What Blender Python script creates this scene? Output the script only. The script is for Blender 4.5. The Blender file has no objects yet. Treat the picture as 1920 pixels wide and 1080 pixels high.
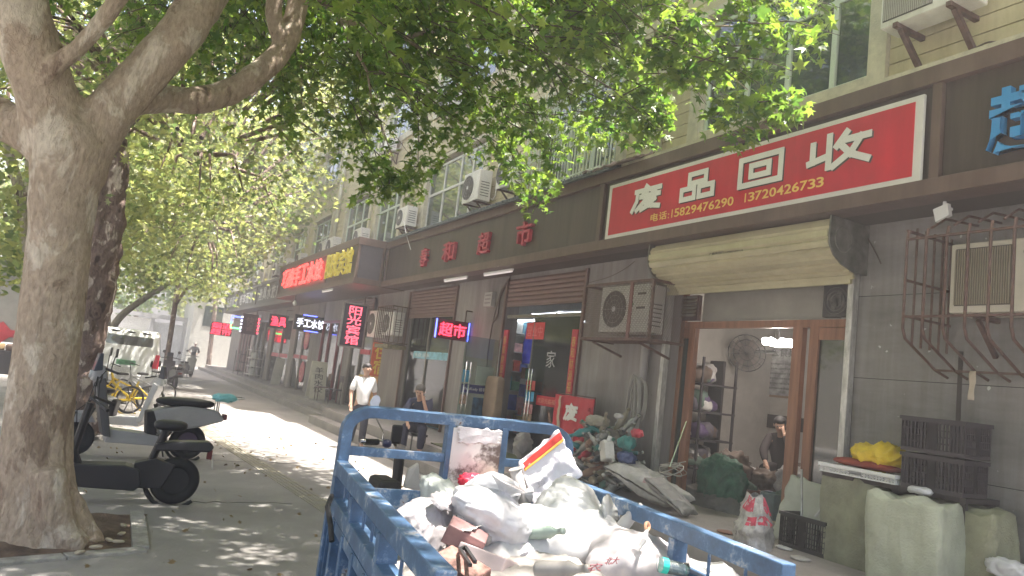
import bpy, bmesh, math, random
import numpy as np
from mathutils import Vector, Matrix, noise, Quaternion
random.seed(7); np.random.seed(7)
S = bpy.context.scene; C = S.collection
# ------------------------------------------------------------ camera
FPX = 1387.0; H = 1.75
ZX, ZY = 1338.0, -11087.0
roll = math.atan2(ZX, -ZY); pitch = math.atan(FPX/math.hypot(ZX, ZY)); yaw = math.radians(27.8)
FW = Vector((math.sin(yaw)*math.cos(pitch), math.cos(yaw)*math.cos(pitch), math.sin(pitch)))
r0 = Vector((math.cos(yaw), -math.sin(yaw), 0)); u0 = r0.cross(FW)
RT = r0*math.cos(roll)+u0*math.sin(roll); UP = u0*math.cos(roll)-r0*math.sin(roll)
CAM = Vector((0, 0, H))
cd = bpy.data.cameras.new('camera'); co = bpy.data.objects.new('camera', cd); C.objects.link(co)
cd.sensor_width = 36; cd.lens = FPX/1920*36; cd.clip_start = 0.05; cd.clip_end = 2000
m = Matrix((RT, UP, -FW)).transposed().to_4x4(); m.translation = CAM; co.matrix_world = m
S.camera = co
def ray(x, y): return (RT*(x-960)-UP*(y-540)+FW*FPX).normalized()
def P(x, y, X=None, Y=None, Z=None):
    d = ray(x, y)
    t = X/d.x if X is not None else (Y/d.y if Y is not None else (Z-H)/d.z)
    return CAM+d*t
def proj(p):
    v = Vector(p)-CAM; z = v.dot(FW)
    if z < .05: return None
    return 960+FPX*v.dot(RT)/z, 540-FPX*v.dot(UP)/z, z
# ------------------------------------------------------------ world, sun, exposure
SUN = Vector((0.20, -0.13, 1.0)).normalized()
w = bpy.data.worlds.new('World'); S.world = w; w.use_nodes = True
nt = w.node_tree; sky = nt.nodes.new('ShaderNodeTexSky'); sky.sky_type = 'NISHITA'; sky.sun_disc = False
sky.sun_elevation = math.asin(SUN.z); sky.sun_rotation = math.atan2(SUN.x, SUN.y)
sky.air_density = 1.0; sky.dust_density = 6.0; sky.ozone_density = 1.0
nt.links.new(sky.outputs[0], nt.nodes['Background'].inputs[0]); nt.nodes['Background'].inputs[1].default_value = 0.15
sl = bpy.data.lights.new('sun', 'SUN'); sl.energy = 5.0; sl.angle = math.radians(0.55); sl.color = (1, .96, .88)
so = bpy.data.objects.new('sun', sl); C.objects.link(so); so.rotation_euler = SUN.to_track_quat('Z', 'Y').to_euler()
so.location = (0, 0, 30)
S.view_settings.view_transform = 'Standard'; S.view_settings.look = 'None'; S.view_settings.gamma = 1
S.view_settings.exposure = 2.05
S.view_settings.use_white_balance = True; S.view_settings.white_balance_temperature = 6500; S.view_settings.white_balance_tint = 15
S.render.engine = 'CYCLES'; S.cycles.use_denoising = True; S.cycles.max_bounces = 8; S.cycles.diffuse_bounces = 4
S.cycles.transmission_bounces = 4; S.cycles.transparent_max_bounces = 8; S.cycles.volume_bounces = 0
S.cycles.sample_clamp_indirect = 6
try: S.cycles.denoiser = 'OPENIMAGEDENOISE'
except Exception: pass
# ------------------------------------------------------------ materials
MC = {}
def M(name, col, rough=.65, metal=0, var=.12, scale=3.0, bump=.0, bscale=40, col2=None, spec=.4, stretch=None, sharp=None, chips=None, streak=0):
    if name in MC: return MC[name]
    m = bpy.data.materials.new(name); m.use_nodes = True; MC[name] = m
    n = m.node_tree.nodes; l = m.node_tree.links; b = n['Principled BSDF']
    b.inputs['Roughness'].default_value = rough; b.inputs['Metallic'].default_value = metal
    b.inputs['Specular IOR Level'].default_value = spec
    tc = n.new('ShaderNodeTexCoord'); mp = n.new('ShaderNodeMapping'); l.new(tc.outputs['Object'], mp.inputs[0])
    if stretch: mp.inputs['Scale'].default_value = stretch
    no = n.new('ShaderNodeTexNoise'); no.inputs['Scale'].default_value = scale; no.inputs['Detail'].default_value = 8
    no.inputs['Roughness'].default_value = .65; l.new(mp.outputs[0], no.inputs['Vector'])
    rp = n.new('ShaderNodeValToRGB'); l.new(no.outputs['Fac'], rp.inputs[0])
    c = Vector(col); c2 = Vector(col2) if col2 else c
    a = c2 if col2 else c*(1-var*1.6); bcol = c if col2 else c*(1+var)
    lo, hi = sharp if sharp else (.3, .7)
    rp.color_ramp.elements[0].position = lo; rp.color_ramp.elements[1].position = hi
    rp.color_ramp.elements[0].color = (*a, 1); rp.color_ramp.elements[1].color = (*bcol, 1)
    out = rp.outputs[0]
    if streak:
        ms_ = n.new('ShaderNodeMapping'); ms_.inputs['Scale'].default_value = (5, 5, .35); l.new(tc.outputs['Object'], ms_.inputs[0]); ns_ = n.new('ShaderNodeTexNoise'); ns_.inputs['Scale'].default_value = 1.3; ns_.inputs['Detail'].default_value = 6; ns_.inputs['Roughness'].default_value = .7; l.new(ms_.outputs[0], ns_.inputs['Vector'])
        rs_ = n.new('ShaderNodeValToRGB'); l.new(ns_.outputs['Fac'], rs_.inputs[0]); rs_.color_ramp.elements[0].position = .35; rs_.color_ramp.elements[1].position = .62; k_ = 1-streak; rs_.color_ramp.elements[0].color = (k_, k_*.97, k_*.94, 1); rs_.color_ramp.elements[1].color = (1, 1, 1, 1)
        mm = n.new('ShaderNodeMix'); mm.data_type = 'RGBA'; mm.blend_type = 'MULTIPLY'; mm.inputs[0].default_value = 1; l.new(out, mm.inputs[6]); l.new(rs_.outputs[0], mm.inputs[7]); out = mm.outputs[2]
    if chips:
        nc = n.new('ShaderNodeTexNoise'); nc.inputs['Scale'].default_value = chips[0]; nc.inputs['Detail'].default_value = 3; l.new(tc.outputs['Object'], nc.inputs['Vector']); rc = n.new('ShaderNodeValToRGB'); l.new(nc.outputs['Fac'], rc.inputs[0]); rc.color_ramp.elements[0].position = chips[1]; rc.color_ramp.elements[1].position = chips[1]+.01
        mm = n.new('ShaderNodeMix'); mm.data_type = 'RGBA'; l.new(rc.outputs[0], mm.inputs[0]); l.new(out, mm.inputs[6]); mm.inputs[7].default_value = (*chips[2], 1); out = mm.outputs[2]
    l.new(out, b.inputs['Base Color'])
    if bump:
        n2 = n.new('ShaderNodeTexNoise'); n2.inputs['Scale'].default_value = bscale; n2.inputs['Detail'].default_value = 6
        l.new(mp.outputs[0], n2.inputs['Vector'])
        bp = n.new('ShaderNodeBump'); bp.inputs['Strength'].default_value = min(1, bump); bp.inputs['Distance'].default_value = .02
        l.new(n2.outputs['Fac'], bp.inputs['Height']); l.new(bp.outputs[0], b.inputs['Normal'])
    return m
def E(name, col, s):
    if name in MC: return MC[name]
    m = bpy.data.materials.new(name); m.use_nodes = True; MC[name] = m
    b = m.node_tree.nodes['Principled BSDF']; b.inputs['Base Color'].default_value = (*[c*.5 for c in col], 1)
    b.inputs['Emission Color'].default_value = (*col, 1); b.inputs['Emission Strength'].default_value = s
    return m
def glassmat(name, tint=(.8, .9, .88), rough=.03, refl=.35, base=(.04, .05, .05), op=.3):
    if name in MC: return MC[name]
    m = bpy.data.materials.new(name); m.use_nodes = True; MC[name] = m
    n = m.node_tree.nodes; l = m.node_tree.links; n.clear()
    o = n.new('ShaderNodeOutputMaterial'); t = n.new('ShaderNodeBsdfTransparent'); t.inputs[0].default_value = (*tint, 1)
    g = n.new('ShaderNodeBsdfGlossy'); g.inputs['Roughness'].default_value = rough
    d = n.new('ShaderNodeBsdfDiffuse'); d.inputs[0].default_value = (*base, 1)
    f = n.new('ShaderNodeFresnel'); f.inputs[0].default_value = 1.5
    mth = n.new('ShaderNodeMath'); mth.operation = 'MULTIPLY_ADD'; mth.inputs[1].default_value = 1.0; mth.inputs[2].default_value = refl*.3
    l.new(f.outputs[0], mth.inputs[0])
    mx0 = n.new('ShaderNodeMixShader'); mx0.inputs[0].default_value = op; l.new(t.outputs[0], mx0.inputs[1]); l.new(d.outputs[0], mx0.inputs[2])
    mx = n.new('ShaderNodeMixShader'); l.new(mth.outputs[0], mx.inputs[0]); l.new(mx0.outputs[0], mx.inputs[1]); l.new(g.outputs[0], mx.inputs[2])
    l.new(mx.outputs[0], o.inputs[0]); return m
def leafmat(name, c1, c2, tr):
    m = bpy.data.materials.new(name); m.use_nodes = True; MC[name] = m
    n = m.node_tree.nodes; l = m.node_tree.links; n.clear()
    o = n.new('ShaderNodeOutputMaterial'); gi = n.new('ShaderNodeNewGeometry'); rp = n.new('ShaderNodeValToRGB')
    l.new(gi.outputs['Random Per Island'], rp.inputs[0])
    rp.color_ramp.elements[0].color = (*c1, 1); rp.color_ramp.elements[1].color = (*c2, 1)
    e = rp.color_ramp.elements.new(.93); e.color = (c2[0]*1.7, c2[1]*1.25, c2[2]*1.1, 1)
    b = n.new('ShaderNodeBsdfPrincipled'); b.inputs['Roughness'].default_value = .38; b.inputs['Specular IOR Level'].default_value = .55
    l.new(rp.outputs[0], b.inputs['Base Color'])
    t = n.new('ShaderNodeBsdfTranslucent'); mxc = n.new('ShaderNodeMix'); mxc.data_type = 'RGBA'; mxc.blend_type = 'MULTIPLY'
    mxc.inputs[0].default_value = 1; l.new(rp.outputs[0], mxc.inputs[6]); mxc.inputs[7].default_value = (*tr, 1)
    l.new(mxc.outputs[2], t.inputs[0])
    mx = n.new('ShaderNodeMixShader'); mx.inputs[0].default_value = .52
    l.new(b.outputs[0], mx.inputs[1]); l.new(t.outputs[0], mx.inputs[2]); l.new(mx.outputs[0], o.inputs[0]); return m
# ------------------------------------------------------------ builders
ORG = {}
def root_org(o):
    while o is not None:
        if o.name in ORG: return ORG[o.name]
        o = o.parent
    return Vector((0, 0, 0))
def thing(name, label, cat, loc=(0, 0, 0), group=None):
    o = bpy.data.objects.new(name, None); C.objects.link(o); o.location = loc; o.empty_display_size = .2
    o['label'] = label; o['category'] = cat
    if group: o['group'] = group
    ORG[o.name] = Vector(loc); return o
def tag(o, label, cat, group=None):
    o['label'] = label; o['category'] = cat
    if group: o['group'] = group
    return o
def struct(o, kind='structure'): o['kind'] = kind; return o
class MB:
    def __init__(s): s.v = []; s.f = []
    def add(s, vs, fs):
        k = len(s.v); s.v += [tuple(v) for v in vs]; s.f += [tuple(i+k for i in f) for f in fs]; return s
    def box(s, x0, x1, y0, y1, z0, z1):
        return s.add([(x0, y0, z0), (x1, y0, z0), (x1, y1, z0), (x0, y1, z0), (x0, y0, z1), (x1, y0, z1), (x1, y1, z1), (x0, y1, z1)],
                     [(0, 3, 2, 1), (4, 5, 6, 7), (0, 1, 5, 4), (1, 2, 6, 5), (2, 3, 7, 6), (3, 0, 4, 7)])
    def hexa(s, b, t):
        return s.add(list(b)+list(t), [(0, 3, 2, 1), (4, 5, 6, 7), (0, 1, 5, 4), (1, 2, 6, 5), (2, 3, 7, 6), (3, 0, 4, 7)])
    def bar(s, a, b, wd, ht, up=(0, 0, 1)):
        a = Vector(a); b = Vector(b); d = (b-a).normalized(); u = Vector(up)
        if abs(d.dot(u)) > .98: u = Vector((1, 0, 0))
        r = d.cross(u).normalized()*wd/2; u = r.cross(d).normalized()*ht/2
        return s.hexa([a-r-u, b-r-u, b+r-u, a+r-u], [a-r+u, b-r+u, b+r+u, a+r+u])
    def tube(s, pts, r, n=8, cap=True, sq=False):
        pts = [Vector(p) for p in pts]; rs = r if isinstance(r, (list, tuple)) else [r]*len(pts)
        k = len(s.v); d0 = (pts[1]-pts[0]).normalized()
        u = Vector((0, 0, 1)) if abs(d0.z) < .9 else Vector((1, 0, 0))
        u = (u-d0*u.dot(d0)).normalized()
        for i, p in enumerate(pts):
            d = (pts[min(i+1, len(pts)-1)]-pts[max(i-1, 0)]).normalized()
            u = (u-d*u.dot(d)).normalized(); w2 = d.cross(u)
            for j in range(n):
                a = 2*math.pi*(j+(.5 if sq else 0))/n; s.v.append(tuple(p+(u*math.cos(a)+w2*math.sin(a))*rs[i]))
        for i in range(len(pts)-1):
            for j in range(n):
                a = k+i*n+j; b = k+i*n+(j+1) % n; s.f.append((a, b, b+n, a+n))
        if cap: s.f.append(tuple(k+j for j in range(n-1, -1, -1))); s.f.append(tuple(k+(len(pts)-1)*n+j for j in range(n)))
        return s
    def lathe(s, c, prof, axis=(0, 0, 1), n=16):
        ax = Vector(axis).normalized(); c = Vector(c); u = ax.orthogonal().normalized(); w2 = ax.cross(u); k = len(s.v)
        for (r, h) in prof:
            for j in range(n):
                a = 2*math.pi*j/n; s.v.append(tuple(c+ax*h+(u*math.cos(a)+w2*math.sin(a))*max(r, 1e-4)))
        for i in range(len(prof)-1):
            for j in range(n):
                a = k+i*n+j; b = k+i*n+(j+1) % n; s.f.append((a, b, b+n, a+n))
        s.f.append(tuple(k+j for j in range(n-1, -1, -1))); s.f.append(tuple(k+(len(prof)-1)*n+j for j in range(n)))
        return s
    def ring(s, c, R, r, axis, n=28, m_=8, a0=0, a1=2*math.pi):
        ax = Vector(axis).normalized(); u = ax.orthogonal().normalized(); w2 = ax.cross(u); c = Vector(c)
        N = n+1; pts = [c+(u*math.cos(a0+(a1-a0)*i/n)+w2*math.sin(a0+(a1-a0)*i/n))*R for i in range(N)]
        return s.tube(pts, r, m_, cap=False)
    def prism(s, poly, o, ux, uy, th):
        o = Vector(o); ux = Vector(ux); uy = Vector(uy); nz = ux.cross(uy).normalized()*th; n = len(poly)
        A = [o+ux*a+uy*b-nz/2 for a, b in poly]; B = [p+nz for p in A]
        return s.add(A+B, [tuple(range(n-1, -1, -1)), tuple(range(n, 2*n))]+[(i, (i+1) % n, (i+1) % n+n, i+n) for i in range(n)])
    def build(s, name, mat, parent=None, smooth=False, bevel=0):
        me = bpy.data.meshes.new(name); org = root_org(parent)
        me.from_pydata([(v[0]-org.x, v[1]-org.y, v[2]-org.z) for v in s.v], [], s.f); me.materials.append(mat)
        bm = bmesh.new(); bm.from_mesh(me); bmesh.ops.recalc_face_normals(bm, faces=bm.faces); bm.to_mesh(me); bm.free()
        o = bpy.data.objects.new(name, me); C.objects.link(o); o.parent = parent
        if smooth: me.shade_smooth()
        if bevel:
            b = o.modifiers.new('bevel', 'BEVEL'); b.width = bevel; b.segments = 2; b.limit_method = 'ANGLE'
        return o
def share(o, d, parent=None, rot=None, scale=None, name=None):
    c = o.copy(); C.objects.link(c); c.location = Vector(o.location)+Vector(d)
    if parent is not None: c.parent = parent
    if rot is not None: c.rotation_euler = rot
    if scale is not None: c.scale = scale
    return c
def tree_copy(r, loc, rotz=0, label=None, scale=None):
    n = r.copy(); C.objects.link(n); n.location = loc; n.rotation_euler = (0, 0, rotz)
    if label: n['label'] = label
    if scale: n.scale = scale
    for ch in r.children:
        c = ch.copy(); C.objects.link(c); c.parent = n
        for g in ch.children: d = g.copy(); C.objects.link(d); d.parent = c
    return n
def bake(o):
    bpy.context.view_layer.update(); dg = bpy.context.evaluated_depsgraph_get()
    me = bpy.data.meshes.new_from_object(o.evaluated_get(dg)); o.modifiers.clear(); o.data = me; return o
TXC = {}
def glyphs(body, offset, extrude):
    key = (body, offset, extrude)
    if key in TXC: return TXC[key]
    cu = bpy.data.curves.new('lettering', 'FONT'); cu.body = body; cu.offset = offset; cu.extrude = extrude; cu.resolution_u = 3
    o = bpy.data.objects.new('lettering', cu); C.objects.link(o); bpy.context.view_layer.update()
    me = bpy.data.meshes.new_from_object(o.evaluated_get(bpy.context.evaluated_depsgraph_get()))
    vs = np.array([v.co[:] for v in me.vertices]) if len(me.vertices) else np.zeros((1, 3)); fs = [tuple(p.vertices) for p in me.polygons]
    bpy.data.objects.remove(o); bpy.data.meshes.remove(me); TXC[key] = (vs, fs); return TXC[key]
def text(name, body, mat, o, ux, uy, wd, ht, parent, th=.006, offset=0.0, lift=.004):
    """lettering inside the rectangle with lower-left corner o, right ux, up uy"""
    vs, fs = glyphs(body, offset, .05); o = Vector(o); ux = Vector(ux).normalized(); uy = Vector(uy).normalized(); nz = ux.cross(uy)
    mn = vs.min(0); mx = vs.max(0); s = np.maximum(mx-mn, 1e-6)
    a = (vs[:, 0]-mn[0])/s[0]*wd; b = (vs[:, 1]-mn[1])/s[1]*ht; c = (vs[:, 2]-mn[2])/s[2]*th+lift
    mb = MB(); mb.add([o+ux*float(a[i])+uy*float(b[i])+nz*float(c[i]) for i in range(len(vs))], fs)
    return mb.build(name, mat, parent)
def chars(name, body, mat, o, ux, uy, wd, ht, parent, th=.006, offset=0.0, lift=.004, gap=.1):
    """like text(), but every character is a mesh of its own"""
    o = Vector(o); ux = Vector(ux).normalized(); w_ = [1.0 if ord(c) > 255 else (.32 if c in '1:. ' else .6) for c in body]; tot = sum(w_); x = 0
    if '1' in body: w_ = [.45 if c == '1' else v for c, v in zip(body, w_)]; tot = sum(w_)
    for c, v in zip(body, w_):
        cw = wd*v/tot
        if c in '1:.':
            gv = glyphs(c, offset, .05)[0]; b_ = gv.max(0)-gv.min(0); hh = ht if c == '1' else ht*.6; ww = hh*b_[0]/b_[1]*.95; text(name, c, mat, o+ux*(x+(cw-ww)/2), ux, uy, ww, hh, parent, th=th, offset=offset, lift=lift)
        elif c != ' ': text(name, c, mat, o+ux*(x+cw*gap/2), ux, uy, cw*(1-gap), ht, parent, th=th, offset=offset, lift=lift)
        x += cw
STK = {'废': [[(.5, 1.0), (.58, .9)], [(.13, .84), (1, .84)], [(.2, .84), (.18, .42), (.03, 0)], [(.32, .57), (.98, .57)], [(.42, .74), (.37, .57)], [(.74, .76), (.84, .66)], [(.57, .8), (.47, .34), (.2, 0)], [(.5, .37), (.84, .37)], [(.84, .37), (.66, .14), (.38, 0)], [(.5, .28), (.72, .1), (1, .02)]],
       '品': [[(.24, 1), (.76, 1), (.76, .62), (.24, .62), (.24, 1)], [(0, .42), (.42, .42), (.42, 0), (0, 0), (0, .42)], [(.58, .42), (1, .42), (1, 0), (.58, 0), (.58, .42)]],
       '回': [[(0, 1), (1, 1), (1, 0), (0, 0), (0, 1)], [(.28, .70), (.72, .70), (.72, .30), (.28, .30), (.28, .70)]],
       '收': [[(.06, .84), (.06, .26)], [(.0, .24), (.32, .36)], [(.35, 1), (.35, 0)], [(.64, 1), (.48, .62)], [(.58, .76), (1, .76)], [(.88, .76), (.74, .36), (.44, 0)], [(.56, .62), (.72, .28), (1, .02)]]}
def strokes(name, ch, mat, o, ux, uy, wd, ht, parent, thk=.178, th=.004, lift=.001):
    o = Vector(o); ux = Vector(ux).normalized(); uy = Vector(uy).normalized(); nz = ux.cross(uy); mb = MB(); k = 0; t_ = thk
    def Q(p): return (p[0]*(1-t_)+t_/2, p[1]*(1-t_)+t_/2)
    for st in STK[ch]:
        for a, b in zip(st[:-1], st[1:]):
            a = Q(a); b = Q(b); A = o+ux*a[0]*wd+uy*a[1]*ht+nz*(lift+k*.0004+th/2); B = o+ux*b[0]*wd+uy*b[1]*ht+nz*(lift+k*.0004+th/2); d = (B-A).normalized(); e = t_*ht*.46
            mb.bar(A-d*e, B+d*e, t_*ht*.98, th, nz); k += 1
    return mb.build(name, mat, parent)
LFT = Vector((0, -1, 0)); UZ = Vector((0, 0, 1))     # on the facade, reading direction runs to smaller y
def ftext(name, body, mat, X, y0, y1, z0, z1, parent, **k):   # y0 > y1
    if len(body) > 1 and len(body) < 17 and '\n' not in body and z1-z0 > .105: return chars(name, body, mat, (X, y0, z0), LFT, UZ, y0-y1, z1-z0, parent, **k)
    return text(name, body, mat, (X, y0, z0), LFT, UZ, y0-y1, z1-z0, parent, **k)
def crumple(name, c, r, mat, parent=None, seed=0, amp=.16, freq=3.2, sub=5, boxy=.75, rot=0, fine=.35, tilt=0):
    bm = bmesh.new(); bmesh.ops.create_icosphere(bm, subdivisions=sub, radius=1); r = Vector(r); s = min(r); off = Vector((seed*7.3, seed*3.1, -seed*5.7))
    R = Matrix.Rotation(rot, 3, 'Z') @ Matrix.Rotation(tilt, 3, 'X'); org = root_org(parent)
    for v in bm.verts:
        d = v.co.copy(); q = Vector([math.copysign(abs(x)**boxy, x) for x in d]); q = Vector((q.x*r.x, q.y*r.y, q.z*r.z))
        w1 = q*freq/ (s*3.2) + off
        wob = noise.noise_vector(w1*.6)*.5
        n1 = 1-math.sqrt(abs(noise.noise(w1+wob)))*1.75; n2 = 1-math.sqrt(abs(noise.noise((w1+wob*1.6)*2.1+off)))*1.75; n3 = 1-math.sqrt(abs(noise.noise(w1*4.7+wob*3)))*1.7
        q += d*s*amp*(n1-.2)+d*s*amp*fine*n2+d*s*amp*.14*n3
        v.co = R @ q + Vector(c) - org
    me = bpy.data.meshes.new(name); bm.to_mesh(me); bm.free(); me.materials.append(mat); me.shade_smooth()
    o = bpy.data.objects.new(name, me); C.objects.link(o); o.parent = parent; return o
def grid_obj(name, f, nu, nv, mat, parent, label=None, cat=None, closed_u=False):
    vs = [f(i/nu, j/nv) for j in range(nv+1) for i in range(nu+1)]; W_ = nu+1; mb = MB(); mb.add(vs, [(j*W_+i, j*W_+i+1, (j+1)*W_+i+1, (j+1)*W_+i) for j in range(nv) for i in range(nu)])
    o = mb.build(name, mat, parent, smooth=True)
    if label: tag(o, label, cat)
    return o
def rdg(v): return 1-math.sqrt(abs(noise.noise(v)))*1.7
def pillow(name, label, c, size, mat, rx=0, ry=0, rz=0, seed=0, fold=.05, n=56, cat='sack', slump=.0, parent=None):
    """a half full woven sack: two cloth faces meeting in a seam, pinched corners, long creases"""
    L, W_, h = size; R = Matrix.Rotation(rz, 3, 'Z') @ Matrix.Rotation(ry, 3, 'Y') @ Matrix.Rotation(rx, 3, 'X'); c = Vector(c); sv = Vector((seed*3.7, seed*1.9, seed))
    def f(u, v):
        # one sheet wrapped round: u in 0..1 over top, then under
        side = 1 if u < .5 else -1; a = (u*2 if u < .5 else 2-u*2)*2-1; b = v*2-1
        env = max(0.0, (1-abs(a)**3.2))*max(0.0, (1-abs(b)**3.2)); k = math.sqrt(env)
        pin = 1-.10*(1-abs(a)**2)*abs(b)**6; pin2 = 1-.10*(1-abs(b)**2)*abs(a)**6
        x = a*L*pin2; y = b*W_*pin
        q = Vector((x*3.0, y*3.0, side*2.0))+sv; wob = noise.noise_vector(q*.8)*.6
        e1 = rdg(Vector((q.x*.5+q.y*1.1, q.y*.35-q.x*.3, seed))+wob); e2 = rdg(Vector((q.x*1.5-q.y*1.2, q.y*.5+q.x*.6, seed+5))+wob*1.4); e3 = rdg(q*2.3+wob*2)
        bulk = 1+.35*noise.noise(q*.45)
        z = side*(h*k*bulk+.004)+fold*(.2+.8*k)*(e1*.6+e2*.35)*side+fold*.22*e3*side
        z -= slump*(a*a*L*L+b*b*W_*W_)
        x += .02*noise.noise(Vector((b*4, seed, 1)))*(abs(a)**4); y += .02*noise.noise(Vector((a*4, seed, 7)))*(abs(b)**4)
        return c+R@Vector((x, y, z))
    return grid_obj(name, f, n*2, n, mat, parent, label, cat)
def knotbag(name, label, c, r, mat, axis=(0, 0, 1), seed=0, pleat=.16, cat='bag', neck=.12, parent=None):
    """thin plastic bag gathered and knotted at the top"""
    ax = Vector(axis).normalized(); u_ = ax.orthogonal().normalized(); w2 = ax.cross(u_); c = Vector(c); sv = Vector((seed*2.3, seed*4.1, seed)); r = Vector(r)
    def f(u, v):
        th = u*2*math.pi; t_ = v
        if t_ > .995: return c+ax*(1.0*r.z)
        if t_ < .78: s = t_/.78; rad = math.sin(math.pi*(.5*s**.55+ .5*s**1.3*.86))**.75*(1-.0*s)+.02; zz = -1+1.75*s**.9
        else: s = (t_-.78)/.22; rad = neck+(.34)*s**1.4; zz = .75+.32*s
        if .70 < t_ < .84: rad = min(rad, neck+abs(t_-.78)*4)
        g = min(1, max(0, (t_-.25)/.5)); d = Vector((math.cos(th), math.sin(th), zz))
        pl = rdg(Vector((math.cos(th)*2.4, math.sin(th)*2.4, zz*.5))+sv); pl2 = rdg(Vector((math.cos(th)*5, math.sin(th)*5, zz*.9))+sv*2); cr = rdg(d*2.4+sv+noise.noise_vector(d*1.5+sv)*.8); cr2 = rdg(d*5.5+sv+noise.noise_vector(d*3+sv)*.8)
        rad *= 1+pleat*(g*(pl*.9+pl2*.5)+(1-g*.5)*(cr*.75+cr2*.3))
        sag = noise.noise(d*.9+sv)*.25
        return c+(u_*math.cos(th)*r.x+w2*math.sin(th)*r.y)*rad*(1+sag)+ax*zz*r.z
    return grid_obj(name, f, 84, 52, mat, parent, label, cat)
def sheet(name, corners, mat, parent=None, n=(24, 24), amp=.02, freq=6, seed=0, th=.003, edge=.0):
    """wrinkled cloth/film from four corners (bl, br, tr, tl)"""
    a, b, c, d = [Vector(x) for x in corners]; nz = (b-a).cross(d-a).normalized(); mb = MB(); vs = []
    for j in range(n[1]+1):
        for i in range(n[0]+1):
            u = i/n[0]; v = j/n[1]; p = (a*(1-u)+b*u)*(1-v)+(d*(1-u)+c*u)*v
            if edge:
                e = noise.noise(Vector((u*7, v*7, seed)))*edge
                if i in (0, n[0]): p += (b-a).normalized()*e
                if j in (0, n[1]): p += (d-a).normalized()*e
            q = p*freq+Vector((seed, seed*2, 0)); p = p+nz*((1-abs(noise.noise(q))*2)*amp+noise.noise(q*2.7)*amp*.4)
            vs.append(p)
    W_ = n[0]+1; mb.add(vs, [(j*W_+i, j*W_+i+1, (j+1)*W_+i+1, (j+1)*W_+i) for j in range(n[1]) for i in range(n[0])])
    o = mb.build(name, mat, parent, smooth=True); s = o.modifiers.new('th', 'SOLIDIFY'); s.thickness = th; return o
def skin(name, pts, edges, mat, parent, sub=2, smooth=True):
    org = root_org(parent); ks = list(pts); me = bpy.data.meshes.new(name)
    me.from_pydata([Vector(pts[k][0])-org for k in ks], [(ks.index(a), ks.index(b)) for a, b in edges], [])
    o = bpy.data.objects.new(name, me); C.objects.link(o); o.parent = parent
    m_ = o.modifiers.new('s', 'SKIN'); m_.use_smooth_shade = True
    sv = me.skin_vertices[0].data
    for i, k in enumerate(ks):
        r = pts[k][1]; sv[i].radius = (r, r) if not isinstance(r, (tuple, list)) else r
    sv[0].use_root = True
    s = o.modifiers.new('u', 'SUBSURF'); s.levels = sub; s.render_levels = sub
    bake(o); o.data.materials.clear(); o.data.materials.append(mat); o.data.shade_smooth(); return o
# ------------------------------------------------------------ palette
concrete = M('wall render grey', (.28, .257, .245), .8, var=.2, scale=1.3, bump=.25, bscale=9, stretch=(1, 1, .35), chips=(11, .715, (.14, .13, .12)), streak=.25)
panelw = M('panel wall', (.235, .222, .212), .5, var=.25, scale=1.1, bump=.15, bscale=6, stretch=(1, .5, 2.2), chips=(9, .70, (.5, .5, .48)), streak=.22)
cream = M('cream cladding', (.52, .465, .285), .75, var=.12, scale=1.8, bump=.1, bscale=30, streak=.15)
cream2 = M('cream ledge tile', (.50, .465, .34), .8, var=.16, scale=7, bump=.3, bscale=60)
brown = M('brown beam', (.135, .088, .07), .45, var=.15, scale=1.5, bump=.1, bscale=15, streak=.2, chips=(14, .77, (.4, .35, .3)))
brown2 = M('brown fascia panel', (.078, .056, .046), .42, var=.2, scale=.8, bump=.1, bscale=5, stretch=(1, 3, .3), streak=.3)
soff = M('soffit', (.10, .075, .068), .6, var=.1)
white = M('white paint', (.72, .72, .70), .5, var=.06)
offw = M('aged white metal', (.58, .57, .52), .45, var=.12, scale=6)
winfr = M('window frame', (.55, .62, .50), .45, var=.08)
pane = glassmat('window glass', refl=.5, base=(.05, .09, .08), op=.55)
clearg = glassmat('shop glass', refl=.12, base=(.03, .04, .04), op=.08)
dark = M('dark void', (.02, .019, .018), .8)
steel = M('galvanised steel', (.45, .44, .43), .38, metal=.7, var=.2, scale=9)
chrome = M('stainless', (.7, .7, .7), .2, metal=1, var=.03)
rust = M('rusty brown iron', (.13, .075, .06), .65, metal=.2, var=.3, scale=14)
blackp = M('black plastic', (.022, .021, .022), .45, var=.2)
blackr = M('black rubber', (.02, .02, .02), .7, var=.2)
red = M('banner red', (.52, .018, .035), .45, var=.12, scale=1.6, bump=.12, bscale=3, streak=.12)
redl = M('faded red', (.52, .05, .07), .55, var=.2, scale=9)
yel = M('yellow lettering', (.75, .5, .12), .5, var=.05)
shutbrown = M('brown shutter', (.17, .105, .09), .5, var=.12)
shutcream = M('cream shutter', (.50, .455, .29), .42, var=.14, scale=2, stretch=(1, .4, 2), streak=.1)
wood = M('reddish door wood', (.30, .14, .085), .45, var=.25, scale=2.5, stretch=(6, 6, .5), bump=.05)
inwall = M('interior wall', (.36, .34, .31), .8, var=.1)
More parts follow.
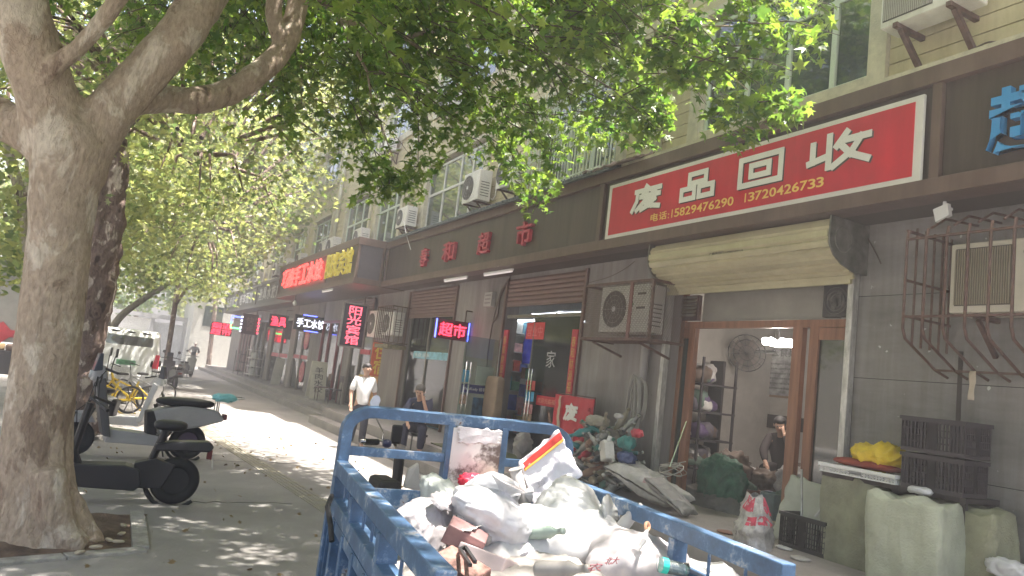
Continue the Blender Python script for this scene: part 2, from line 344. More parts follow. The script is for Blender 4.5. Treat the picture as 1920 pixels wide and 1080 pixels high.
# ------------------------------------------------------------ ground
g = MB(); N = 60; xs = [-60+i*2.2 for i in range(N)]
pav = M('street paving', (.31, .295, .272), .8, var=.22, scale=.55, bump=.3, bscale=22, chips=(13, .74, (.17, .16, .15)))
g.add([(-150, -60, 0), (150, -60, 0), (150, 260, 0), (-150, 260, 0)], [(0, 1, 2, 3)])
struct(g.build('ground', pav))
for i, (xa, ya, xb, yb) in enumerate([(1.2, 5.2, 3.6, 5.6), (.7, 9.0, 2.2, 9.1), (1.0, 12.2, 4.6, 12.5)]):
    a = Vector((xa, ya, .002)); b = Vector((xb, yb, .002)); cr_ = MB(); p = a
    for k in range(1, 15):
        q = a.lerp(b, k/14)+Vector((0, noise.noise(Vector((k*.9, i*3, 1)))*.12, 0)); cr_.bar(p, q, .006+.004*abs(noise.noise(Vector((k, i, 2)))), .004); p = q
    struct(cr_.build('pavement_crack', M('crack dark', (.10, .09, .08), .9)))
soil = MB(); A = [P(-260, 1075, Z=0), P(246, 1030, Z=0), P(243, 966, Z=0), P(-160, 966, Z=0)]
vs = []
for j in range(25):
    for i in range(41):
        u = i/40; v = j/24; p = (A[0]*(1-u)+A[1]*u)*(1-v)+(A[3]*(1-u)+A[2]*u)*v
        e = min(u, 1-u, v, 1-v)*8; p.z = .006+min(1, e)*(.03+.035*noise.noise(p*3)+.015*noise.noise(p*11)); vs.append(p)
soil.add(vs, [(j*41+i, j*41+i+1, (j+1)*41+i+1, (j+1)*41+i) for j in range(24) for i in range(40)])
struct(soil.build('tree_pit_soil', M('soil', (.15, .105, .075), .95, var=.4, scale=5, bump=.8, bscale=45), smooth=True))
def kerb(a, b, wd, name='pit_kerb'):
    a = Vector(a); b = Vector(b); n = max(1, int((b-a).length/.5)); kk = bpy.data.objects.new(name, None); C.objects.link(kk); kk['kind'] = 'structure'; ORG[kk.name] = Vector((0, 0, 0))
    for i in range(n):
        p = a+(b-a)*((i+.01)/n); q = a+(b-a)*((i+.99)/n); MB().bar(p, q, wd, .05+.01*random.random()).build('kerb_stone', M('kerb stone', (.33, .32, .29), .85, var=.3, scale=7, bump=.5), kk, bevel=.006)
kerb(A[1]+Vector((.07, 0, .0)), A[2]+Vector((.07, .1, .0)), .13); kerb(A[0]+Vector((0, -.06, 0)), A[1]+Vector((.1, -.06, 0)), .13)
tp = bpy.data.objects.new('tactile_paving', None); C.objects.link(tp); tp['kind'] = 'structure'; ORG[tp.name] = Vector((0, 0, 0))
tm = M('worn yellow tactile tile', (.33, .30, .21), .85, var=.16, scale=3, bump=.3, col2=(.27, .26, .235), sharp=(.35, .7))
t = MB().box(-.148, .148, -.148, .148, .001, .009)
for i in range(4): t.box(-.115+.065*i, -.085+.065*i, -.13, .13, .009, .014)
t0 = t.build('tactile_tile', tm, tp); t0.location = (2.72, 7.0, 0)
ta = math.atan2(.25, 3.3); k = 0
for i in range(42):
    if i == 0: t0.rotation_euler = (0, 0, ta); continue
    c = share(t0, (0, 0, 0), tp); c.location = (2.72-.3*i*math.sin(ta), 7+.3*i*math.cos(ta), 0)
# ------------------------------------------------------------ platform and steps
plat = M('platform cement', (.27, .25, .23), .85, var=.16, scale=1.2, bump=.3, bscale=20)
PZ_ = .42
struct(MB().box(5.35, 12, -4, 20.2, -.1, PZ_).build('shop_platform', plat, bevel=.01))
struct(MB().box(5.0, 5.349, -4, 20.2, -.1, .2).build('platform_step', plat, bevel=.012))
struct(MB().box(5.5, 5.899, 20.2, 54, -.1, .19).build('platform_step', plat, bevel=.012))
struct(MB().box(5.9, 12, 20.2, 54, -.1, .36).build('shop_platform', plat, bevel=.012))
# ------------------------------------------------------------ building
HB = 10.2; XW = 6.8
bd = thing('apartment_building', 'long cream clad block of flats over a row of ground floor shops', 'building', (XW, 20, 0))
# openings at ground floor: y0,y1
piers = [(-4, 5.14), (8.06, 10.2), (13.05, 15.45), (18.5, 21.2), (23.6, 24.2), (27.5, 29.0), (31.9, 32.6), (36.9, 37.6), (42, 42.6), (46.8, 50.5)]
for a, b in piers:
    near = a < 5
    MB().box(XW, XW+.3, a, b, .2, 4.3).build('pier', panelw if near else concrete, bd)
for (a, b, z) in [(5.14, 8.06, 3.42), (10.2, 13.05, 3.26), (15.45, 18.5, 3.1), (21.2, 23.6, 3.1), (24.2, 27.5, 3.1), (29, 31.9, 3.2), (32.6, 36.9, 3.3), (37.6, 42, 3.3), (42.6, 46.8, 3.3)]:
    MB().box(XW+.02, XW+.28, a, b, z, 4.3).build('lintel', concrete, bd)
# joint lines on the near pier
for z in (1.35, 2.2, 3.05): MB().box(XW-.004, XW+.01, -4, 5.1, z, z+.006).build('wall_joint', dark, bd)
MB().box(XW-.006, XW+.01, 3.99, 4.03, .42, 2.5).build('wall_joint', M('crack', (.06, .05, .045), .9), bd)
# upper floors : windows (y0,y1,z0,z1)
wins = [(5.14, 7.8, 5.5, 7.15, [7.03, 6.35, 5.68], 6.62), (9.75, 12.3, 5.45, 7.1, [11.4, 10.6], 6.5), (14.9, 18.4, 5.45, 7.1, [17.4, 16.4, 15.7], 6.35),
        (20.4, 22.6, 5.45, 7.25, [21.8, 21.1], 6.5), (23.5, 26.3, 5.45, 7.25, [25.4, 24.5], 6.5), (-1.2, 1.8, 5.5, 7.15, [.3], 6.6),
        (28.4, 31, 5.45, 7.2, [30, 29.2], 6.5), (32.5, 35, 5.45, 7.2, [33.7], 6.5), (37, 40, 5.45, 7.2, [38.5], 6.5), (43, 46, 5.45, 7.2, [44.5], 6.5)]
ups = [(a, b, z0+3.3, z1+3.1, d, h+3.2) for (a, b, z0, z1, d, h) in wins]
allw = wins+[(23.6, 25.6, 8.75, 9.85, [24.6], 9.4) if abs(u[0]-23.5) < .1 else u for u in ups]
def clip(a, b, holes):
    segs = [(a, b)]
    for h0, h1 in holes:
        n2 = []
        for s0, s1 in segs:
            if h1 <= s0 or h0 >= s1: n2.append((s0, s1)); continue
            if h0 > s0: n2.append((s0, h0))
            if h1 < s1: n2.append((h1, s1))
        segs = n2
    return segs
rows = np.arange(4.3, HB-.01, .18)
random.seed(3)
far_m = MB()
for z in rows:
    for s0, s1 in clip(-4, 50.5, [(w_[0]-.22, w_[1]+.22) for w_ in allw if z+.17 > w_[2]-.1 and z < w_[3]+.12]):
        y = s0
        while y < s1-.01:
            L = min(s1-y, random.choice([2.4, 3.2, 4.0])); e = random.random()*.004
            if y > 26 or y < 3: far_m.box(XW+.008-e, XW+.22, y, y+L-.006, z+.008, z+.175)
            else: MB().box(XW+.008-e, XW+.22, y, y+L-.006, z+.008, z+.175).build('cladding_panel', cream, bd)
            y += L
fo = far_m.build('cladding_far', cream, bd); fo['kind'] = 'stuff'
bk = MB()
for s0, s1 in [(-4, 50.5)]:
    for z0, z1 in ((3.9, 5.3), (7.35, 8.5), (9.95, HB)): bk.box(XW+.03, XW+.3, s0, s1, z0, z1)
bk.build('backing_wall', M('cladding joint', (.2, .18, .13), .9), bd)
MB().box(XW+.31, 18, -4, 50.5, 4.3, HB-.01).build('upper_body', M('dim interior', (.10, .10, .09), .9), bd)
MB().box(XW-.12, 18.2, -4.2, 50.7, HB, HB+.25).build('roof', cream2, bd)
MB().box(XW+.1, 18, 20.4, 50.4, HB+.26, 17.2).build('shadow_storeys', cream, bd)  # added block above the roof, sized for its wider shadow on the far street
for y in np.arange(21.4, 49, 3.4):
    for z in (11.4, 14.4): MB().box(XW+.06, XW+.12, float(y), float(y)+1.8, z, z+1.6).build('window', pane, bd)
MB().box(XW+.3, 18, 50.2, 50.5, 0, HB-.02).build('end_wall', cream, bd)
curt = M('curtain', (.26, .25, .22), .9, var=.3, scale=3, stretch=(1, 8, .3))
for wi, (a, b, z0, z1, dv, tz) in enumerate(allw):
    for (p, q) in ((a-.22, a-.002), (b+.002, b+.22)): MB().box(XW-.05, XW+.28, p, q, z0-.12, z1+.12).build('window_surround', cream2, bd)
    MB().box(XW-.06, XW+.28, a-.22, b+.22, z0-.22, z0-.123).build('window_sill', cream2, bd, bevel=.004)
    MB().box(XW-.04, XW+.28, a-.001, b+.001, z0-.121, z0-.002).build('window_sill', cream2, bd)
    MB().box(XW-.03, XW+.28, a-.22, b+.22, z1+.122, z1+.2).build('window_head', cream2, bd)
    f = MB(); t_ = .055; X0, X1 = XW+.05, XW+.11
    f.box(X0, X1, a, a+t_, z0, z1).box(X0, X1, b-t_, b, z0, z1).box(X0+.002, X1-.002, a+t_, b-t_, z0, z0+t_).box(X0+.002, X1-.002, a+t_, b-t_, z1-t_, z1)
    f.box(X0+.004, X1-.004, a+t_, b-t_, tz-.03, tz+.03)
    for d in dv: f.box(X0+.006, X1-.006, d-.035, d+.035, z0+t_, z1-t_)
    fr = f.build('window', winfr if wi % 3 != 2 else offw, bd)
    ed = [a]+sorted(dv)+[b]
    for i in range(len(ed)-1):
        for (q0, q1) in ((z0+t_, tz-.03), (tz+.03, z1-t_)):
            MB().box(XW+.078, XW+.084, ed[i]+.05, ed[i+1]-.05, q0, q1).build('pane', pane, fr)
    MB().box(XW+.2, XW+.24, a+.02, a+(b-a)*.3, z0, z1).build('curtain', curt, fr); MB().box(XW+.2, XW+.24, b-(b-a)*.2, b-.02, z0, z1).build('curtain', curt, fr)
# drain pipes
for (y, z0) in ((8.62, 5.3), (19.6, 5.3), (27.4, 5.3)):
    dp = thing('drain_pipe', {8.62: 'cream drain pipe beside the barred grille above the red sign', 19.6: 'cream drain pipe on the wall between two windows', 27.4: 'cream drain pipe far along the upper wall'}[y], 'pipe', (XW-.1, y, z0))
    MB().tube([(XW-.1, y, z0), (XW-.1, y, HB-.1)], .07, 12).build('pipe', M('cream pipe', (.5, .49, .38), .5), dp, smooth=True)
    for z in (5.6, 7.6): MB().tube([(XW-.1, y, z), (XW-.1, y, z+.09)], .083, 12).build('pipe_collar', M('cream pipe', (.5, .49, .38), .5), dp)
# white security grille
gr = thing('security_grille', 'white barred window grille with many thin upright bars', 'window grille', (6.5, 11, 5.2))
gm = M('grille white', (.62, .66, .55), .5, var=.15)
gb = MB().tube([(6.5, 9.8, 5.3), (6.5, 9.8, 7.2)], .011, 6).build('bar', gm, gr)
for i in range(1, 27): share(gb, (0, i*.1, 0), gr)
for k in range(1, 4): share(gb, (.09*k-.0, 0, 0), gr); share(gb, (.09*k, 2.6, 0), gr)
for z in (5.35, 5.9, 6.45, 7.0):
    MB().box(6.488, 6.512, 9.79, 12.42, z, z+.025).build('rail', gm, gr); MB().box(6.512, 6.79, 9.79, 9.81, z, z+.025).build('rail', gm, gr); MB().box(6.512, 6.79, 12.4, 12.42, z, z+.025).build('rail', gm, gr)
# ------------------------------------------------------------ fascia
XF = 6.15
fa = thing('shopfront_fascia', 'long dark brown sign fascia with framed panels over the near shops', 'fascia', (XF, 10, 3.8))
ZT, ZB = 5.02, 3.81
MB().box(XF-.04, XF+.3, -4, 19.1, ZT-.17, ZT).build('top_beam', brown, fa, bevel=.006)
MB().box(XF-.04, XF+.25, -4, 19.1, ZB, ZB+.15).build('bottom_beam', brown, fa, bevel=.006)
for a, b in ((-4, 3.88), (3.98, 9.07), (9.13, 18.98)): MB().box(XF+.03, XF+.05, a, b, ZB+.15, ZT-.17).build('panel', brown2, fa)
for y in (3.93, 9.1, 19.03): MB().box(XF-.02, XF+.06, y-.045, y+.045, ZB+.15, ZT-.17).build('divider', brown, fa, bevel=.004)
MB().box(XF+.25, XW+.0, -4, 19.1, ZB+.005, ZB+.03).build('soffit', soff, fa)
MB().box(XF+.3, XW+.05, -4, 19.1, ZT-.04, ZT-.01).build('top_cover', cream2, fa)
MB().box(XF+.0, XW+.02, -4, 8.7, ZT-.009, ZT+.06).build('ledge', cream2, fa)
fb = thing('hotel_fascia', 'projecting brown fascia box carrying red and yellow lettering', 'fascia', (5.4, 25, 3.8))
y0, y1 = 19.15, 29.6
MB().box(5.36, 6.8, y0, y1, ZT-.17, ZT+.03).build('top_beam', brown, fb, bevel=.006)
MB().box(5.36, 6.8, y0, y1, ZB-.01, ZB+.15).build('bottom_beam', brown, fb, bevel=.006)
MB().box(5.42, 5.46, y0+.1, y1, ZB+.15, ZT-.17).build('panel', brown2, fb)
MB().box(5.46, 6.1, y0+.03, y0+.06, ZB+.15, ZT-.17).build('end_panel', M('end panel', (.085, .075, .085), .5), fb)
for y in (y0+.06, 22.35, y1-.05): MB().box(5.38, 5.44, y-.05, y+.05, ZB+.15, ZT-.17).build('divider', brown, fb)
MB().box(6.06, 6.12, y0, y0+.07, ZB+.15, ZT-.17).build('divider', brown, fb)
fc = thing('far_fascia', 'grey fascia at the far end of the row with pale lettering', 'fascia', (6.1, 40, 3.8))
gf = M('grey fascia', (.16, .15, .14), .6, var=.15); gf2 = M('grey fascia panel', (.11, .11, .10), .6, var=.1)
MB().box(6.06, 6.8, 29.65, 50.5, ZT-.15, ZT).build('top_beam', gf, fc); MB().box(6.06, 6.8, 29.65, 50.5, ZB, ZB+.15).build('bottom_beam', gf, fc)
MB().box(6.12, 6.16, 29.65, 50.4, ZB+.15, ZT-.15).build('panel', gf2, fc)
for y in (31.9, 39.0, 50.4): MB().box(6.08, 6.14, y-.06, y+.06, ZB+.15, ZT-.15).build('divider', gf, fc)
wl = M('dull white lettering', (.6, .6, .57), .6, var=.1)
ftext('lettering', '品香面馆  老李面馆', wl, 6.09, 49.6, 39.9, 4.12, 4.7, fc, offset=.02); ftext('lettering', '渔具水族店', wl, 6.09, 38.2, 32.7, 4.12, 4.74, fc, offset=.02)
redem = E('lit red lettering', (1, .05, .04), 1.2); 
ftext('lettering', '巧媳手工水饺', redem, 5.35, 28.6, 22.6, 4.12, 4.78, fb, th=.05, offset=.012)
ftext('lettering', '阳光宾馆', M('yellow channel letters', (.75, .62, .06), .4, var=.05), 5.35, 22.15, 19.4, 4.08, 4.8, fb, th=.05, offset=.012)
rl = M('red channel letters', (.42, .05, .07), .5, var=.25, scale=12)
for ch, a, b in (('春', 16.45, 16.0), ('和', 15.1, 14.45), ('超', 13.3, 12.8), ('市', 11.7, 11.15)):
    ftext('lettering', ch, rl, XF+.03, a, b, 4.14, 4.58, fa, th=.07, offset=.012, lift=.0)
# blue letter at the right edge
bl = M('blue acrylic', (.05, .27, .55), .4, var=.06)
ftext('lettering', '超', bl, XF+.03, 3.47, 2.93, 4.07, 4.62, fa, th=.08, offset=.03, lift=0)
ftext('lettering', '市', bl, XF+.03, 2.5, 1.95, 4.07, 4.62, fa, th=.08, offset=.03, lift=0)
# red sign
rs = thing('recycling_signboard', 'large red signboard with white border, big white characters and phone numbers', 'signboard', (6.1, 6.45, 3.95))
MB().box(6.115, 6.15, 4.04, 8.88, 3.955, 4.775).build('board', M('sign white', (.62, .60, .56), .5, var=.05), rs, bevel=.003)
MB().box(6.108, 6.1145, 4.12, 8.80, 4.01, 4.72).build('red_face', red, rs)
lw = M('sign lettering white', (.66, .65, .61), .5, var=.04); shd = M('sign lettering shadow', (.06, .055, .05), .6)
for ch, a, b, c, d in (('废', 8.34, 7.62, 4.25, 4.64), ('品', 7.3, 6.62, 4.25, 4.63), ('回', 6.3, 5.58, 4.25, 4.63), ('收', 5.34, 4.5, 4.24, 4.64)):
    strokes('lettering_shadow', ch, shd, (6.1075, a-.014, c-.014), LFT, UZ, a-b, d-c, rs, th=.001, lift=.0)  # dark offset copy draws the characters' shadow in flat colour
    strokes('lettering', ch, lw, (6.102, a, c), LFT, UZ, a-b, d-c, rs, th=.006, lift=.001)
ftext('phone_number', '电话:15829476290', yel, 6.107, 7.84, 6.31, 4.08, 4.19, rs, th=.003, offset=.012)
ftext('phone_number', '13720426733', yel, 6.107, 6.17, 5.06, 4.085, 4.19, rs, th=.003, offset=.012)
# dark tile awning on the fascia top
aw = thing('tile_awning', 'narrow strip of dark corrugated roof tiles along the fascia top', 'awning', (6.1, 15, 5.0))
tm2 = M('dark roof tile', (.085, .10, .10), .45, var=.3, scale=5)
tt = MB()
for r_ in (0, 1):
    tt = MB(); n = 6
    for i in range(n):
        pass
t1 = MB().tube([(6.02, 8.85, 5.02), (6.3, 8.85, 5.16), (6.62, 8.85, 5.30)], .035, 8).build('roof_tile', tm2, aw, smooth=True)
MB().hexa([(6.0, 8.8, 4.99), (6.64, 8.8, 5.27), (6.64, 18.9, 5.27), (6.0, 18.9, 4.99)], [(6.0, 8.8, 5.01), (6.64, 8.8, 5.29), (6.64, 18.9, 5.29), (6.0, 18.9, 5.01)]).build('awning_sheet', tm2, aw)
for i in range(1, 120): share(t1, (random.uniform(-.015, .015), i*.084, random.uniform(-.006, .006)), aw)
tag(sheet('plank', [(6.0, 8.2, 5.06), (6.0, 9.5, 5.05), (6.35, 9.5, 5.2), (6.35, 8.2, 5.2)], M('old felt', (.16, .12, .10), .9), None, amp=.04, th=.03), 'weathered brown felt strip lying on the fascia top beside the grille', 'felt strip')
# ------------------------------------------------------------ shutters
def shutter(name, label, y0, y1, z0, z1, mat, X=XW, pitch=.085, guides=None, group=None):
    t = thing(name, label, 'roller shutter', (X, (y0+y1)/2, z0), group)
    n = int((z1-z0)/pitch); s = MB(); prof = []
    for a in range(7): prof.append((X-.004-.018*math.sin(math.pi*a/6), z0+pitch*.96*a/6))
    vs = [(x, y0, z) for x, z in prof]+[(x, y1, z) for x, z in prof]
    s.add(vs, [(i, i+1, i+8, i+7) for i in range(6)]); s.box(X-.004, X+.01, y0, y1, z0-.002, z0+pitch)
    s0 = s.build('slat', mat, t)
    for i in range(1, n): share(s0, (0, 0, pitch*i), t)
    MB().box(X-.02, X+.02, y0, y1, z0-.04, z0-.003).build('bottom_rail', mat, t)
    return t
# near shutter : rolled curtain box in front of the wall
ns = thing('roller_shutter', 'pale yellow roller shutter half rolled up above the scrap shop door', 'roller shutter', (6.4, 6.5, 3.2))
prof = [(6.62, 3.80), (6.42, 3.80), (6.27, 3.75), (6.22, 3.66), (6.215, 3.56), (6.26, 3.48), (6.34, 3.415), (6.45, 3.36), (6.55, 3.31), (6.62, 3.27), (6.66, 3.22)]
for i in range(1, len(prof)-1):
    (xa, za), (xb, zb) = prof[i], prof[i+1]
    mb = MB(); nx, nz = (zb-za), -(xb-xa); L = math.hypot(nx, nz); nx, nz = nx/L*.032, nz/L*.032
    pts = [(xa, za), (xa+nx+(xb-xa)*.15, za+nz+(zb-za)*.15), (xa+nx+(xb-xa)*.8, za+nz+(zb-za)*.8), (xb, zb)]
    vs = [(x, 5.05, z) for x, z in pts]+[(x, 7.9, z) for x, z in pts]; mb.add(vs, [(k, k+1, k+5, k+4) for k in range(3)]+[(0, 1, 2, 3), (4, 5, 6, 7)])
    mb.build('slat', shutcream, ns)
MB().box(6.64, 6.68, 5.1, 8.0, 3.17, 3.22).build('bottom_rail', shutcream, ns)
epm = M('shutter end plate', (.20, .19, .17), .45, metal=.5, var=.25, scale=8)
ep = [(0, 0), (.56, 0), (.6, .03), (.6, -.42), (.56, -.50), (.45, -.55), (.3, -.52), (.1, -.38), (0, -.2)]
poly = [(6.80, 3.80), (6.2, 3.80), (6.19, 3.6), (6.2, 3.5), (6.27, 3.4), (6.4, 3.32), (6.6, 3.27), (6.80, 3.27)]
for y in (5.03, 7.92):
    MB().prism([(a-6.2, b-3.8) for a, b in poly], (6.2, y, 3.8), (1, 0, 0), (0, 0, 1), .02).build('end_plate', epm, ns)
MB().ring((6.4, 5.018, 3.58), .13, .008, (0, 1, 0)).build('end_plate_ring', epm, ns)
text('stencil', '广顺卷帘门 13783283218', blackp, (6.212, 6.75, 3.52), LFT, Vector((-.3, 0, 1)), .55, .05, ns, th=.002)
for y, nm in ((5.13, 0), (8.04, 1)):
    MB().box(6.70, 6.79, y-.035, y+.035, .42, 3.4).build('guide_rail', M('worn guide rail', (.55, .54, .52), .4, metal=.5, var=.3, scale=14, stretch=(1, 1, .3)), ns, bevel=.004)
shutter('roller_shutter', 'brown roller shutter rolled up above the supermarket entrance', 10.25, 13.0, 3.22, 3.80, shutbrown, XW+.0)
shutter('roller_shutter', 'brown roller shutter above the shop window with the blue cooler', 15.5, 18.45, 3.08, 3.80, shutbrown, XW+.0)
shutter('roller_shutter', 'brown slatted shutter sagging over the hotel entrance', 21.3, 24.2, 3.2, 3.75, shutbrown, 6.7)
shutter('roller_shutter', 'grey roller shutter half open at the far end shop', 40.2, 43.5, 2.75, 3.7, M('grey shutter', (.4, .4, .38), .5), 6.72, pitch=.12)
sg = MB().box(XW-.05, XW-.002, 10.2, 10.26, .42, 3.75).build('jamb', shutbrown, bd)
share(sg, (0, 2.82, 0), bd); share(sg, (0, 5.25, 0), bd); share(sg, (0, 8.3, 0), bd)
# ------------------------------------------------------------ scrap shop interior
room = thing('shop_interior', 'dim recycling shop room with pale walls behind sliding doors', 'room', (9, 6.5, .42))
MB().box(10.9, 11, 4.4, 12, PZ_, 3.3).build('back_wall', inwall, room)
MB().box(XW+.3, 11, 4.3, 4.4, PZ_, 3.3).build('side_wall', inwall, room); MB().box(XW+.3, 11, 9.9, 10.0, PZ_, 3.3).build('side_wall', inwall, room)
MB().box(XW+.3, 11, 4.3, 10, 3.31, 3.4).build('ceiling', inwall, room)
MB().box(10.85, 10.89, 4.4, 9.9, P(1430, 800, X=10.85).z, P(1430, 775, X=10.85).z).build('dark_panelling', M('dark wood', (.03, .022, .02), .5), room)
for y in (4.41,): pass
# partition frame X=7.05
wf = thing('sliding_door_frame', 'reddish brown wooden sliding door frame inside the scrap shop', 'door frame', (7.05, 6.6, .42))
X0, X1 = 7.0, 7.08
def post(y0, y1, z1=2.8, n='door_post', z0=PZ_): return MB().box(X0, X1, y0, y1, z0, z1).build(n, wood, wf, bevel=.004)
post(8.02, 8.35, 3.35); post(7.76, 7.88); post(5.74, 5.86); post(5.96, 6.1); post(5.14, 5.2)
MB().box(X0+.002, X1-.002, 5.2, 8.02, 2.76, 2.85).build('head_rail', wood, wf)
MB().box(X0+.01, X1-.01, 5.2, 5.74, 2.62, 2.755).build('leaf_rail', wood, wf); MB().box(X0+.01, X1-.01, 7.88, 8.02, 2.62, 2.755).build('leaf_rail', wood, wf)
MB().box(X0+.012, X1-.012, 5.2, 5.74, PZ_, .6).build('leaf_rail', wood, wf)
MB().box(7.035, 7.041, 5.2, 5.74, .6, 2.62).build('glass_leaf', glassmat('dark leaf glass', refl=.25, base=(.03, .033, .028), op=.75), wf); MB().box(7.035, 7.041, 7.88, 8.02, .6, 2.62).build('glass_leaf', pane, wf)
MB().box(7.05, 7.06, 5.5, 7.7, 2.86, 3.4).build('transom_panel', M('transom board', (.30, .28, .24), .6, var=.12, scale=2), wf)
vf = thing('louvre_vent', 'brown louvred vent high on the left of the scrap shop door', 'vent', (7.02, 7.95, 2.88))
MB().box(7.0, 7.06, 7.74, 8.16, 2.87, 3.22).build('frame', rust, vf)
v0 = MB().hexa([(6.96, 7.78, 2.92), (7.0, 7.78, 2.94), (7.0, 8.12, 2.94), (6.96, 8.12, 2.92)], [(6.96, 7.78, 2.925), (7.0, 7.78, 2.96), (7.0, 8.12, 2.96), (6.96, 8.12, 2.925)]).build('slat', M('louvre', (.3, .26, .2), .6), vf)
for i in range(1, 6): share(v0, (0, 0, .05*i), vf)
ef = thing('exhaust_fan', 'square dark box with round fan grille high by the right door post', 'fan', (6.95, 5.62, 2.87))
MB().box(6.96, 7.04, 5.32, 5.68, 2.87, 3.24).build('housing', M('dark fan housing', (.06, .055, .05), .5), ef, bevel=.01)
for R_ in (.15, .11, .07): MB().ring((6.95, 5.5, 3.05), R_, .006, (1, 0, 0)).build('grille_ring', M('fan ring', (.12, .11, .1), .5), ef)
for k in range(4):
    a = k*math.pi/2+.4; MB().bar((6.957, 5.5, 3.05), (6.957, 5.5+.12*math.cos(a), 3.05+.12*math.sin(a)), .06, .006, (1, 0, 0)).build('blade', M('fan ring', (.12, .11, .1), .5), ef)
# lamp
q = P(1460, 642, X=8.6); lp = thing('flower_ceiling_lamp', 'lit white ceiling lamp of glowing loops in the scrap shop', 'lamp', q)
em = E('lamp glow', (1, .95, .85), 6)
MB().lathe(q+Vector((0, 0, -.07)), [(.0, 0), (.12, .01), (.15, .04), (.12, .08), (0, .09)], n=16).build('bulb', em, lp, smooth=True)
for k in range(7):
    a = k*2*math.pi/7; c_ = q+Vector((math.cos(a)*.16, math.sin(a)*.16, .0)); MB().ring(c_, .075, .020, (-math.sin(a)*.5, math.cos(a)*.5, .9), n=18, m_=6).build('loop', em, lp)
MB().tube([q, q+Vector((0, 0, .5))], .01, 6).build('cord', blackp, lp)
pl = bpy.data.lights.new('lamp_light', 'POINT'); pl.energy = 22; pl.color = (1, .92, .8); pl.shadow_soft_size = .1; plo = bpy.data.objects.new('lamp_light', pl); C.objects.link(plo); plo.location = q+Vector((-.05, 0, -.2)); plo.parent = lp; plo.location = Vector((-.05, 0, -.2))
# wall fan
q = P(1400, 662, X=9.6); wfan = thing('wall_fan', 'dark wall mounted fan inside the scrap shop left of the poster', 'fan', q)
ax = Vector((-.8, -.45, -.25)).normalized()
for R_ in (.32, .23, .13): MB().ring(q, R_, .009, ax).build('guard_ring', blackp, wfan)
u = ax.orthogonal().normalized(); v_ = ax.cross(u)
for k in range(16):
    a = k*math.pi/8; MB().tube([q+ax*.04, q+(u*math.cos(a)+v_*math.sin(a))*.32], .004, 4).build('guard_wire', blackp, wfan)
for k in range(4):
    a = k*math.pi/2; MB().bar(q, q+(u*math.cos(a)+v_*math.sin(a))*.26, .16, .01, ax).build('blade', M('fan blade', (.12, .1, .09), .4), wfan)
MB().tube([q-ax*.02, q-ax*.2, q+Vector((1.2, .5, .15))], .03, 8).build('motor', blackp, wfan)
q = P(1470, 700, X=10.88); pf = thing('framed_poster', 'framed grey poster with dark print on the back wall', 'poster', q)
MB().box(10.86, 10.895, q.y-.42, q.y+.42, q.z-.45, q.z+.6).build('frame', M('poster frame', (.2, .13, .08), .5), pf)
MB().box(10.85, 10.859, q.y-.38, q.y+.38, q.z-.41, q.z+.56).build('print', M('poster print', (.3, .3, .3), .6, var=.5, scale=7), pf)
text('lettering', '医食典', blackp, (10.848, q.y+.3, q.z+.3), LFT, UZ, .6, .18, pf, th=.003)
for z in np.arange(-.3, .2, .09): text('lettering', '废旧物品回收登记制度', blackp, (10.848, q.y+.3, q.z+float(z)), LFT, UZ, .55, .035, pf, th=.002)
q = P(1427, 740, X=10.85); ld = thing('hanging_ladle', 'black round ladle hanging on the pale wall under the fan', 'ladle', q)
MB().lathe(q, [(.0, 0), (.1, .0), (.1, .02), (0, .03)], axis=(-1, 0, 0)).build('bowl', blackp, ld); MB().tube([q, q+Vector((0, -.02, -.35))], .015, 6).build('handle', blackp, ld)
# shelf with clutter at left of the room
sh = thing('storage_shelf', 'tall dark shelf crammed with pale bundled clutter inside the doorway', 'shelf', (9.0, 9.1, .42))
dk = M('dark shelf', (.03, .025, .028), .6)
ysh = P(1368, 700, X=9.0).y
for z in (.7, 1.15, 1.6, 2.05): MB().box(8.4, 9.2, ysh, 9.7, z, z+.03).build('shelf', dk, sh)
for y in (ysh, 9.66):
    for x in (8.42, 9.15): MB().box(x, x+.035, y, y+.035, PZ_, 2.5).build('upright', dk, sh)
MB().box(9.15, 9.2, ysh+.3, 9.67, PZ_, 2.5).build('back_board', dk, sh)
random.seed(11)
gm_ = [M('clutter grey', (.32, .31, .3), .6, var=.3, scale=9), M('clutter dark', (.08, .07, .09), .6, var=.3), M('clutter purple', (.08, .05, .12), .6), M('clutter brown', (.11, .075, .055), .7, var=.4), M('clutter white', (.5, .49, .46), .6, var=.2), M('clutter green', (.08, .13, .1), .7)]
for i in range(34):
    z = random.choice([.73, 1.18, 1.63, 2.08]); r_ = (random.uniform(.1, .2), random.uniform(.12, .24), random.uniform(.08, .17))
    o = crumple('clutter_bundle', (random.uniform(8.45, 8.8), random.uniform(ysh+.2, 9.4), z+r_[2]), r_, gm_[i % 6], None, seed=i, sub=3, amp=.3)
    tag(o, ['grey', 'blackish', 'purple', 'brown', 'white', 'green'][i % 6]+' crumpled bundle on the '+{.73: 'lowest', 1.18: 'second', 1.63: 'third', 2.08: 'top'}[z]+' board of the storage shelf', 'bundle', 'bundles of scrap on the shelf')
for i in range(24):
    r_ = (random.uniform(.14, .26), random.uniform(.14, .28), random.uniform(.1, .22)); x = random.uniform(7.6, 9.6); y = random.uniform(6.4, 8.1)
    o = crumple('scrap_bundle', (x, y, PZ_+r_[2]*.9+(.25 if i % 3 == 0 else 0)), r_, gm_[i % 6] if i != 8 else M('orange scrap', (.32, .12, .04), .6), None, seed=40+i, sub=4, amp=.5)
    tag(o, ('orange' if i == 8 else ['grey', 'blackish', 'purple', 'brown', 'white', 'green'][i % 6])+' crumpled scrap heap on the shop floor behind the doorway', 'scrap', 'scrap heaps on the shop floor')
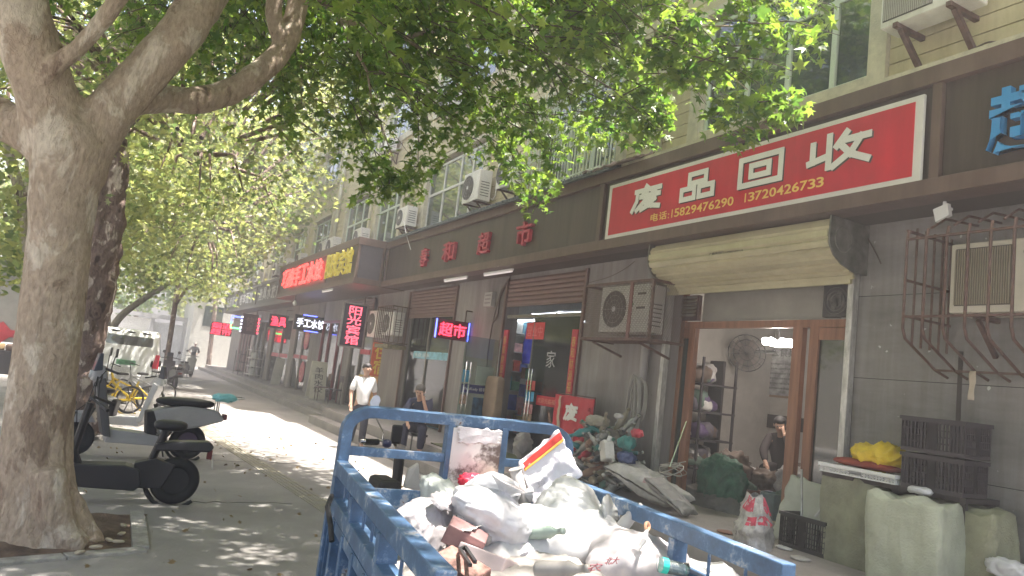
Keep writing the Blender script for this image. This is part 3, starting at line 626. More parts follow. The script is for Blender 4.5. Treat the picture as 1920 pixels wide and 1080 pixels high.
o = crumple('green_sack', P(1352, 905, X=7.35), (.16, .36, .33), M('green woven sack', (.03, .12, .075), .75, var=.25, scale=8, bump=.4, bscale=60), None, seed=3, amp=.4, freq=3.2)
tag(o, 'dark green woven sack slumped over the doorway threshold', 'sack')
o = crumple('grey_sack', P(1340, 955, X=7.4), (.3, .75, .24), M('dim grey sack', (.14, .14, .13), .8, var=.25), None, seed=5, amp=.3, rot=.1)
tag(o, 'dull grey sack lying under the green sack at the doorway', 'sack')
# cans / tins inside right
for i, (px, py, r_, h, mt) in enumerate([(1450, 935, .16, .34, M('teal tin', (.1, .16, .17), .4, var=.3)), (1410, 920, .12, .3, M('brown tin', (.2, .1, .07), .5, var=.3)), (1480, 900, .12, .25, M('grey tin', (.25, .24, .22), .4, var=.3))]):
    q = P(px, py, X=7.5+i*.15); q.z = PZ_; o = MB().lathe(q, [(r_*.9, 0), (r_, .02), (r_, h*.95), (r_*.95, h), (r_*.85, h), (r_*.8, h-.05)], n=14).build('paint_tin', mt)
    tag(o, ['teal grey bucket with torn label just inside the doorway', 'short rusty brown tin behind the grey bucket', 'small grey metal tin at the right of the doorway scrap'][i], 'bucket')
# ------------------------------------------------------------ supermarket interior
mk = thing('supermarket_interior', 'bright supermarket room with stocked shelves behind glass doors', 'room', (9, 11.6, .42))
MB().box(11.5, 11.6, 10.05, 16, PZ_, 4.2).build('back_wall', inwall, mk); MB().box(XW+.31, 11.5, 10.06, 10.16, PZ_, 4.2).build('side_wall', inwall, mk)
MB().box(XW+.31, 11.5, 15.6, 15.7, PZ_, 4.2).build('side_wall', inwall, mk); MB().box(XW+.31, 11.5, 10.05, 15.6, 4.2, 4.3).build('ceiling', inwall, mk)
tb = E('tube glow', (.85, .95, 1), 9)
for px_, X_, lb_ in (((1020, 588), 8.0, 'front middle tube light glowing on the supermarket ceiling'), ((983, 600), 8.4, 'front left tube light glowing on the supermarket ceiling'), ((1068, 586), 8.2, 'front right tube light glowing on the supermarket ceiling'), ((1055, 622), 9.6, 'lowest tube light glowing deep in the supermarket'), ((1082, 602), 9.0, 'tube light glowing beside the right door jamb'), ((985, 616), 9.2, 'tube light glowing above the blue sheet')):
    x, y, z = P(*px_, X=X_); l_ = thing('ceiling_tube_light', lb_, 'tube light', (x, y, z))
    MB().box(x-.03, x+.03, y-.5, y+.5, z, z+.04).build('batten', white, l_); MB().tube([(x, y-.48, z-.02), (x, y+.48, z-.02)], .018, 8).build('tube', tb, l_)
gc = [M('goods '+str(i), c, .4, var=.3, scale=12) for i, c in enumerate([(.5, .08, .06), (.08, .12, .4), (.5, .4, .1), (.45, .45, .42), (.1, .28, .16), (.3, .16, .1), (.12, .3, .4), (.55, .3, .3)])]
for s_ in range(3):
    x = 8.2+s_*1.1; sf = thing('goods_shelf', ['nearest', 'middle', 'rearmost'][s_]+' of three supermarket shelves packed with coloured goods', 'shelf', (x, 12.2, PZ_))
    MB().box(x+.3, x+.33, 10.7, 14.6, PZ_, 2.5).build('back_panel', M('shelf panel', (.2, .2, .22), .5), sf)
    for z in (.6, 1.0, 1.4, 1.8, 2.2): MB().box(x-.05, x+.3, 10.7, 14.6, z, z+.025).build('board', M('shelf board', (.35, .35, .36), .5), sf)
    for z in (.625, 1.025, 1.425, 1.825, 2.225):
        y = 10.72
        while y < 14.5:
            wd = random.uniform(.1, .22); h = random.uniform(.15, .3); MB().box(x-.03, x+.2, y, y+wd-.015, z, z+h).build('packet', random.choice(gc), sf); y += wd
sf = thing('goods_shelf', 'long wall shelf of packets deep on the left of the supermarket', 'shelf', (9, 15.2, PZ_))
for z in (.6, 1.05, 1.5, 1.95, 2.4, 2.85):
    MB().box(7.2, 11.3, 15.2, 15.55, z, z+.025).build('board', M('shelf board', (.35, .35, .36), .5), sf); x = 7.25
    while x < 11.2:
        wd = random.uniform(.12, .3); MB().box(x, x+wd-.015, 15.22, 15.45, z+.026, z+random.uniform(.2, .38)).build('packet', random.choice(gc), sf); x += wd
# doors of the supermarket
fr = M('door metal frame', (.22, .2, .17), .4, metal=.4)
dn = thing('closed_glass_door', 'closed glass door leaf with red greeting strip and steel bar handle', 'door', (XW, 11.1, PZ_))
dn['kind'] = 'thing'
MB().box(XW+.03, XW+.04, 10.32, 11.85, PZ_+.02, 2.95).build('glass', clearg, dn)
MB().box(XW+.015, XW+.055, 11.852, 11.88, PZ_, 2.95).build('edge', fr, dn); MB().box(XW+.015, XW+.055, 10.3, 12.98, 2.955, 3.02).build('top_rail', fr, dn)
def handle(par, pts, mt=chrome):
    o = MB().tube(pts, .016, 8).build('handle', mt, par, smooth=True); return o
ha = P(1003, 655, X=XW-.06); hb = P(967, 782, X=XW-.06)
for dy in (0, .11):
    handle(dn, [(XW-.06, 11.72-dy, 2.0), (XW-.06, 11.72-dy, .75)])
for z in (1.9, 1.7, .95): MB().tube([(XW-.06, 11.72, z), (XW-.06, 11.61, z)], .01, 6).build('handle_bracket', chrome, dn)
MB().box(XW+.02, XW+.028, 10.45, 11.5, 1.38, 1.55).build('greeting_strip', red, dn); ftext('lettering', '欢迎光临福和超市', M('pale red print', (.7, .3, .2), .5), XW+.018, 11.45, 10.5, 1.42, 1.51, dn, th=.002)
for z, mt in ((1.62, M('sticker red', (.5, .06, .05), .4)), (1.42, M('sticker blue', (.05, .3, .5), .4)), (1.2, M('sticker pink', (.5, .2, .2), .4, var=.5, scale=30)), (1.02, M('sticker tan', (.45, .3, .2), .4, var=.5, scale=30))):
    MB().box(XW-.045, XW-.035, 11.5, 11.8, z, z+.17).build('sticker', mt, dn)
for k_, y in (('left', 12.78), ('right', 10.32)):
    o = MB().box(XW-.03, XW+.005, y, y+.17, 1.0 if k_ == 'right' else 1.1, 2.72); o = o.build('couplet_strip', redl); tag(o, 'red paper couplet on the '+k_+' side of the supermarket doorway', 'couplet')
    text('lettering', '春\n和\n财\n源\n福\n满\n门', M('gold print', (.6, .4, .1), .5), (XW-.032, y+.14, 1.3), LFT, UZ, .11, 1.3, o, th=.002)
o = MB().box(XW+.022, XW+.026, 11.5, 12.15, 2.55, 2.86).build('notice_sheet', M('bright red notice', (.62, .05, .05), .5, var=.1)); tag(o, 'bright red square notice hanging at the top of the doorway', 'notice')
text('lettering', '营业中', M('red print', (.75, .2, .2), .5), (XW+.019, 12.1, 2.6), LFT, UZ, .55, .2, o, th=.002)
o = sheet('blue_curtain', [(XW+.35, 12.75, 2.1), (XW+.35, 11.35, 2.15), (XW+.35, 11.4, 2.75), (XW+.35, 12.75, 2.8)], M('blue cloth', (.05, .07, .6), .7, var=.2), amp=.03, freq=5); tag(o, 'blue plastic sheet hanging inside the supermarket doorway', 'curtain')
ftext('window_character', '家', M('grey print', (.45, .45, .45), .5), XW+.02, 11.3, 11.0, 2.05, 2.35, dn, th=.003)
# opened leaf
dl = thing('open_glass_door', 'glass door leaf swung open with blue band and steel bar handle', 'door', (6.75, 12.95, PZ_))
A_ = Vector((6.74, 12.98, 0)); B_ = Vector((5.92, 12.85, 0)); dr = (B_-A_).normalized(); nn = Vector((dr.y, -dr.x, 0))
def dl_(u, z, o=0): return A_+dr*u+Vector((0, 0, z))+nn*o
def slab(u0, u1, z0, z1, o0, o1): return MB().hexa([dl_(u0, z0, o0), dl_(u1, z0, o0), dl_(u1, z0, o1), dl_(u0, z0, o1)], [dl_(u0, z1, o0), dl_(u1, z1, o0), dl_(u1, z1, o1), dl_(u0, z1, o1)])
slab(.0, .83, PZ_+.03, 2.5, -.005, .005).build('glass', clearg, dl)
sgn = 1 if nn.y < 0 else -1
for u in (.68, .78): MB().tube([dl_(u, .75, .06*sgn), dl_(u, 2.0, .06*sgn)], .016, 8).build('handle', chrome, dl, smooth=True)
bb = slab(.0, .8, 1.42, 1.58, .007*sgn, .012*sgn).build('blue_band', M('navy band', (.03, .035, .15), .4), dl)
text('lettering', 'BuuKady 佰客邦', white, dl_(.74, 1.46, .016*sgn), -dr*1, UZ, .6, .08, bb, th=.002)
slab(.66, .82, 1.62, 1.85, .03*sgn, .034*sgn).build('sticker', M('sticker blue', (.05, .3, .5), .4), dl); slab(.66, .82, 1.2, 1.38, .03*sgn, .034*sgn).build('sticker', M('sticker tan', (.45, .3, .2), .4), dl)
slab(.1, .5, 1.6, 1.95, .007*sgn, .012*sgn).build('paper_notice', M('pale green paper', (.33, .4, .34), .8), dl)
slab(.02, .5, PZ_+.1, 1.35, .007*sgn, .01*sgn).build('poster', M('blue poster', (.05, .12, .2), .5, var=.6, scale=7), dl)
o = crumple('carton_stack', P(925, 745, X=6.55), (.1, .25, .4), M('cardboard', (.35, .25, .18), .8, var=.15), None, seed=8, amp=.05, boxy=.3, sub=4); o.location.z += 0; tag(o, 'tan cardboard parcel standing behind the opened glass door', 'carton')
# ------------------------------------------------------------ window shop interior
wr = thing('window_display', 'shop window with posters and a blue drinks cooler behind glass', 'shop window', (XW, 17, PZ_))
MB().box(7.9, 8.0, 15.2, 21, PZ_, 3.3).build('back_wall', M('dim back wall', (.22, .21, .2), .8, var=.4, scale=2), wr)
MB().box(XW+.06, XW+.07, 15.52, 18.4, PZ_+.05, 3.05).build('glass', clearg, wr)
for y in (15.5, 17.0, 18.36): MB().box(XW+.03, XW+.1, y, y+.05, PZ_, 3.06).build('mullion', fr, wr)
MB().box(XW+.04, XW+.05, 15.6, 17.9, 2.02, 2.2).build('blue_strip', M('pale blue strip', (.2, .45, .55), .4, var=.3, scale=6), wr)
ftext('lettering', '大众 送水', white, XW+.036, 17.8, 16.8, 2.06, 2.16, wr, th=.002)
MB().box(XW+.2, XW+.9, 15.7, 18.0, PZ_, 1.35).build('drinks_cooler', M('cooler blue', (.08, .3, .42), .3, var=.15), wr, bevel=.03)
MB().box(XW+.15, XW+.95, 15.65, 18.05, 1.352, 1.40).build('cooler_lid', offw, wr)
MB().box(XW+.08, XW+.09, 17.1, 17.55, 2.25, 2.9).build('poster', M('pale poster', (.5, .52, .5), .6), wr); MB().box(XW+.08, XW+.09, 15.7, 16.7, 2.25, 2.8).build('poster', M('grey red poster', (.3, .2, .2), .6, var=.7, scale=12), wr)
MB().box(XW+.12, XW+.13, 17.0, 17.9, 1.42, 1.98).build('poster', M('lime poster', (.45, .5, .28), .6, var=.3), wr); MB().box(XW+.12, XW+.13, 15.8, 16.7, 1.42, 1.98).build('poster', M('mixed poster', (.42, .42, .42), .6, var=.8, scale=16), wr)
# ------------------------------------------------------------ far shopfronts
def front(name, label, a, b, z1, mt_frame, parts):
    t = thing(name, label, 'shopfront', (XW, (a+b)/2, .36))
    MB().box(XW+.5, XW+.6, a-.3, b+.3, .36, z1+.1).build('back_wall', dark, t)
    MB().box(XW+.06, XW+.07, a+.05, b-.05, .42, z1-.05).build('glass', clearg, t)
    for y in [a+.0, b-.07]+parts: MB().box(XW+.0, XW+.1, y, y+.07, .36, z1).build('frame_post', mt_frame, t)
    MB().box(XW+.005, XW+.095, a+.07, b-.07, z1-.1, z1-.001).build('frame_head', mt_frame, t)
    return t
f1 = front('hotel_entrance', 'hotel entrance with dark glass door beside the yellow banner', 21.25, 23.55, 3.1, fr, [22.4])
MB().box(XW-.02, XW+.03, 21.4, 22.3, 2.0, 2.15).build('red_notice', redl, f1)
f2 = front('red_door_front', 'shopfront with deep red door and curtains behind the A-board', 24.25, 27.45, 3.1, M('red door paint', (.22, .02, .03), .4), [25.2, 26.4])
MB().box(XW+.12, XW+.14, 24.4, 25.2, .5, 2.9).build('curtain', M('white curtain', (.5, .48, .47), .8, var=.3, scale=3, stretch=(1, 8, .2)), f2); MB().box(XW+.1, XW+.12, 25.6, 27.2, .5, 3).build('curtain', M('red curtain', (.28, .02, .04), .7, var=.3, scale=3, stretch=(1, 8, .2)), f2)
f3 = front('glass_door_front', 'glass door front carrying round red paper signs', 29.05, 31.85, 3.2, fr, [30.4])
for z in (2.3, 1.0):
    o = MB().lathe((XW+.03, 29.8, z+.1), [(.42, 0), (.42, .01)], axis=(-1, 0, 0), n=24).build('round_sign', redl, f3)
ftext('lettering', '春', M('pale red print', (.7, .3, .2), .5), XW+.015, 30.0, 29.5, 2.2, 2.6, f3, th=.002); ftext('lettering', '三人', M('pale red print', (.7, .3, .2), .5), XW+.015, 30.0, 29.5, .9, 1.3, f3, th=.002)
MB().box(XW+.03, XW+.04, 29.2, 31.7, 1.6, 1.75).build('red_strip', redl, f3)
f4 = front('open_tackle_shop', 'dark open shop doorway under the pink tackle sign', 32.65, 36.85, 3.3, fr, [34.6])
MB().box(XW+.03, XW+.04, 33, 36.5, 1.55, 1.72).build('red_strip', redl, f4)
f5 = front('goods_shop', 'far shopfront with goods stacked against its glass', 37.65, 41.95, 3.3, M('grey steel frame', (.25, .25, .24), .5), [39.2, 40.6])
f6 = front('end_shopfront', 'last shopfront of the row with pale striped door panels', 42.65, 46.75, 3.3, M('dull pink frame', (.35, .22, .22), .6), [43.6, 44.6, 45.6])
# ------------------------------------------------------------ air conditioners
acw = M('air conditioner white', (.70, .69, .65), .45, var=.08, scale=4, streak=.12)
def ac(label, loc, w_=.82, h=.56, d=.3, bracket=True, facing=1, mt=acw, name='air_conditioner', ribs=False):
    x, y, z = loc; t = thing(name, label, 'air conditioner', loc)
    MB().box(x, x+d, y-w_/2, y+w_/2, z, z+h).build('casing', mt, t, bevel=.012)
    fy = y+w_*.18
    if ribs:
        MB().box(x-.008, x, y-.1, y+.42, z+.06, z+h-.04).build('grille_backing', M('fan dark', (.07, .065, .06), .6), t); rb0 = MB().box(x-.016, x-.008, y-.095, y-.085, z+.07, z+h-.05).build('grille_rib', M('grille rib grey', (.42, .4, .35), .6), t)
        for k in range(1, 26): share(rb0, (0, .0198*k, 0), t)
        for yy in (y-w_*.3, y+w_*.3): b = MB(); b.bar((x-.02, yy, z-.02), (XW, yy, z-.02), .05, .05); b.bar((XW-.03, yy, z-.35), (x+.08, yy, z-.035), .05, .05); b.build('bracket', rust, t)
        return t
    MB().lathe((x-.012, fy, z+h/2), [(0, 0), (h*.4, 0), (h*.4, .012)], axis=(1, 0, 0), n=24).build('fan_opening', M('fan dark', (.07, .065, .06), .6), t)
    gr_ = MB()
    for R_ in (.4, .3, .2, .1): gr_.ring((x-.016, fy, z+h/2), h*R_, .004, (1, 0, 0), n=24, m_=4)
    for k in range(12):
        a = k*math.pi/6; gr_.tube([(x-.016, fy, z+h/2), (x-.016, fy+h*.4*math.cos(a), z+h/2+h*.4*math.sin(a))], .003, 4)
    gr_.build('fan_guard', M('guard grey', (.3, .29, .27), .5), t)
    MB().lathe((x-.02, fy, z+h/2), [(.04, 0), (.04, .01)], axis=(1, 0, 0), n=12).build('badge', white, t)
    s0 = MB().box(x+.05, x+d-.05, y-w_/2-.006, y-w_/2+.0, z+.1, z+.115).build('side_slot', M('fan dark', (.07, .065, .06), .6), t)
    for k in range(1, 6): share(s0, (0, 0, .06*k), t)
    if bracket:
        for yy in (y-w_*.3, y+w_*.3):
            b = MB(); b.bar((x-.02, yy, z-.02), (XW, yy, z-.02), .035, .035); b.bar((XW-.03, yy, z-.35), (x+.08, yy, z-.035), .03, .03); b.bar((XW-.03, yy, z-.04), (XW-.03, yy, z-.36), .03, .03)
            b.build('bracket', rust, t)
        MB().tube([(x+d, y-w_/2+.06, z+.12), (x+d+.05, y-w_/2-.04, z+.05), (XW-.03, y-w_/2-.06, z+.15), (XW-.02, y-w_/2-.05, z+.5)], .014, 6).build('hose', M('pale hose', (.5, .48, .42), .7), t, smooth=True)
    return t
ta = ac('weathered air conditioner with ribbed front at the top right beside the big window', (6.36, 4.27, 5.74), w_=.9, h=.62, ribs=True)
MB()
ac('white air conditioner near the barred grille, rightmost above the fascia', (6.38, 12.95, 5.55), h=.62)
ac('white air conditioner hung in front of the wide window', (6.38, 14.6, 5.5), h=.68)
ac('small white air conditioner between the wide window and the open one', (6.38, 19.0, 5.5), h=.55)
for k, (y, lb) in enumerate(((23.0, 'between two narrow windows above the hotel sign'), (26.4, 'above the red lettering, nearest of the close pair'), (27.6, 'above the red lettering, farther of the close pair'), (31.5, 'just past the end of the red lettering'), (34.0, 'above the tackle shop lettering'), (36.4, 'above the gap before the far lettering'), (41.5, 'above the far noodle lettering'), (44, 'last on the far upper wall'))):
    ac('white air conditioner '+lb, (6.34, y, 5.35), h=.7 if k in (1, 2) else .6)
for k, (y, z, lb) in enumerate(((16.9, 8.3, 'upper storey unit above the wide window'), (21.6, 8.2, 'upper storey unit left of the small high window'))):
    ac('white air conditioner, '+lb, (6.36, y, z))
# AC in mesh cage
a2 = ac('white air conditioner with green badge inside the mesh cage', (6.38, 8.62, 2.62), w_=1.12, h=.68, bracket=False)
MB().lathe((6.365, 8.42, 3.02), [(.045, 0), (.045, .008)], axis=(1, 0, 0), n=14).build('green_badge', M('green badge', (.03, .2, .09), .5), a2)
for z in (3.15, 2.95): MB().box(6.372, 6.38, 8.12, 8.3, z, z+.03).build('vent_slot', M('fan dark', (.07, .065, .06), .6), a2)
cg = thing('mesh_cage', 'rusty expanded mesh cage around the wall air conditioner', 'cage', (6.2, 8.6, 2.5))
def cage_frame(x0, x1, y0, y1, z0, z1, t, r=.018, mt=rust):
    for (a, b) in [((x0, y0, z0), (x0, y1, z0)), ((x0, y0, z1), (x0, y1, z1)), ((x0, y0, z0), (x0, y0, z1)), ((x0, y1, z0), (x0, y1, z1)), ((x0, y0, z0), (x1, y0, z0)), ((x0, y1, z0), (x1, y1, z0)), ((x0, y0, z1), (x1, y0, z1)), ((x0, y1, z1), (x1, y1, z1))]:
        MB().bar(a, b, r*2, r*2).build('frame_bar', mt, t)
cage_frame(6.2, 6.8, 7.75, 9.35, 2.5, 3.3, cg)
MB().bar((6.19, 8.2, 2.5), (6.19, 8.2, 3.3), .06, .02, (1, 0, 0)).build('frame_bar', M('red brown flat bar', (.17, .07, .06), .6), cg)
ms = MB(); st = .042
def meshpanel(o, ux, uy, W_, H_):
    o = Vector(o); ux = Vector(ux); uy = Vector(uy); nz = ux.cross(uy)
    k = -H_*.55
    while k < W_:
        for sgn_ in (1, -1):
            pts = []
            for (s_, t_) in ((k, 0), (k+H_*.55, H_)) if sgn_ == 1 else ((k+H_*.55, 0), (k, H_)):
                pts.append((s_, t_))
            (a, b), (c, d) = pts
            # clip in s
            def at(s_): return b+(d-b)*(s_-a)/(c-a)
            lo, hi = max(0, min(a, c)), min(W_, max(a, c))
            if hi-lo > .01:
                p = o+ux*lo+uy*at(lo); q2 = o+ux*hi+uy*at(hi); ms.bar(p, q2, .0036, .003, nz)
        k += st*.75
meshpanel((6.2, 7.75, 2.5), (0, 1, 0), (0, 0, 1), 1.6, .8); meshpanel((6.2, 7.75, 2.5), (1, 0, 0), (0, 0, 1), .6, .8); meshpanel((6.2, 7.75, 2.5), (1, 0, 0), (0, 1, 0), .6, 1.6)
mo = ms.build('mesh', rust, cg); mo['kind'] = 'stuff'
MB().tube([(6.72, 8.45, 2.5), (6.72, 8.45, 1.95)], .06, 12).build('downpipe', M('grey pipe', (.3, .28, .27), .6), cg)
for yy in (8.0, 9.1): MB().bar((6.25, yy, 2.46), (6.79, yy, 2.3), .03, .03).build('bracket', rust, cg)
o = thing('wall_conduit', 'grey round pipe rising above the mesh cage to the soffit', 'pipe', (6.72, 8.45, 3.3)); MB().tube([(6.72, 8.45, 3.3), (6.72, 8.45, 3.8)], .06, 12).build('pipe', M('grey pipe', (.3, .28, .27), .6), o)
# coiled hose
ch = thing('coiled_hose', 'grey flexible hose coiled in long loops on the wall under the cage', 'hose', (6.7, 8.45, 1.3))
hm = M('grey corrugated hose', (.33, .31, .28), .7)
for k in range(7):
    a = (k-3)*.025; top = 1.98; bot = 1.75-.0 if k < 3 else 1.15; w2 = .09+.02*(k % 3); mid = (1.95 + (1.45 if k < 3 else 1.05))/2; hh = .28 if k < 3 else .5
    pts = [Vector((6.70-.015*k, 8.45+a+math.sin(t_)*w2, (1.68 if k < 3 else 1.42)+math.cos(t_)*hh+.02*k)) for t_ in np.linspace(0, 2*math.pi, 26)]
    MB().tube(pts, .014, 6).build('loop', hm, ch, smooth=True)
MB().tube([(6.72, 8.45, 1.95), (6.70, 8.45, 1.6)], .035, 8).build('tie', hm, ch)
# right-hand barred cage and its AC
a3 = thing('air_conditioner', 'old cream air conditioner with ribbed grille inside the barred cage', 'air conditioner', (6.45, 3.4, 2.8))
MB().box(6.45, 6.8, 2.55, 3.93, 2.8, 3.42).build('casing', M('yellowed casing', (.55, .50, .42), .5, var=.1), a3, bevel=.012)
MB().box(6.44, 6.449, 3.42, 3.88, 2.86, 3.37).build('grille_backing', M('grille dark', (.10, .08, .065), .6), a3)
r0_ = MB().box(6.43, 6.44, 3.425, 3.433, 2.87, 3.36).build('grille_rib', M('grille rib', (.32, .27, .2), .6), a3)
for k in range(1, 24): share(r0_, (0, .0195*k, 0), a3)
MB().box(6.43, 6.45, 2.9, 3.2, 2.9, 2.96).build('badge', blackp, a3); MB().lathe((6.448, 3.3, 3.3), [(.03, 0), (.03, .01)], axis=(1, 0, 0), n=12).build('badge', blackp, a3)
for yy in (3.0, 3.7): MB().bar((6.45, yy, 2.77), (6.8, yy, 2.77), .04, .04).bar((6.79, yy, 2.45), (6.5, yy, 2.74), .035, .035).build('bracket', rust, a3)
cr = thing('barred_cage', 'large rusty barred cage bolted over the right hand air conditioner', 'cage', (6.1, 3.3, 2.3))
z0, z1, zt = 2.62, 3.42, 3.62; y0, y1 = 1.2, 4.12; x0 = 6.1
cb = MB().tube([(x0+.02, 4.12, 3.5), (x0, 4.12, 3.42), (x0, 4.12, 2.62), (x0+.04, 4.12, 2.53), (x0+.5, 4.12, 2.3), (6.79, 4.12, 2.25)], .013, 6, cap=True).build('bar', rust, cr)
for k in range(1, 17): share(cb, (0, -.18*k, 0), cr)
s1 = MB().tube([(x0+.14, 4.12, 3.55), (x0+.14, 4.12, 2.47)], .011, 6).build('bar', rust, cr)
for k in range(1, 5): share(s1, (.13*k, 0, 0), cr)
for (x, z) in ((x0, 2.72), (x0, 3.42), (x0+.5, 2.3)): MB().bar((x, y0, z), (x, y1, z), .02, .02).build('cross_bar', rust, cr)
for z in (2.73, 3.05, 3.5): MB().bar((x0, 4.12, z), (6.79, 4.12, z), .02, .02).build('cross_bar', rust, cr)
tb_ = MB().tube([(x0, 3.9, 3.5), (x0+.2, 3.9, 3.62), (6.79, 3.9, 3.66)], .012, 6).build('bar', rust, cr)
for k in range(1, 14): share(tb_, (0, -.2*k, 0), cr)
q = Vector((6.3, 3.98, 3.6)); tag(MB().prism([(0, 0), (.12, .05), (.1, .16), (-.03, .12)], q, (0, -1, 0), (0, 0, 1), .05).build('socket_box', white), 'small white broken socket box above the barred cage', 'socket')
tag(MB().tube([(6.35, 3.95, 3.65), (6.35, 3.95, 3.8)], .015, 6).tube([(6.35, 3.95, 3.72), (6.35, 3.88, 3.72)], .015, 6).build('white_bracket', white), 'white metal hook bracket screwed to the soffit', 'bracket')
tag(sheet('rag', [(6.5, 3.75, 2.05), (6.5, 3.7, 2.05), (6.52, 3.7, 2.3), (6.52, 3.76, 2.3)], M('dirty rag', (.5, .42, .33), .8), n=(6, 10), amp=.02), 'pale rag strip tied to the bottom of the barred cage', 'rag')
# AC cage 4
a4 = ac('white air conditioner in a thin bar cage beside the hotel sign', (6.4, 18.95, 2.55), w_=.85, h=.62, bracket=False); ac('white air conditioner half hidden behind the vertical hotel sign', (6.45, 20.4, 2.5), w_=.8, h=.75, bracket=False)
c4 = thing('bar_cage', 'thin barred cage around the air conditioner beside the hotel sign', 'cage', (6.3, 18.9, 2.4)); cage_frame(6.28, 6.8, 18.35, 19.55, 2.35, 3.3, c4, .012)
b4 = MB().tube([(6.28, 18.35, 2.35), (6.28, 18.35, 3.3)], .01, 5).build('bar', rust, c4)
for k in range(1, 9): share(b4, (0, .15*k, 0), c4)
for k in range(1, 4): share(b4, (.13*k, 0, 0), c4)
MB().box(6.3, 6.8, 18.4, 19.5, 2.2, 2.3).build('debris_tray', M('debris', (.2, .17, .1), .9, var=.4, scale=14), c4)
# tube lights on soffit, electrical box, cables
for k, (y, lb, e_) in enumerate(((12.6, 'near unlit white tube light under the fascia', 1), (14.6, 'second unlit white tube light under the fascia', 1), (22.3, 'bent white tube light under the hotel fascia', 1))):
    x = 6.3 if k < 2 else 5.5; t = thing('soffit_tube_light', lb, 'tube light', (x, y, 3.76)); MB().box(x-.02, x+.02, y-.6, y+.6, 3.765, 3.80).build('batten', white, t); MB().tube([(x, y-.58, 3.745), (x, y+.58, 3.745)], .018, 8).build('tube', E('tube added glow', (1, .93, .88), .12), t)  # faint emission added so the unlit tubes look white
bb_ = thing('bare_bulb', 'bare white bulb hanging under the corner of the hotel fascia', 'bulb', (5.45, 26.4, 3.5)); MB().tube([(5.45, 26.4, 3.6), (5.45, 26.4, 3.8)], .015, 6).build('cord', blackp, bb_); MB().lathe((5.45, 26.4, 3.42), [(0, 0), (.06, .03), (.08, .09), (.05, .16), (.03, .19)], n=12).build('bulb', white, bb_, smooth=True)
eb = thing('meter_box', 'small grey meter box with three slots on the pier', 'meter box', (6.74, 13.7, 3.2)); MB().box(6.70, 6.8, 13.55, 13.9, 3.2, 3.5).build('box', M('meter grey', (.4, .38, .37), .5), eb, bevel=.008)
for z in (3.26, 3.34, 3.42): MB().box(6.694, 6.70, 13.6, 13.84, z, z+.03).build('slot', M('slot grey', (.22, .2, .2), .5), eb)
def cable(pts, label, r=.008, mt=None):
    P_ = [Vector(p) for p in pts]; out = []
    for i in range(len(P_)-1):
        a = P_[max(i-1, 0)]; b = P_[i]; c = P_[i+1]; d = P_[min(i+2, len(P_)-1)]
        for t_ in np.linspace(0, 1, 7)[:-1]:
            t_ = float(t_); out.append(.5*((2*b)+(c-a)*t_+(2*a-5*b+4*c-d)*t_*t_+(3*b-a-3*c+d)*t_**3))
    out.append(P_[-1]); return tag(MB().tube(out, r, 6).build('cable', mt or M('cable brown', (.1, .07, .06), .6), smooth=True), label, 'cable')
cable([P(955, 523, X=6.75), P(940, 545, X=6.74), P(930, 580, X=6.74), P(922, 615, X=6.74), P(915, 660, X=6.75), P(912, 700, X=6.75)], 'brown cable dropping down the pier beside the meter box', .012)
cable([P(950, 530, X=6.75), P(937, 560, X=6.73), P(933, 590, X=6.74), P(924, 605, X=6.74)], 'thicker brown cable bunch curling behind the meter box', .02)
cable([P(876, 640, X=6.76), P(871, 690, X=6.76), P(869, 720, X=6.76), P(873, 745, X=6.76), P(882, 755, X=6.76)], 'thin dark cable hanging from the LED supermarket sign', .008)
cable([P(757, 415, X=6.1), P(762, 440, X=6.1), P(770, 468, X=6.1), P(803, 465, X=6.1)][:3], 'pale wire drooping over the brown fascia', .01, white)
cable([P(1105, 530, X=6.7), P(1140, 520, X=6.7), P(1170, 505, X=6.7), P(1190, 490, X=6.7)], 'black wire sagging above the mesh cage', .006)
cable([P(1623, 440, X=6.78), P(1640, 470, X=6.78), P(1652, 495, X=6.78)], 'short dark wire on the wall beside the shutter end', .007)
cable([P(1820, 95, X=6.74), P(1850, 80, X=6.7), P(1872, 78, X=6.7), P(1900, 70, X=6.72), P(1935, 60, X=6.72)], 'black wire looping along the ledge at the top right', .01)
# ------------------------------------------------------------ hanging signs
def hang(name, label, pc, Y, w_, h, mt, body, tm_, wdfrac=.8, hfrac=.7, border=None, rotx=0):
    q = P(pc[0], pc[1], Y=Y); t = thing(name, label, 'hanging sign', q)
    MB().box(q.x-w_/2, q.x+w_/2, Y-.04, Y+.04, q.z-h/2, q.z+h/2).build('board', mt, t, bevel=.006)
    text('lettering', body, tm_, (q.x-w_/2*wdfrac, Y-.045, q.z-h/2*hfrac), (1, 0, 0), UZ, w_*wdfrac, h*hfrac, t, th=.008, offset=.01)
    if border:
        f = MB(); e = .02
        for (a, b) in (((-1, -1), (1, -1)), ((1, -1), (1, 1)), ((1, 1), (-1, 1)), ((-1, 1), (-1, -1))):
            f.bar((q.x+a[0]*w_/2, Y-.03, q.z+a[1]*h/2), (q.x+b[0]*w_/2, Y-.03, q.z+b[1]*h/2), .05, .05)
        f.build('border', border, t)
    MB().bar((q.x+w_/2-.1, Y, q.z+h/2), (q.x+w_/2-.1, Y, q.z+h/2+.25), .025, .025).bar((q.x+w_/2-.1, Y, q.z+h/2+.25), (XW, Y, q.z+h/2+.25), .025, .025).build('arm', rust, t)
    return t, q
ledr = E('LED red', (1, .03, .06), 1.6); ledp = E('LED pink', (1, .09, .13), .9); ledw = E('LED white', (.8, .85, 1), 1.2); ledb = E('LED blue', (.08, .12, 1), 2.0); ledg = E('LED green', (.1, 1, .2), 1.6)
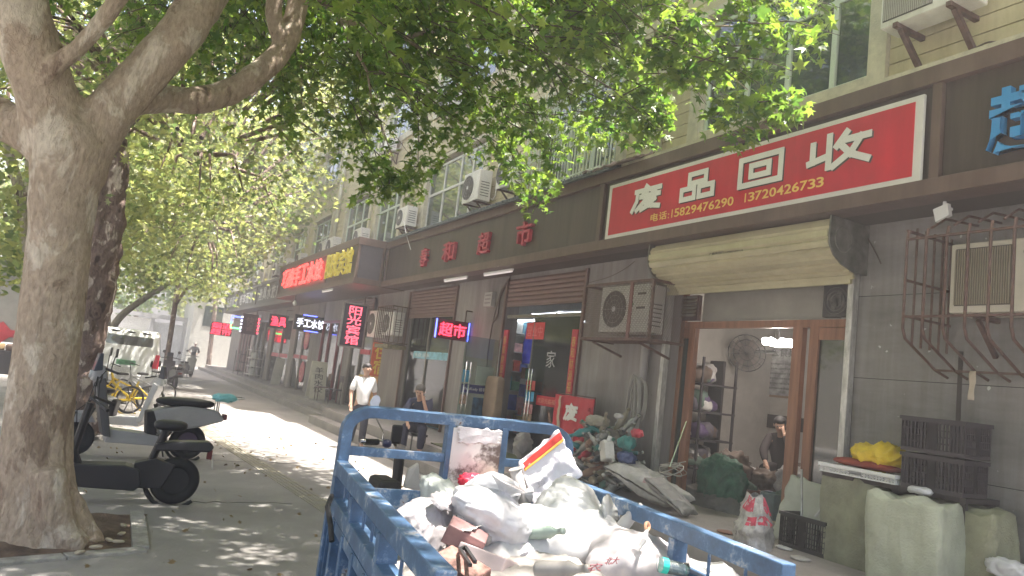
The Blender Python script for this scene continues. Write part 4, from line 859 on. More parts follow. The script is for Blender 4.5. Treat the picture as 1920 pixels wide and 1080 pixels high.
t, q = hang('led_sign', 'lit red LED supermarket sign on a bracket over the pier', (847, 619), 14.6, .78, .42, M('sign dark red', (.12, .01, .03), .4), '超市', ledr)
MB().box(q.x-.40, q.x-.375, 14.54, 14.555, q.z-.2, q.z+.2).build('led_edge', ledb, t); MB().box(q.x+.365, q.x+.385, 14.54, 14.555, q.z-.2, q.z+.2).build('led_edge', ledb, t)
t, q = hang('led_sign', 'tall vertical hotel sign with pink characters in a steel frame', (662, 610), 21.5, .72, 1.28, M('sign navy', (.03, .03, .07), .4), '阳\n光\n宾\n馆', ledp, border=steel, wdfrac=.6, hfrac=.88)
t, q = hang('led_sign', 'black sign with white dumpling lettering and blue LED edges', (582, 607), 27.5, 1.2, .55, M('sign black', (.02, .02, .025), .4), '手工水饺', ledw, wdfrac=.85, hfrac=.6)
MB().box(q.x-.3, q.x+.2, 27.42, 27.455, q.z+.27, q.z+.30).build('led_edge', ledb, t); MB().box(q.x-.2, q.x+.3, 27.42, 27.455, q.z-.30, q.z-.27).build('led_edge', ledb, t)
t, q = hang('led_sign', 'lit pink tackle sign with two characters on dark board', (522, 603), 33, .8, .6, M('sign dark', (.03, .02, .03), .5), '渔具', ledr)
t, q = hang('led_sign', 'dim purple sign with red and white chasing edge lights', (468, 608), 38, .75, 1.0, M('sign purple', (.09, .04, .06), .5), '快\n餐', M('dull pink', (.3, .15, .17), .5), wdfrac=.5)
for s_ in (-1, 1):
    e0 = MB().box(q.x+s_*.4-.04, q.x+s_*.4+.04, 37.9, 37.94, q.z-.42, q.z-.34).build('edge_light', ledr if s_ > 0 else ledw, t)
    for k in range(1, 5): share(e0, (0, 0, .17*k), t)
t, q = hang('led_sign', 'bright red LED sign hanging farthest down the row', (415, 617), 44, 1.15, .72, M('sign dark red', (.12, .01, .03), .4), '烟酒\n超市', ledr, wdfrac=.92, hfrac=.9)
nn_ = thing('neon_outline', 'blue and green neon bracket shape under the grey fascia', 'neon', P(447, 605, Y=41)); q = P(447, 605, Y=41)
MB().tube([q+Vector((.6, 0, .3)), q+Vector((-.35, 0, .3)), q+Vector((-.35, 0, .0))], .04, 8).build('blue_tube', ledb, nn_); MB().tube([q+Vector((-.35, 0, -.02)), q+Vector((-.35, 0, -.3)), q+Vector((.3, 0, -.3))], .04, 8).build('green_tube', ledg, nn_)
# lodging banner, red notices
bn = thing('lodging_banner', 'orange and red vertical banner with yellow lodging characters', 'banner', (6.6, 20.3, .36))
q1 = P(706, 690, X=6.55)
xa_, xb_ = P(694, 690, Y=20.3).x, P(737, 700, Y=20.3).x; zt_, zm_, zb_ = P(715, 640, Y=20.3).z, P(710, 706, Y=20.3).z, P(705, 760, Y=20.3).z
MB().box(xa_, xb_, 20.3, 20.34, zm_, zt_).build('red_cloth', M('banner orange red', (.7, .13, .04), .6, var=.2), bn); MB().box(xa_+.04, xb_-.1, 20.305, 20.34, .36, zm_-.002).build('orange_cloth', M('banner orange', (.8, .45, .15), .6, var=.15), bn)
MB().box(xa_-.25, xa_+.0, 20.4, 20.44, zb_+.1, zm_+.0).build('yellow_panel', M('banner yellow', (.62, .45, .1), .6), bn)
text('lettering', '住\n宿', M('banner yellow print', (.85, .62, .08), .5), (xa_+.06, 20.295, zm_+.05), (1, 0, 0), UZ, (xb_-xa_)*.6, (zt_-zm_)*.85, bn, th=.004, offset=.02)
# A board and things on the far platform
ab = thing('sandwich_board', 'white A-frame menu board with black writing on the step', 'sign board', (6.2, 25.6, .36))
bq = Vector((6.15, 25.4, .36))
for s_ in (-1, 1):
    MB().hexa([bq+Vector((-.02, .3*s_, 0)), bq+Vector((.5, .3*s_, 0)), bq+Vector((.5, .3*s_+.03, 0)), bq+Vector((-.02, .3*s_+.03, 0))], [bq+Vector((-.02, .04*s_, 1.25)), bq+Vector((.5, .04*s_, 1.25)), bq+Vector((.5, .04*s_+.03, 1.25)), bq+Vector((-.02, .04*s_+.03, 1.25))]).build('leaf', M('board white', (.6, .58, .5), .5), ab)
text('lettering', '羊\n肉\n水\n饺', blackp, bq+Vector((.08, -.27, .22)), (1, 0, 0), Vector((0, .2, 1)), .3, .85, ab, th=.01)
lb_ = thing('leaning_board', 'pale narrow board leaning at the tackle shop doorway', 'board', (6.4, 33.3, .36)); MB().hexa([(6.3, 33, .36), (6.7, 33, .36), (6.7, 33.05, .36), (6.3, 33.05, .36)], [(6.45, 33.2, 1.5), (6.85, 33.2, 1.5), (6.85, 33.25, 1.5), (6.45, 33.25, 1.5)]).build('panel', M('pale board', (.5, .5, .47), .6), lb_)
def chair(label, x, y, mt, group=None):
    t = thing('folding_chair', label, 'chair', (x, y, .36))
    MB().box(x-.2, x+.2, y-.2, y+.2, .78, .82).build('seat', mt, t)
    for dx in (-.18, .18):
        for dy in (-.18, .18): MB().tube([(x+dx, y+dy, .36), (x+dx, y+dy, .78)], .013, 6).build('leg', mt, t)
    for dy in (-.18, .18): MB().tube([(x+.18, y+dy, .82), (x+.2, y+dy, 1.25)], .013, 6).build('back_post', mt, t)
    MB().box(x+.18, x+.22, y-.18, y+.18, 1.05, 1.25).build('backrest', mt, t); return t
chair('dark wooden stool chair beside the menu board', 6.35, 24.4, rust); chair('dark chair outside the red door', 6.45, 23.4, M('chair dark', (.05, .04, .05), .5))
rk = thing('goods_rack', 'white wire rack of bottles outside the far goods shop', 'rack', (6.4, 38.5, .36))
for z in (.5, .9, 1.3, 1.7): MB().box(6.2, 6.7, 37.8, 39.4, z, z+.03).build('shelf', offw, rk)
for y in (37.8, 39.4):
    for x in (6.2, 6.7): MB().tube([(x, y, .36), (x, y, 1.9)], .015, 5).build('post', offw, rk)
for z in (.53, .93, 1.33):
    b0 = MB().lathe((6.4, 37.95, z), [(.05, 0), (.05, .2), (.02, .27), (.02, .3)], n=8).build('bottle', M('bottle pale', (.4, .42, .4), .3), rk)
    for k in range(1, 9): share(b0, (0, .16*k, 0), rk)
rk2 = thing('black_goods_rack', 'black low rack frame on the platform of the far shops', 'rack', (6.3, 41, .36))
for z in (.5, 1.0, 1.4): MB().box(6.0, 6.5, 40.2, 41.8, z, z+.03).build('shelf', blackp, rk2)
for y in (40.2, 41.8):
    for x in (6.0, 6.5): MB().tube([(x, y, .36), (x, y, 1.6)], .02, 5).build('post', blackp, rk2)
# ------------------------------------------------------------ things on the platform by the scrap shop
film = M('white film', (.56, .56, .57), .4, var=.1, scale=5, bump=.15, bscale=25)
woven = M('white woven sack', (.52, .52, .515), .6, var=.1, scale=6, bump=.1, bscale=60)
gsack = M('pale green bulk bag', (.36, .38, .29), .7, var=.14, scale=4, bump=.35, bscale=60)
def onP(px, py, z=PZ_): return P(px, py, Z=z)
def sack(label, c, r, mt, seed, **k):
    o = crumple('sack', c, r, mt, None, seed=seed, **k); return tag(o, label, 'sack')
# bulk bags
def bulk(label, c, r, seed, mt=gsack, rot=0, top=None):
    bm = bmesh.new(); bmesh.ops.create_cube(bm, size=2); bmesh.ops.subdivide_edges(bm, edges=bm.edges, cuts=30, use_grid_fill=True)
    R = Matrix.Rotation(rot, 3, 'Z')
    for v in bm.verts:
        q = v.co.copy(); n_ = q.normalized(); f = max(abs(q.x), abs(q.y)); 
        rr = (abs(q.x)**7+abs(q.y)**7)**(1/7)
        if rr > 0: q.x *= f/rr*1.0; q.y *= f/rr*1.0
        b = 1+.07*(1-q.z*q.z); q.x *= b; q.y *= b
        w_ = Vector((q.x*r[0], q.y*r[1], q.z*r[2]))
        k1 = noise.noise(Vector((w_.x*2.5+seed, w_.y*2.5, w_.z*1.4))); k2 = 1-abs(noise.noise(Vector((w_.x*5+seed, w_.y*5, w_.z*1.3+seed))))*2
        e = (abs(q.z)**6)
        w_ += n_*(k1*.05+k2*.014+noise.noise(w_*22)*.005)
        if q.z > .8: w_.z += (.05*noise.noise(Vector((w_.x*6, w_.y*6, seed)))+ .03*k2)
        v.co = R@w_+Vector(c)
    me = bpy.data.meshes.new('bulk_bag'); bm.to_mesh(me); bm.free(); me.materials.append(mt); me.shade_smooth()
    o = bpy.data.objects.new('bulk_bag', me); C.objects.link(o); return tag(o, label, 'bulk bag')
bulk('big pale green bulk bag standing in front, nearest the camera', (6.12, 3.95, .78), (.2, .31, .36), 2, rot=.1)
bulk('olive green bulk bag squeezed behind the big pale one against the wall', (6.5, 3.72, .78), (.18, .3, .36), 5, M('olive bulk bag', (.26, .26, .17), .75, var=.2, scale=4, bump=.4, bscale=60))
bulk('flat olive sack leaning against the dark table by the door rail', (6.42, 4.72, .8), (.10, .29, .38), 9, M('olive bulk bag 2', (.24, .245, .17), .75, var=.2, scale=4, bump=.4, bscale=60))
tag(crumple('crumpled_paper', P(1725, 920, X=6.2), (.05, .1, .03), film, None, seed=4, sub=3, amp=.5), 'crumpled white paper lying on top of the front bulk bag', 'paper')
tag(crumple('white_wrapper', P(1890, 1068, X=6.3), (.06, .16, .07), film, None, seed=6, sub=4, amp=.35), 'white wrapper at the foot of the wall, bottom right', 'wrapper')
# table
tb_ = thing('dark_side_table', 'dark low table against the wall under the crates and yellow cloth', 'table', (6.5, 4.3, PZ_))
dkb = M('dark board', (.04, .032, .03), .6)
MB().box(6.3, 6.78, 3.62, 5.02, 1.2, 1.24).build('table_top', dkb, tb_); MB().box(6.72, 6.77, 3.66, 5.0, PZ_, 1.198).build('back_panel', dkb, tb_)
for y in (3.64, 4.97):
    for x in (6.32, 6.72): MB().box(x, x+.04, y-.0, y+.04, PZ_, 1.199).build('leg', dkb, tb_)
def crate(name, label, x0, x1, y0, y1, z0, z1, mt, nx=5, nz=4, cat='crate', slot=.6):
    t = thing(name, label, cat, ((x0+x1)/2, (y0+y1)/2, z0)); th = .012
    MB().box(x0+.01, x1-.01, y0+.01, y1-.01, z0, z0+.012).build('floor', mt, t)
    for face in range(4):
        g_ = MB(); W_ = (y1-y0) if face < 2 else (x1-x0); x = (x0, x1-th)[face % 2] if face < 2 else None; y = (y0, y1-th)[face % 2] if face >= 2 else None
        def bx(a, b, c, d):
            if face < 2: g_.box(x, x+th, y0+a, y0+b, c, d)
            else: g_.box(x0+th+a*(W_-2*th)/W_, x0+th+b*(W_-2*th)/W_, y, y+th, c, d)
        n = max(3, int(W_/.03)); rim = (z1-z0)*.14
        bx(0, W_, z1-rim, z1); bx(0, W_, z0, z0+rim*.8)
        for k in range(n+1):
            c = W_*k/n; bx(max(0, c-.006), min(W_, c+.006), z0+rim*.8+.0005, z1-rim-.0005)
        for k in range(1, nz):
            zz = z0+rim*.8+(z1-z0-rim*1.8)*k/nz; bx(.006, W_-.006, zz-.004, zz+.004)
        bx(W_*.42, W_*.58, z0+rim*.8, z1-rim)
        g_.build('side_wall', mt, t)
    rm = MB(); e = .012
    rm.box(x0-e, x0+.0, y0-e, y1+e, z1-.03, z1).box(x1, x1+e, y0-e, y1+e, z1-.03, z1).box(x0, x1, y0-e, y0, z1-.03, z1).box(x0, x1, y1, y1+e, z1-.03, z1).build('rim', mt, t)
    return t
crm = M('dark crate plastic', (.045, .036, .04), .5, var=.15)
crate('plastic_crate', 'dark plastic crate on top of the stack beside the yellow cloth', 6.25, 6.62, 3.62, 4.18, 1.56, 1.86, crm)
crate('plastic_crate', 'dark plastic crate at the bottom of the stack behind the bulk bag', 6.26, 6.61, 3.63, 4.17, 1.245, 1.545, crm)
crate('white_basket', 'shallow white plastic basket under the yellow cloth', 6.22, 6.6, 4.2, 4.98, 1.245, 1.33, white, nz=3, cat='basket')
tag(crumple('brown_cloth', (6.42, 4.6, 1.37), (.17, .34, .04), M('red brown cloth', (.25, .05, .03), .8), None, seed=7, sub=4, amp=.2), 'dark reddish cloth folded beneath the yellow one', 'cloth')
tag(crumple('yellow_cloth', (6.42, 4.5, 1.46), (.16, .27, .11), M('yellow cloth', (.62, .44, .03), .7, var=.15, scale=5), None, seed=19, sub=5, amp=.42, freq=2.6, boxy=1.0), 'bright yellow crumpled cloth heaped on the white basket', 'cloth')
q = onP(1530, 1035); crate('black_basket', 'black plastic basket standing on the platform by the door rail', q.x-.2, q.x+.18, q.y-.25, q.y+.3, PZ_+.003, PZ_+.34, blackp, nz=5, cat='basket')
# white board leaning and sticks behind basket
q2 = P(1515, 930, X=6.72)
tag(sheet('foam_board', [(6.55, q2.y-.28, PZ_), (6.55, q2.y+.3, PZ_), (6.72, q2.y+.22, 1.1), (6.72, q2.y-.25, 1.05)], M('foam board', (.42, .43, .38), .8, var=.1), n=(20, 20), amp=.012, th=.03, edge=.03), 'pale foam sheet leaning against the right door post', 'board')
tag(MB().tube([P(1503, 880, X=6.5), P(1503, 972, X=6.4)], .012, 6).build('broom_handle', steel), 'thin upright grey stick in front of the foam sheet', 'stick')
tag(MB().tube([P(1563, 930, X=6.5), P(1528, 968, X=6.4)], .012, 6).build('short_stick', steel), 'short slanting stick behind the black basket', 'stick')
tag(MB().tube([P(1287, 790, X=6.7), P(1256, 875, X=6.4)], .008, 6).build('metal_rod', chrome), 'thin shiny rod leaning in front of the left door post', 'rod')
# red and silver shopping bag
q = onP(1412, 1026); bg = thing('shopping_bag', 'red and silver foil bag gathered at the top on the platform', 'bag', q)
def bagmesh(z0, z1, mt, name, sd=0, par=bg, q=q, R_=.16, Ht=.50, a0=0, a1=1, ex=0, slant=0):
    mb = MB(); nz, nt_ = 16, 48; vs = []
    for i in range(nz+1):
        z_ = z0+(z1-z0)*i/nz
        for j in range(nt_):
            a = 2*math.pi*(a0+(a1-a0)*j/(nt_-1)); z = z_+slant*math.sin(a)+.02*math.sin(a*3+1)*min(1, z_*6); z = max(0.0, z); t_ = min(1, z/Ht)
            rad = R_*(1.0-.12*(1-min(1, t_*5))**2); sx = 1 if t_ < .3 else 1-.78*((t_-.3)/.7)**1.1; sy = 1 if t_ < .35 else 1-.45*((t_-.35)/.65)**1.5
            d3 = Vector((math.cos(a)*1.6, math.sin(a)*1.6, z*6+2)); f = .86+.34*(1-math.sqrt(abs(noise.noise(d3)))*1.3)+.10*(1-math.sqrt(abs(noise.noise(d3*2.3)))*1.4)+ex
            vs.append((q.x+rad*f*sx*math.cos(a), q.y+rad*f*sy*math.sin(a)*1.12+.03*t_, q.z+z))
    mb.add(vs, [(i*nt_+j, i*nt_+j+1, (i+1)*nt_+j+1, (i+1)*nt_+j) for i in range(nz) for j in range(nt_-1)]); return mb.build(name, mt, par, smooth=True)
foil = M('foil silver', (.42, .41, .39), .35, metal=.35, var=.3, scale=14, bump=.5, bscale=40); fred = M('foil red', (.5, .05, .09), .4, var=.25, scale=14, bump=.4, bscale=40)
bagmesh(0, .50, foil, 'foil_body'); bagmesh(.235, .315, fred, 'red_patch', a0=.52, a1=.80, ex=.012, slant=.01); bagmesh(.36, .49, fred, 'red_patch', a0=.44, a1=.57, ex=.014); bagmesh(.33, .48, fred, 'red_patch', a0=.72, a1=.97, ex=.013, slant=-.02)
text('lettering', '皇冠', blackp, q+Vector((-.15, .1, .1)), Vector((.62, -.78, 0)), UZ, .09, .06, bg, th=.003)
# litter
for i, (px, py, lb) in enumerate([(1470, 1030, 'white litter scrap between the cart rail and the bags'), (1500, 1050, 'grey crumpled film litter near the cart rail end'), (1450, 980, 'pale litter scrap left of the black basket'), (1360, 1000, 'brown scrap of litter by the doorway')]):
    o = crumple('litter', onP(px, py)+Vector((0, 0, .015)), (.05+.03*(i % 2), .09, .012), [film, M('grey litter', (.33, .32, .3), .8), M('tan litter', (.4, .36, .26), .8), M('brown litter', (.2, .1, .07), .8)][i], None, seed=i+60, sub=3, amp=.8); tag(o, lb, 'litter')
for i in range(14):
    px, py = random.choice([(1640+random.random()*60, 1040+random.random()*30), (1430+random.random()*120, 1020+random.random()*30), (1300+random.random()*100, 940+random.random()*50)])
    q = onP(px, py); o = MB().lathe(q+Vector((0, 0, .002)), [(random.uniform(.008, .02), 0), (.01, .006)], n=6).build('grit', random.choice([woven, M('grey litter', (.33, .32, .3), .8)])); tag(o, 'tiny pale crumb of litter on the platform cement', 'litter', 'crumbs of litter on the platform')
# white sack at left of the doorway
dsk = M('dirty woven sack', (.47, .46, .43), .75, var=.2, scale=5, bump=.4, bscale=80)
pillow('sack', 'dirty white woven sack lying flat with pink printing, left of the doorway', P(1215, 905, X=6.3), (.58, .26, .10), dsk, rx=.1, ry=.22, rz=-1.45, seed=12, fold=.06)
text('print_mark', '面粉', M('pink print', (.4, .15, .18), .6), P(1205, 905, X=6.02), LFT, Vector((.5, .2, .8)), .13, .07, bpy.data.objects['sack'], th=.003)
pillow('sack', 'loose grey end of an empty sack sagging onto the platform', P(1258, 930, X=6.15), (.34, .16, .05), M('dim woven sack', (.30, .29, .27), .8, var=.2, bump=.4, bscale=80), ry=.5, rz=-1.3, seed=14, fold=.05)
wc = thing('wire_coil', 'tangle of thin pale wire loops behind the white sack', 'wire', P(1265, 875, X=6.6))
for k in range(7): 
    c_ = P(1262+random.uniform(-14, 14), 876+random.uniform(-8, 8), X=6.58); MB().ring(c_, random.uniform(.12, .22), .006, (random.uniform(-.6, .6), random.uniform(-.5, .5), 1), n=22, m_=5).build('loop', M('wire pale', (.45, .43, .38), .5, metal=.4), wc)
# red banner board
rb = thing('recycling_banner', 'red standing banner with a white recycling character, half torn', 'banner', (6.5, 9.2, PZ_))
b0 = P(1118, 740, X=6.5); 
cs = [P(1060, 905, X=6.5), P(1112, 905, X=6.5), P(1122, 738, X=6.5), P(1048, 735, X=6.5)]
yl, yr = cs[3].y, cs[2].y
bcl = sheet('red_cloth', [(6.42, yl, .45), (6.42, yr, .45), (6.46, yr, 1.62), (6.46, yl, 1.62)], red, rb, amp=.015, n=(24, 40), th=.004)
strokes('lettering', '废', lw, (6.43, yl-.30, 1.24), LFT, UZ, .42, .27, rb); text('lettering', '品', M('dull pink print', (.42, .2, .2), .6), (6.42, yl-.38, .75), LFT, UZ, .36, .3, rb, offset=.03)
MB().tube([(6.47, yl-.02, .42), (6.47, yl-.02, 1.64), (6.47, yr+.02, 1.64), (6.47, yr+.02, .42)], .014, 6).build('pole_frame', rust, rb)
sheet('torn_strip', [(6.39, yl-.22, .5), (6.39, yl-.3, .5), (6.41, yl-.24, 1.6), (6.41, yl-.18, 1.6)], M('torn tan edge', (.5, .42, .3), .8), rb, n=(6, 30), amp=.02)
# bottle sack
bs = thing('bottle_heap', 'tall net heap of crushed bottles and cans beside the red banner', 'bottle heap', (6.35, 8.7, PZ_))
bprof = [(.028, 0), (.032, .01), (.032, .06), (.029, .075), (.032, .09), (.032, .15), (.014, .19), (.014, .215), (.016, .215), (.016, .235)]
protos = []
bmts = [glassmat('clear plastic', (.75, .78, .75), .15, .4, (.35, .36, .33), .6), M('greenish plastic', (.13, .26, .2), .3), M('tan can', (.38, .33, .24), .4, var=.3), M('brown can', (.22, .13, .09), .4), M('pale label', (.5, .5, .46), .5, var=.3, scale=30), M('red label', (.42, .05, .06), .5), M('teal plastic', (.04, .2, .2), .35), M('dark can', (.07, .08, .09), .4)]
for mt in bmts:
    o = MB().lathe((6.35, 8.7, PZ_), bprof, n=10).build('bottle', mt, bs, smooth=True); protos.append(o)
hc = Vector((0, 0, 0))
k = 0
for i in range(300):
    a = random.uniform(0, 2*math.pi); h = random.random(); rr = .34*(1-.35*h)*math.sqrt(random.uniform(.55, 1))
    p = Vector((rr*math.cos(a)*.75+.02, rr*math.sin(a)*1.45, .04+h*.82*(1-.15*abs(math.sin(a)))))
    src = protos[random.choice([0, 0, 0, 4, 4, 2, 2, 3, 7, 1, 6, 5])] 
    rt = (random.uniform(0, 6.28), random.uniform(0, 6.28), random.uniform(0, 6.28)); sc = random.uniform(1.1, 1.75)
    if i < 8: o = protos[i]; o.location = p; o.rotation_euler = rt
    else: o = src.copy(); C.objects.link(o); o.parent = bs; o.location = p; o.rotation_euler = rt; o.scale = (sc, sc, sc)
crumple('net_core', (6.37, 8.7, PZ_+.4), (.22, .42, .4), M('net core', (.17, .15, .13), .9, var=.5, scale=12), bs, seed=31, amp=.25, sub=4)
jug = thing('white_jug', 'white plastic jug wedged on the front of the bottle heap', 'jug', P(1138, 845, X=6.05)); q = P(1138, 845, X=6.05)
MB().prism([(-.1, -.13), (.1, -.13), (.11, .08), (.05, .14), (-.06, .14), (-.11, .08)], q, Vector((-.25, -.9, .3)).normalized(), Vector((0, .3, .95)).normalized(), .14).build('body', offw, jug, bevel=.02)
MB().tube([q+Vector((0, -.02, .14)), q+Vector((0, -.04, .19))], .03, 10).build('cap', white, jug)
for i, (px, py, cl, lb) in enumerate([(1175, 830, (.04, .22, .2), 'teal plastic bag on the right of the bottle heap'), (1195, 812, (.45, .05, .07), 'red plastic scrap tucked high on the bottle heap'), (1175, 858, (.06, .09, .2), 'navy cloth bundle under the teal bag'), (1120, 790, (.3, .28, .22), 'dull tan film over the top of the bottle heap'), (1160, 780, (.45, .44, .42), 'small white dish on top of the bottle heap'), (980, 835, (.3, .28, .26), 'round grey waste bag standing on the supermarket mat')]):
    q = P(px, py, X=6.2 if i < 5 else 6.3); o = crumple('plastic_scrap', q, [(.07, .14, .08), (.05, .1, .05), (.08, .14, .07), (.12, .2, .07), (.05, .07, .03), (.12, .13, .2)][i], M('scrap%d' % i, cl, .5, var=.25, bump=.3), None, seed=70+i, sub=4, amp=.4); tag(o, lb, 'scrap bag')
o = MB().box(5.5, 6.7, 11.2, 12.9, PZ_+.001, PZ_+.02).build('door_mat', M('olive mat', (.12, .13, .06), .9, var=.2)); tag(o, 'olive green mat in front of the supermarket doorway', 'mat')
# ------------------------------------------------------------ cargo tricycle
RL, RR, FL, FR = Vector((.85, 1.78, 0)), Vector((2.13, 1.80, 0)), Vector((1.13, 3.76, 0)), Vector((2.39, 3.62, 0))
def cp(u, v, z): p = (RL*(1-u)+RR*u)*(1-v)+(FL*(1-u)+FR*u)*v; return Vector((p.x, p.y, z))
ct = thing('cargo_tricycle', 'blue open cargo tricycle loaded with white sacks', 'tricycle', (1.6, 2.7, 0))
blue = bpy.data.materials.new('worn blue paint'); blue.use_nodes = True; n = blue.node_tree.nodes; l = blue.node_tree.links; b = n['Principled BSDF']; b.inputs['Roughness'].default_value = .42
tc = n.new('ShaderNodeTexCoord'); no = n.new('ShaderNodeTexNoise'); no.inputs['Scale'].default_value = 7; no.inputs['Detail'].default_value = 10; no.inputs['Roughness'].default_value = .75; l.new(tc.outputs['Object'], no.inputs[0])
rp = n.new('ShaderNodeValToRGB'); l.new(no.outputs[0], rp.inputs[0]); e = rp.color_ramp.elements; e[0].position = .33; e[0].color = (.042, .078, .135, 1); e[1].position = .53; e[1].color = (.06, .125, .225, 1)
x1 = e.new(.58); x1.color = (.12, .20, .31, 1); x2 = e.new(.605); x2.color = (.30, .33, .37, 1); x3 = e.new(.645); x3.color = (.30, .33, .37, 1); x4 = e.new(.655); x4.color = (.16, .08, .05, 1); l.new(rp.outputs[0], b.inputs['Base Color'])
ZR = 1.25
def rail(a, b, w_=.055, h_=.06, n_='rail'): return MB().bar(a, b, w_, h_).build(n_, blue, ct, bevel=.005)
for u in (0, 1):
    s_ = .0
    rail(cp(u, 0, ZR-.035), cp(u, 1, ZR-.035), .06, .07); rail(cp(u, 0, 1.045), cp(u, 1, 1.045), .07, .07)
    for v in (.04, .36, .68, .96): MB().bar(cp(u, v, 1.08), cp(u, v, ZR-.07), .075, .035, (0, 1, 0)).build('side_post', blue, ct)
    for v in (.12, .24, .5, .6, .8, .88): MB().tube([cp(u, v, 1.085), cp(u, v, ZR-.065)], .007, 6).build('rod', blue, ct)
    off = Vector((-.0, 0, 0)) if u == 0 else Vector((0, 0, 0))
    # side board with pressed recesses
    MB().hexa([cp(u, 0, .62), cp(u, 1, .62), cp(u, 1, .62)+Vector((.02, 0, 0)), cp(u, 0, .62)+Vector((.02, 0, 0))], [cp(u, 0, 1.0), cp(u, 1, 1.0), cp(u, 1, 1.0)+Vector((.02, 0, 0)), cp(u, 0, 1.0)+Vector((.02, 0, 0))]).build('side_board', blue, ct)
    o_ = Vector((-.02 if u == 0 else .03, 0, 0))
    for v in np.linspace(.0, 1, 8): MB().bar(cp(u, float(v), .63)+o_, cp(u, float(v), 1.005)+o_, .05, .03, (0, 1, 0)).build('stiffener', blue, ct, bevel=.004)
    for z in (.64, .985): MB().bar(cp(u, 0, z)+o_*1.05, cp(u, 1, z)+o_*1.05, .03, .05).build('edge_strip', blue, ct)
    MB().tube([cp(u, .62, .9)+o_*2.2, cp(u, .62, .75)+o_*2.2, cp(u, .6, .72)+o_*2.6], .01, 6).build('latch', steel, ct)
MB().hexa([cp(0, 0, .6), cp(1, 0, .6), cp(1, 1, .6), cp(0, 1, .6)], [cp(0, 0, .63), cp(1, 0, .63), cp(1, 1, .63), cp(0, 1, .63)]).build('floor', blue, ct)
MB().bar(cp(.0, 1, .87), cp(1, 1, .87), .02, .5).build('front_board', blue, ct)
MB().bar(cp(.0, 0, .8), cp(1, 0, .8), .02, .36).build('tail_board', blue, ct)
rail(cp(0, 0, 1.0), cp(1, 0, 1.0), .03, .04, 'tail_rail')
# arch
zt = 1.535; pts = [cp(0, 1.0, .62), cp(0, 1.0, 1.40)]
for k in range(1, 7): a = math.pi/2*k/6; pts.append(cp(.11*(1-math.cos(a)), 1.0, 1.40+(zt-.03-1.40)*math.sin(a)))
for k in range(0, 7): a = math.pi/2*(1-k/6); pts.append(cp(1-.11*(1-math.cos(a)), 1.0, 1.40+(zt-.03-1.40)*math.sin(a)))
pts += [cp(1, 1.0, 1.40), cp(1, 1, .62)]
MB().tube(pts, .039, 4, sq=True).build('front_arch', blue, ct, bevel=.004)
MB().bar(cp(0, 1, 1.30), cp(.44, 1, 1.30), .04, .045).build('cross_bar', blue, ct, bevel=.003); MB().bar(cp(.66, 1, 1.30), cp(1, 1, 1.30), .04, .045).build('cross_bar', blue, ct, bevel=.003)
for u in (.435, .68): MB().bar(cp(u, 1, 1.1), cp(u, 1, zt-.05), .055, .04, (1, 0, 0)).build('arch_post', blue, ct, bevel=.003)
brd = M('peeling notice board', (.62, .60, .57), .6, scale=5, col2=(.13, .10, .09), sharp=(.46, .53))
MB().hexa([cp(.445, .985, 1.1), cp(.67, .985, 1.1), cp(.67, .993, 1.1), cp(.445, .993, 1.1)], [cp(.445, .985, zt-.07), cp(.67, .985, zt-.07), cp(.67, .993, zt-.07), cp(.445, .993, zt-.07)]).build('notice_board', brd, ct)
sheet('torn_film', [cp(.47, .98, 1.385), cp(.65, .98, 1.40), cp(.66, .98, 1.47), cp(.46, .98, 1.475)], M('torn film', (.62, .59, .59), .4, var=.2, bump=.2), ct, amp=.01, edge=.02)
# wheels, chassis
for u in (-.02, 1.02):
    c_ = cp(u, .3, .3); MB().ring(c_, .24, .055, (1, -.1, 0), n=28, m_=10).build('rear_wheel', blackr, ct); MB().lathe(c_, [(.2, -.03), (.2, .03)], axis=(1, -.1, 0), n=20).build('rim', steel, ct)
fwc = Vector((1.98, 5.15, .28)); MB().ring(fwc, .23, .05, (1, -.12, 0), n=28, m_=10).build('front_wheel', blackr, ct); MB().lathe(fwc, [(.19, -.02), (.19, .02)], axis=(1, -.12, 0), n=20).build('rim', steel, ct)
MB().bar(cp(.5, 0, .5), Vector((1.93, 4.9, .5)), .1, .08).build('chassis', blackp, ct)
hq = P(725, 833, Y=4.55); hd = Vector((.98, -.14, 0)).normalized(); HB_ = hq+hd*.25
stem = Vector((HB_.x, HB_.y, 0))
MB().tube([P(741, 930, Y=4.6), P(749, 855, Y=4.6)], .035, 10).build('steering_column', blackp, ct); 
MB().tube([P(749, 855, Y=4.6), P(757, 840, Y=4.6), P(738, 834, Y=4.55)], .02, 8).build('stem', steel, ct)
MB().tube([P(738, 832, Y=4.55), P(708, 828, Y=4.5), P(680, 828, Y=4.45)], .012, 8).build('handlebar', chrome, ct)
MB().tube([P(708, 829, Y=4.5), P(684, 828, Y=4.46)], .019, 10).build('grip', blackr, ct); MB().lathe(P(676, 827, Y=4.45), [(.014, 0), (.014, .03)], axis=(1, 0, 0), n=10).build('grip_end', chrome, ct)
MB().lathe(P(718, 831, Y=4.45), [(.018, 0), (.026, .015), (.026, .035), (.018, .05)], axis=(1, -.1, 0), n=12).build('switch_pod', M('navy pod', (.03, .035, .08), .4), ct, smooth=True)
q = P(745, 815, Y=4.5); MB().box(q.x-.035, q.x+.035, 4.5, 4.53, q.z-.06, q.z+.06).build('phone_holder', blackp, ct, bevel=.012); MB().tube([q+Vector((0, .02, -.06)), P(742, 836, Y=4.55)], .01, 6).build('phone_mount', blackp, ct)
MB().tube([P(718, 826, Y=4.5), P(719, 812, Y=4.5), P(706, 785, Y=4.5), P(705, 779, Y=4.5)], .005, 6).build('mirror_arm', chrome, ct)
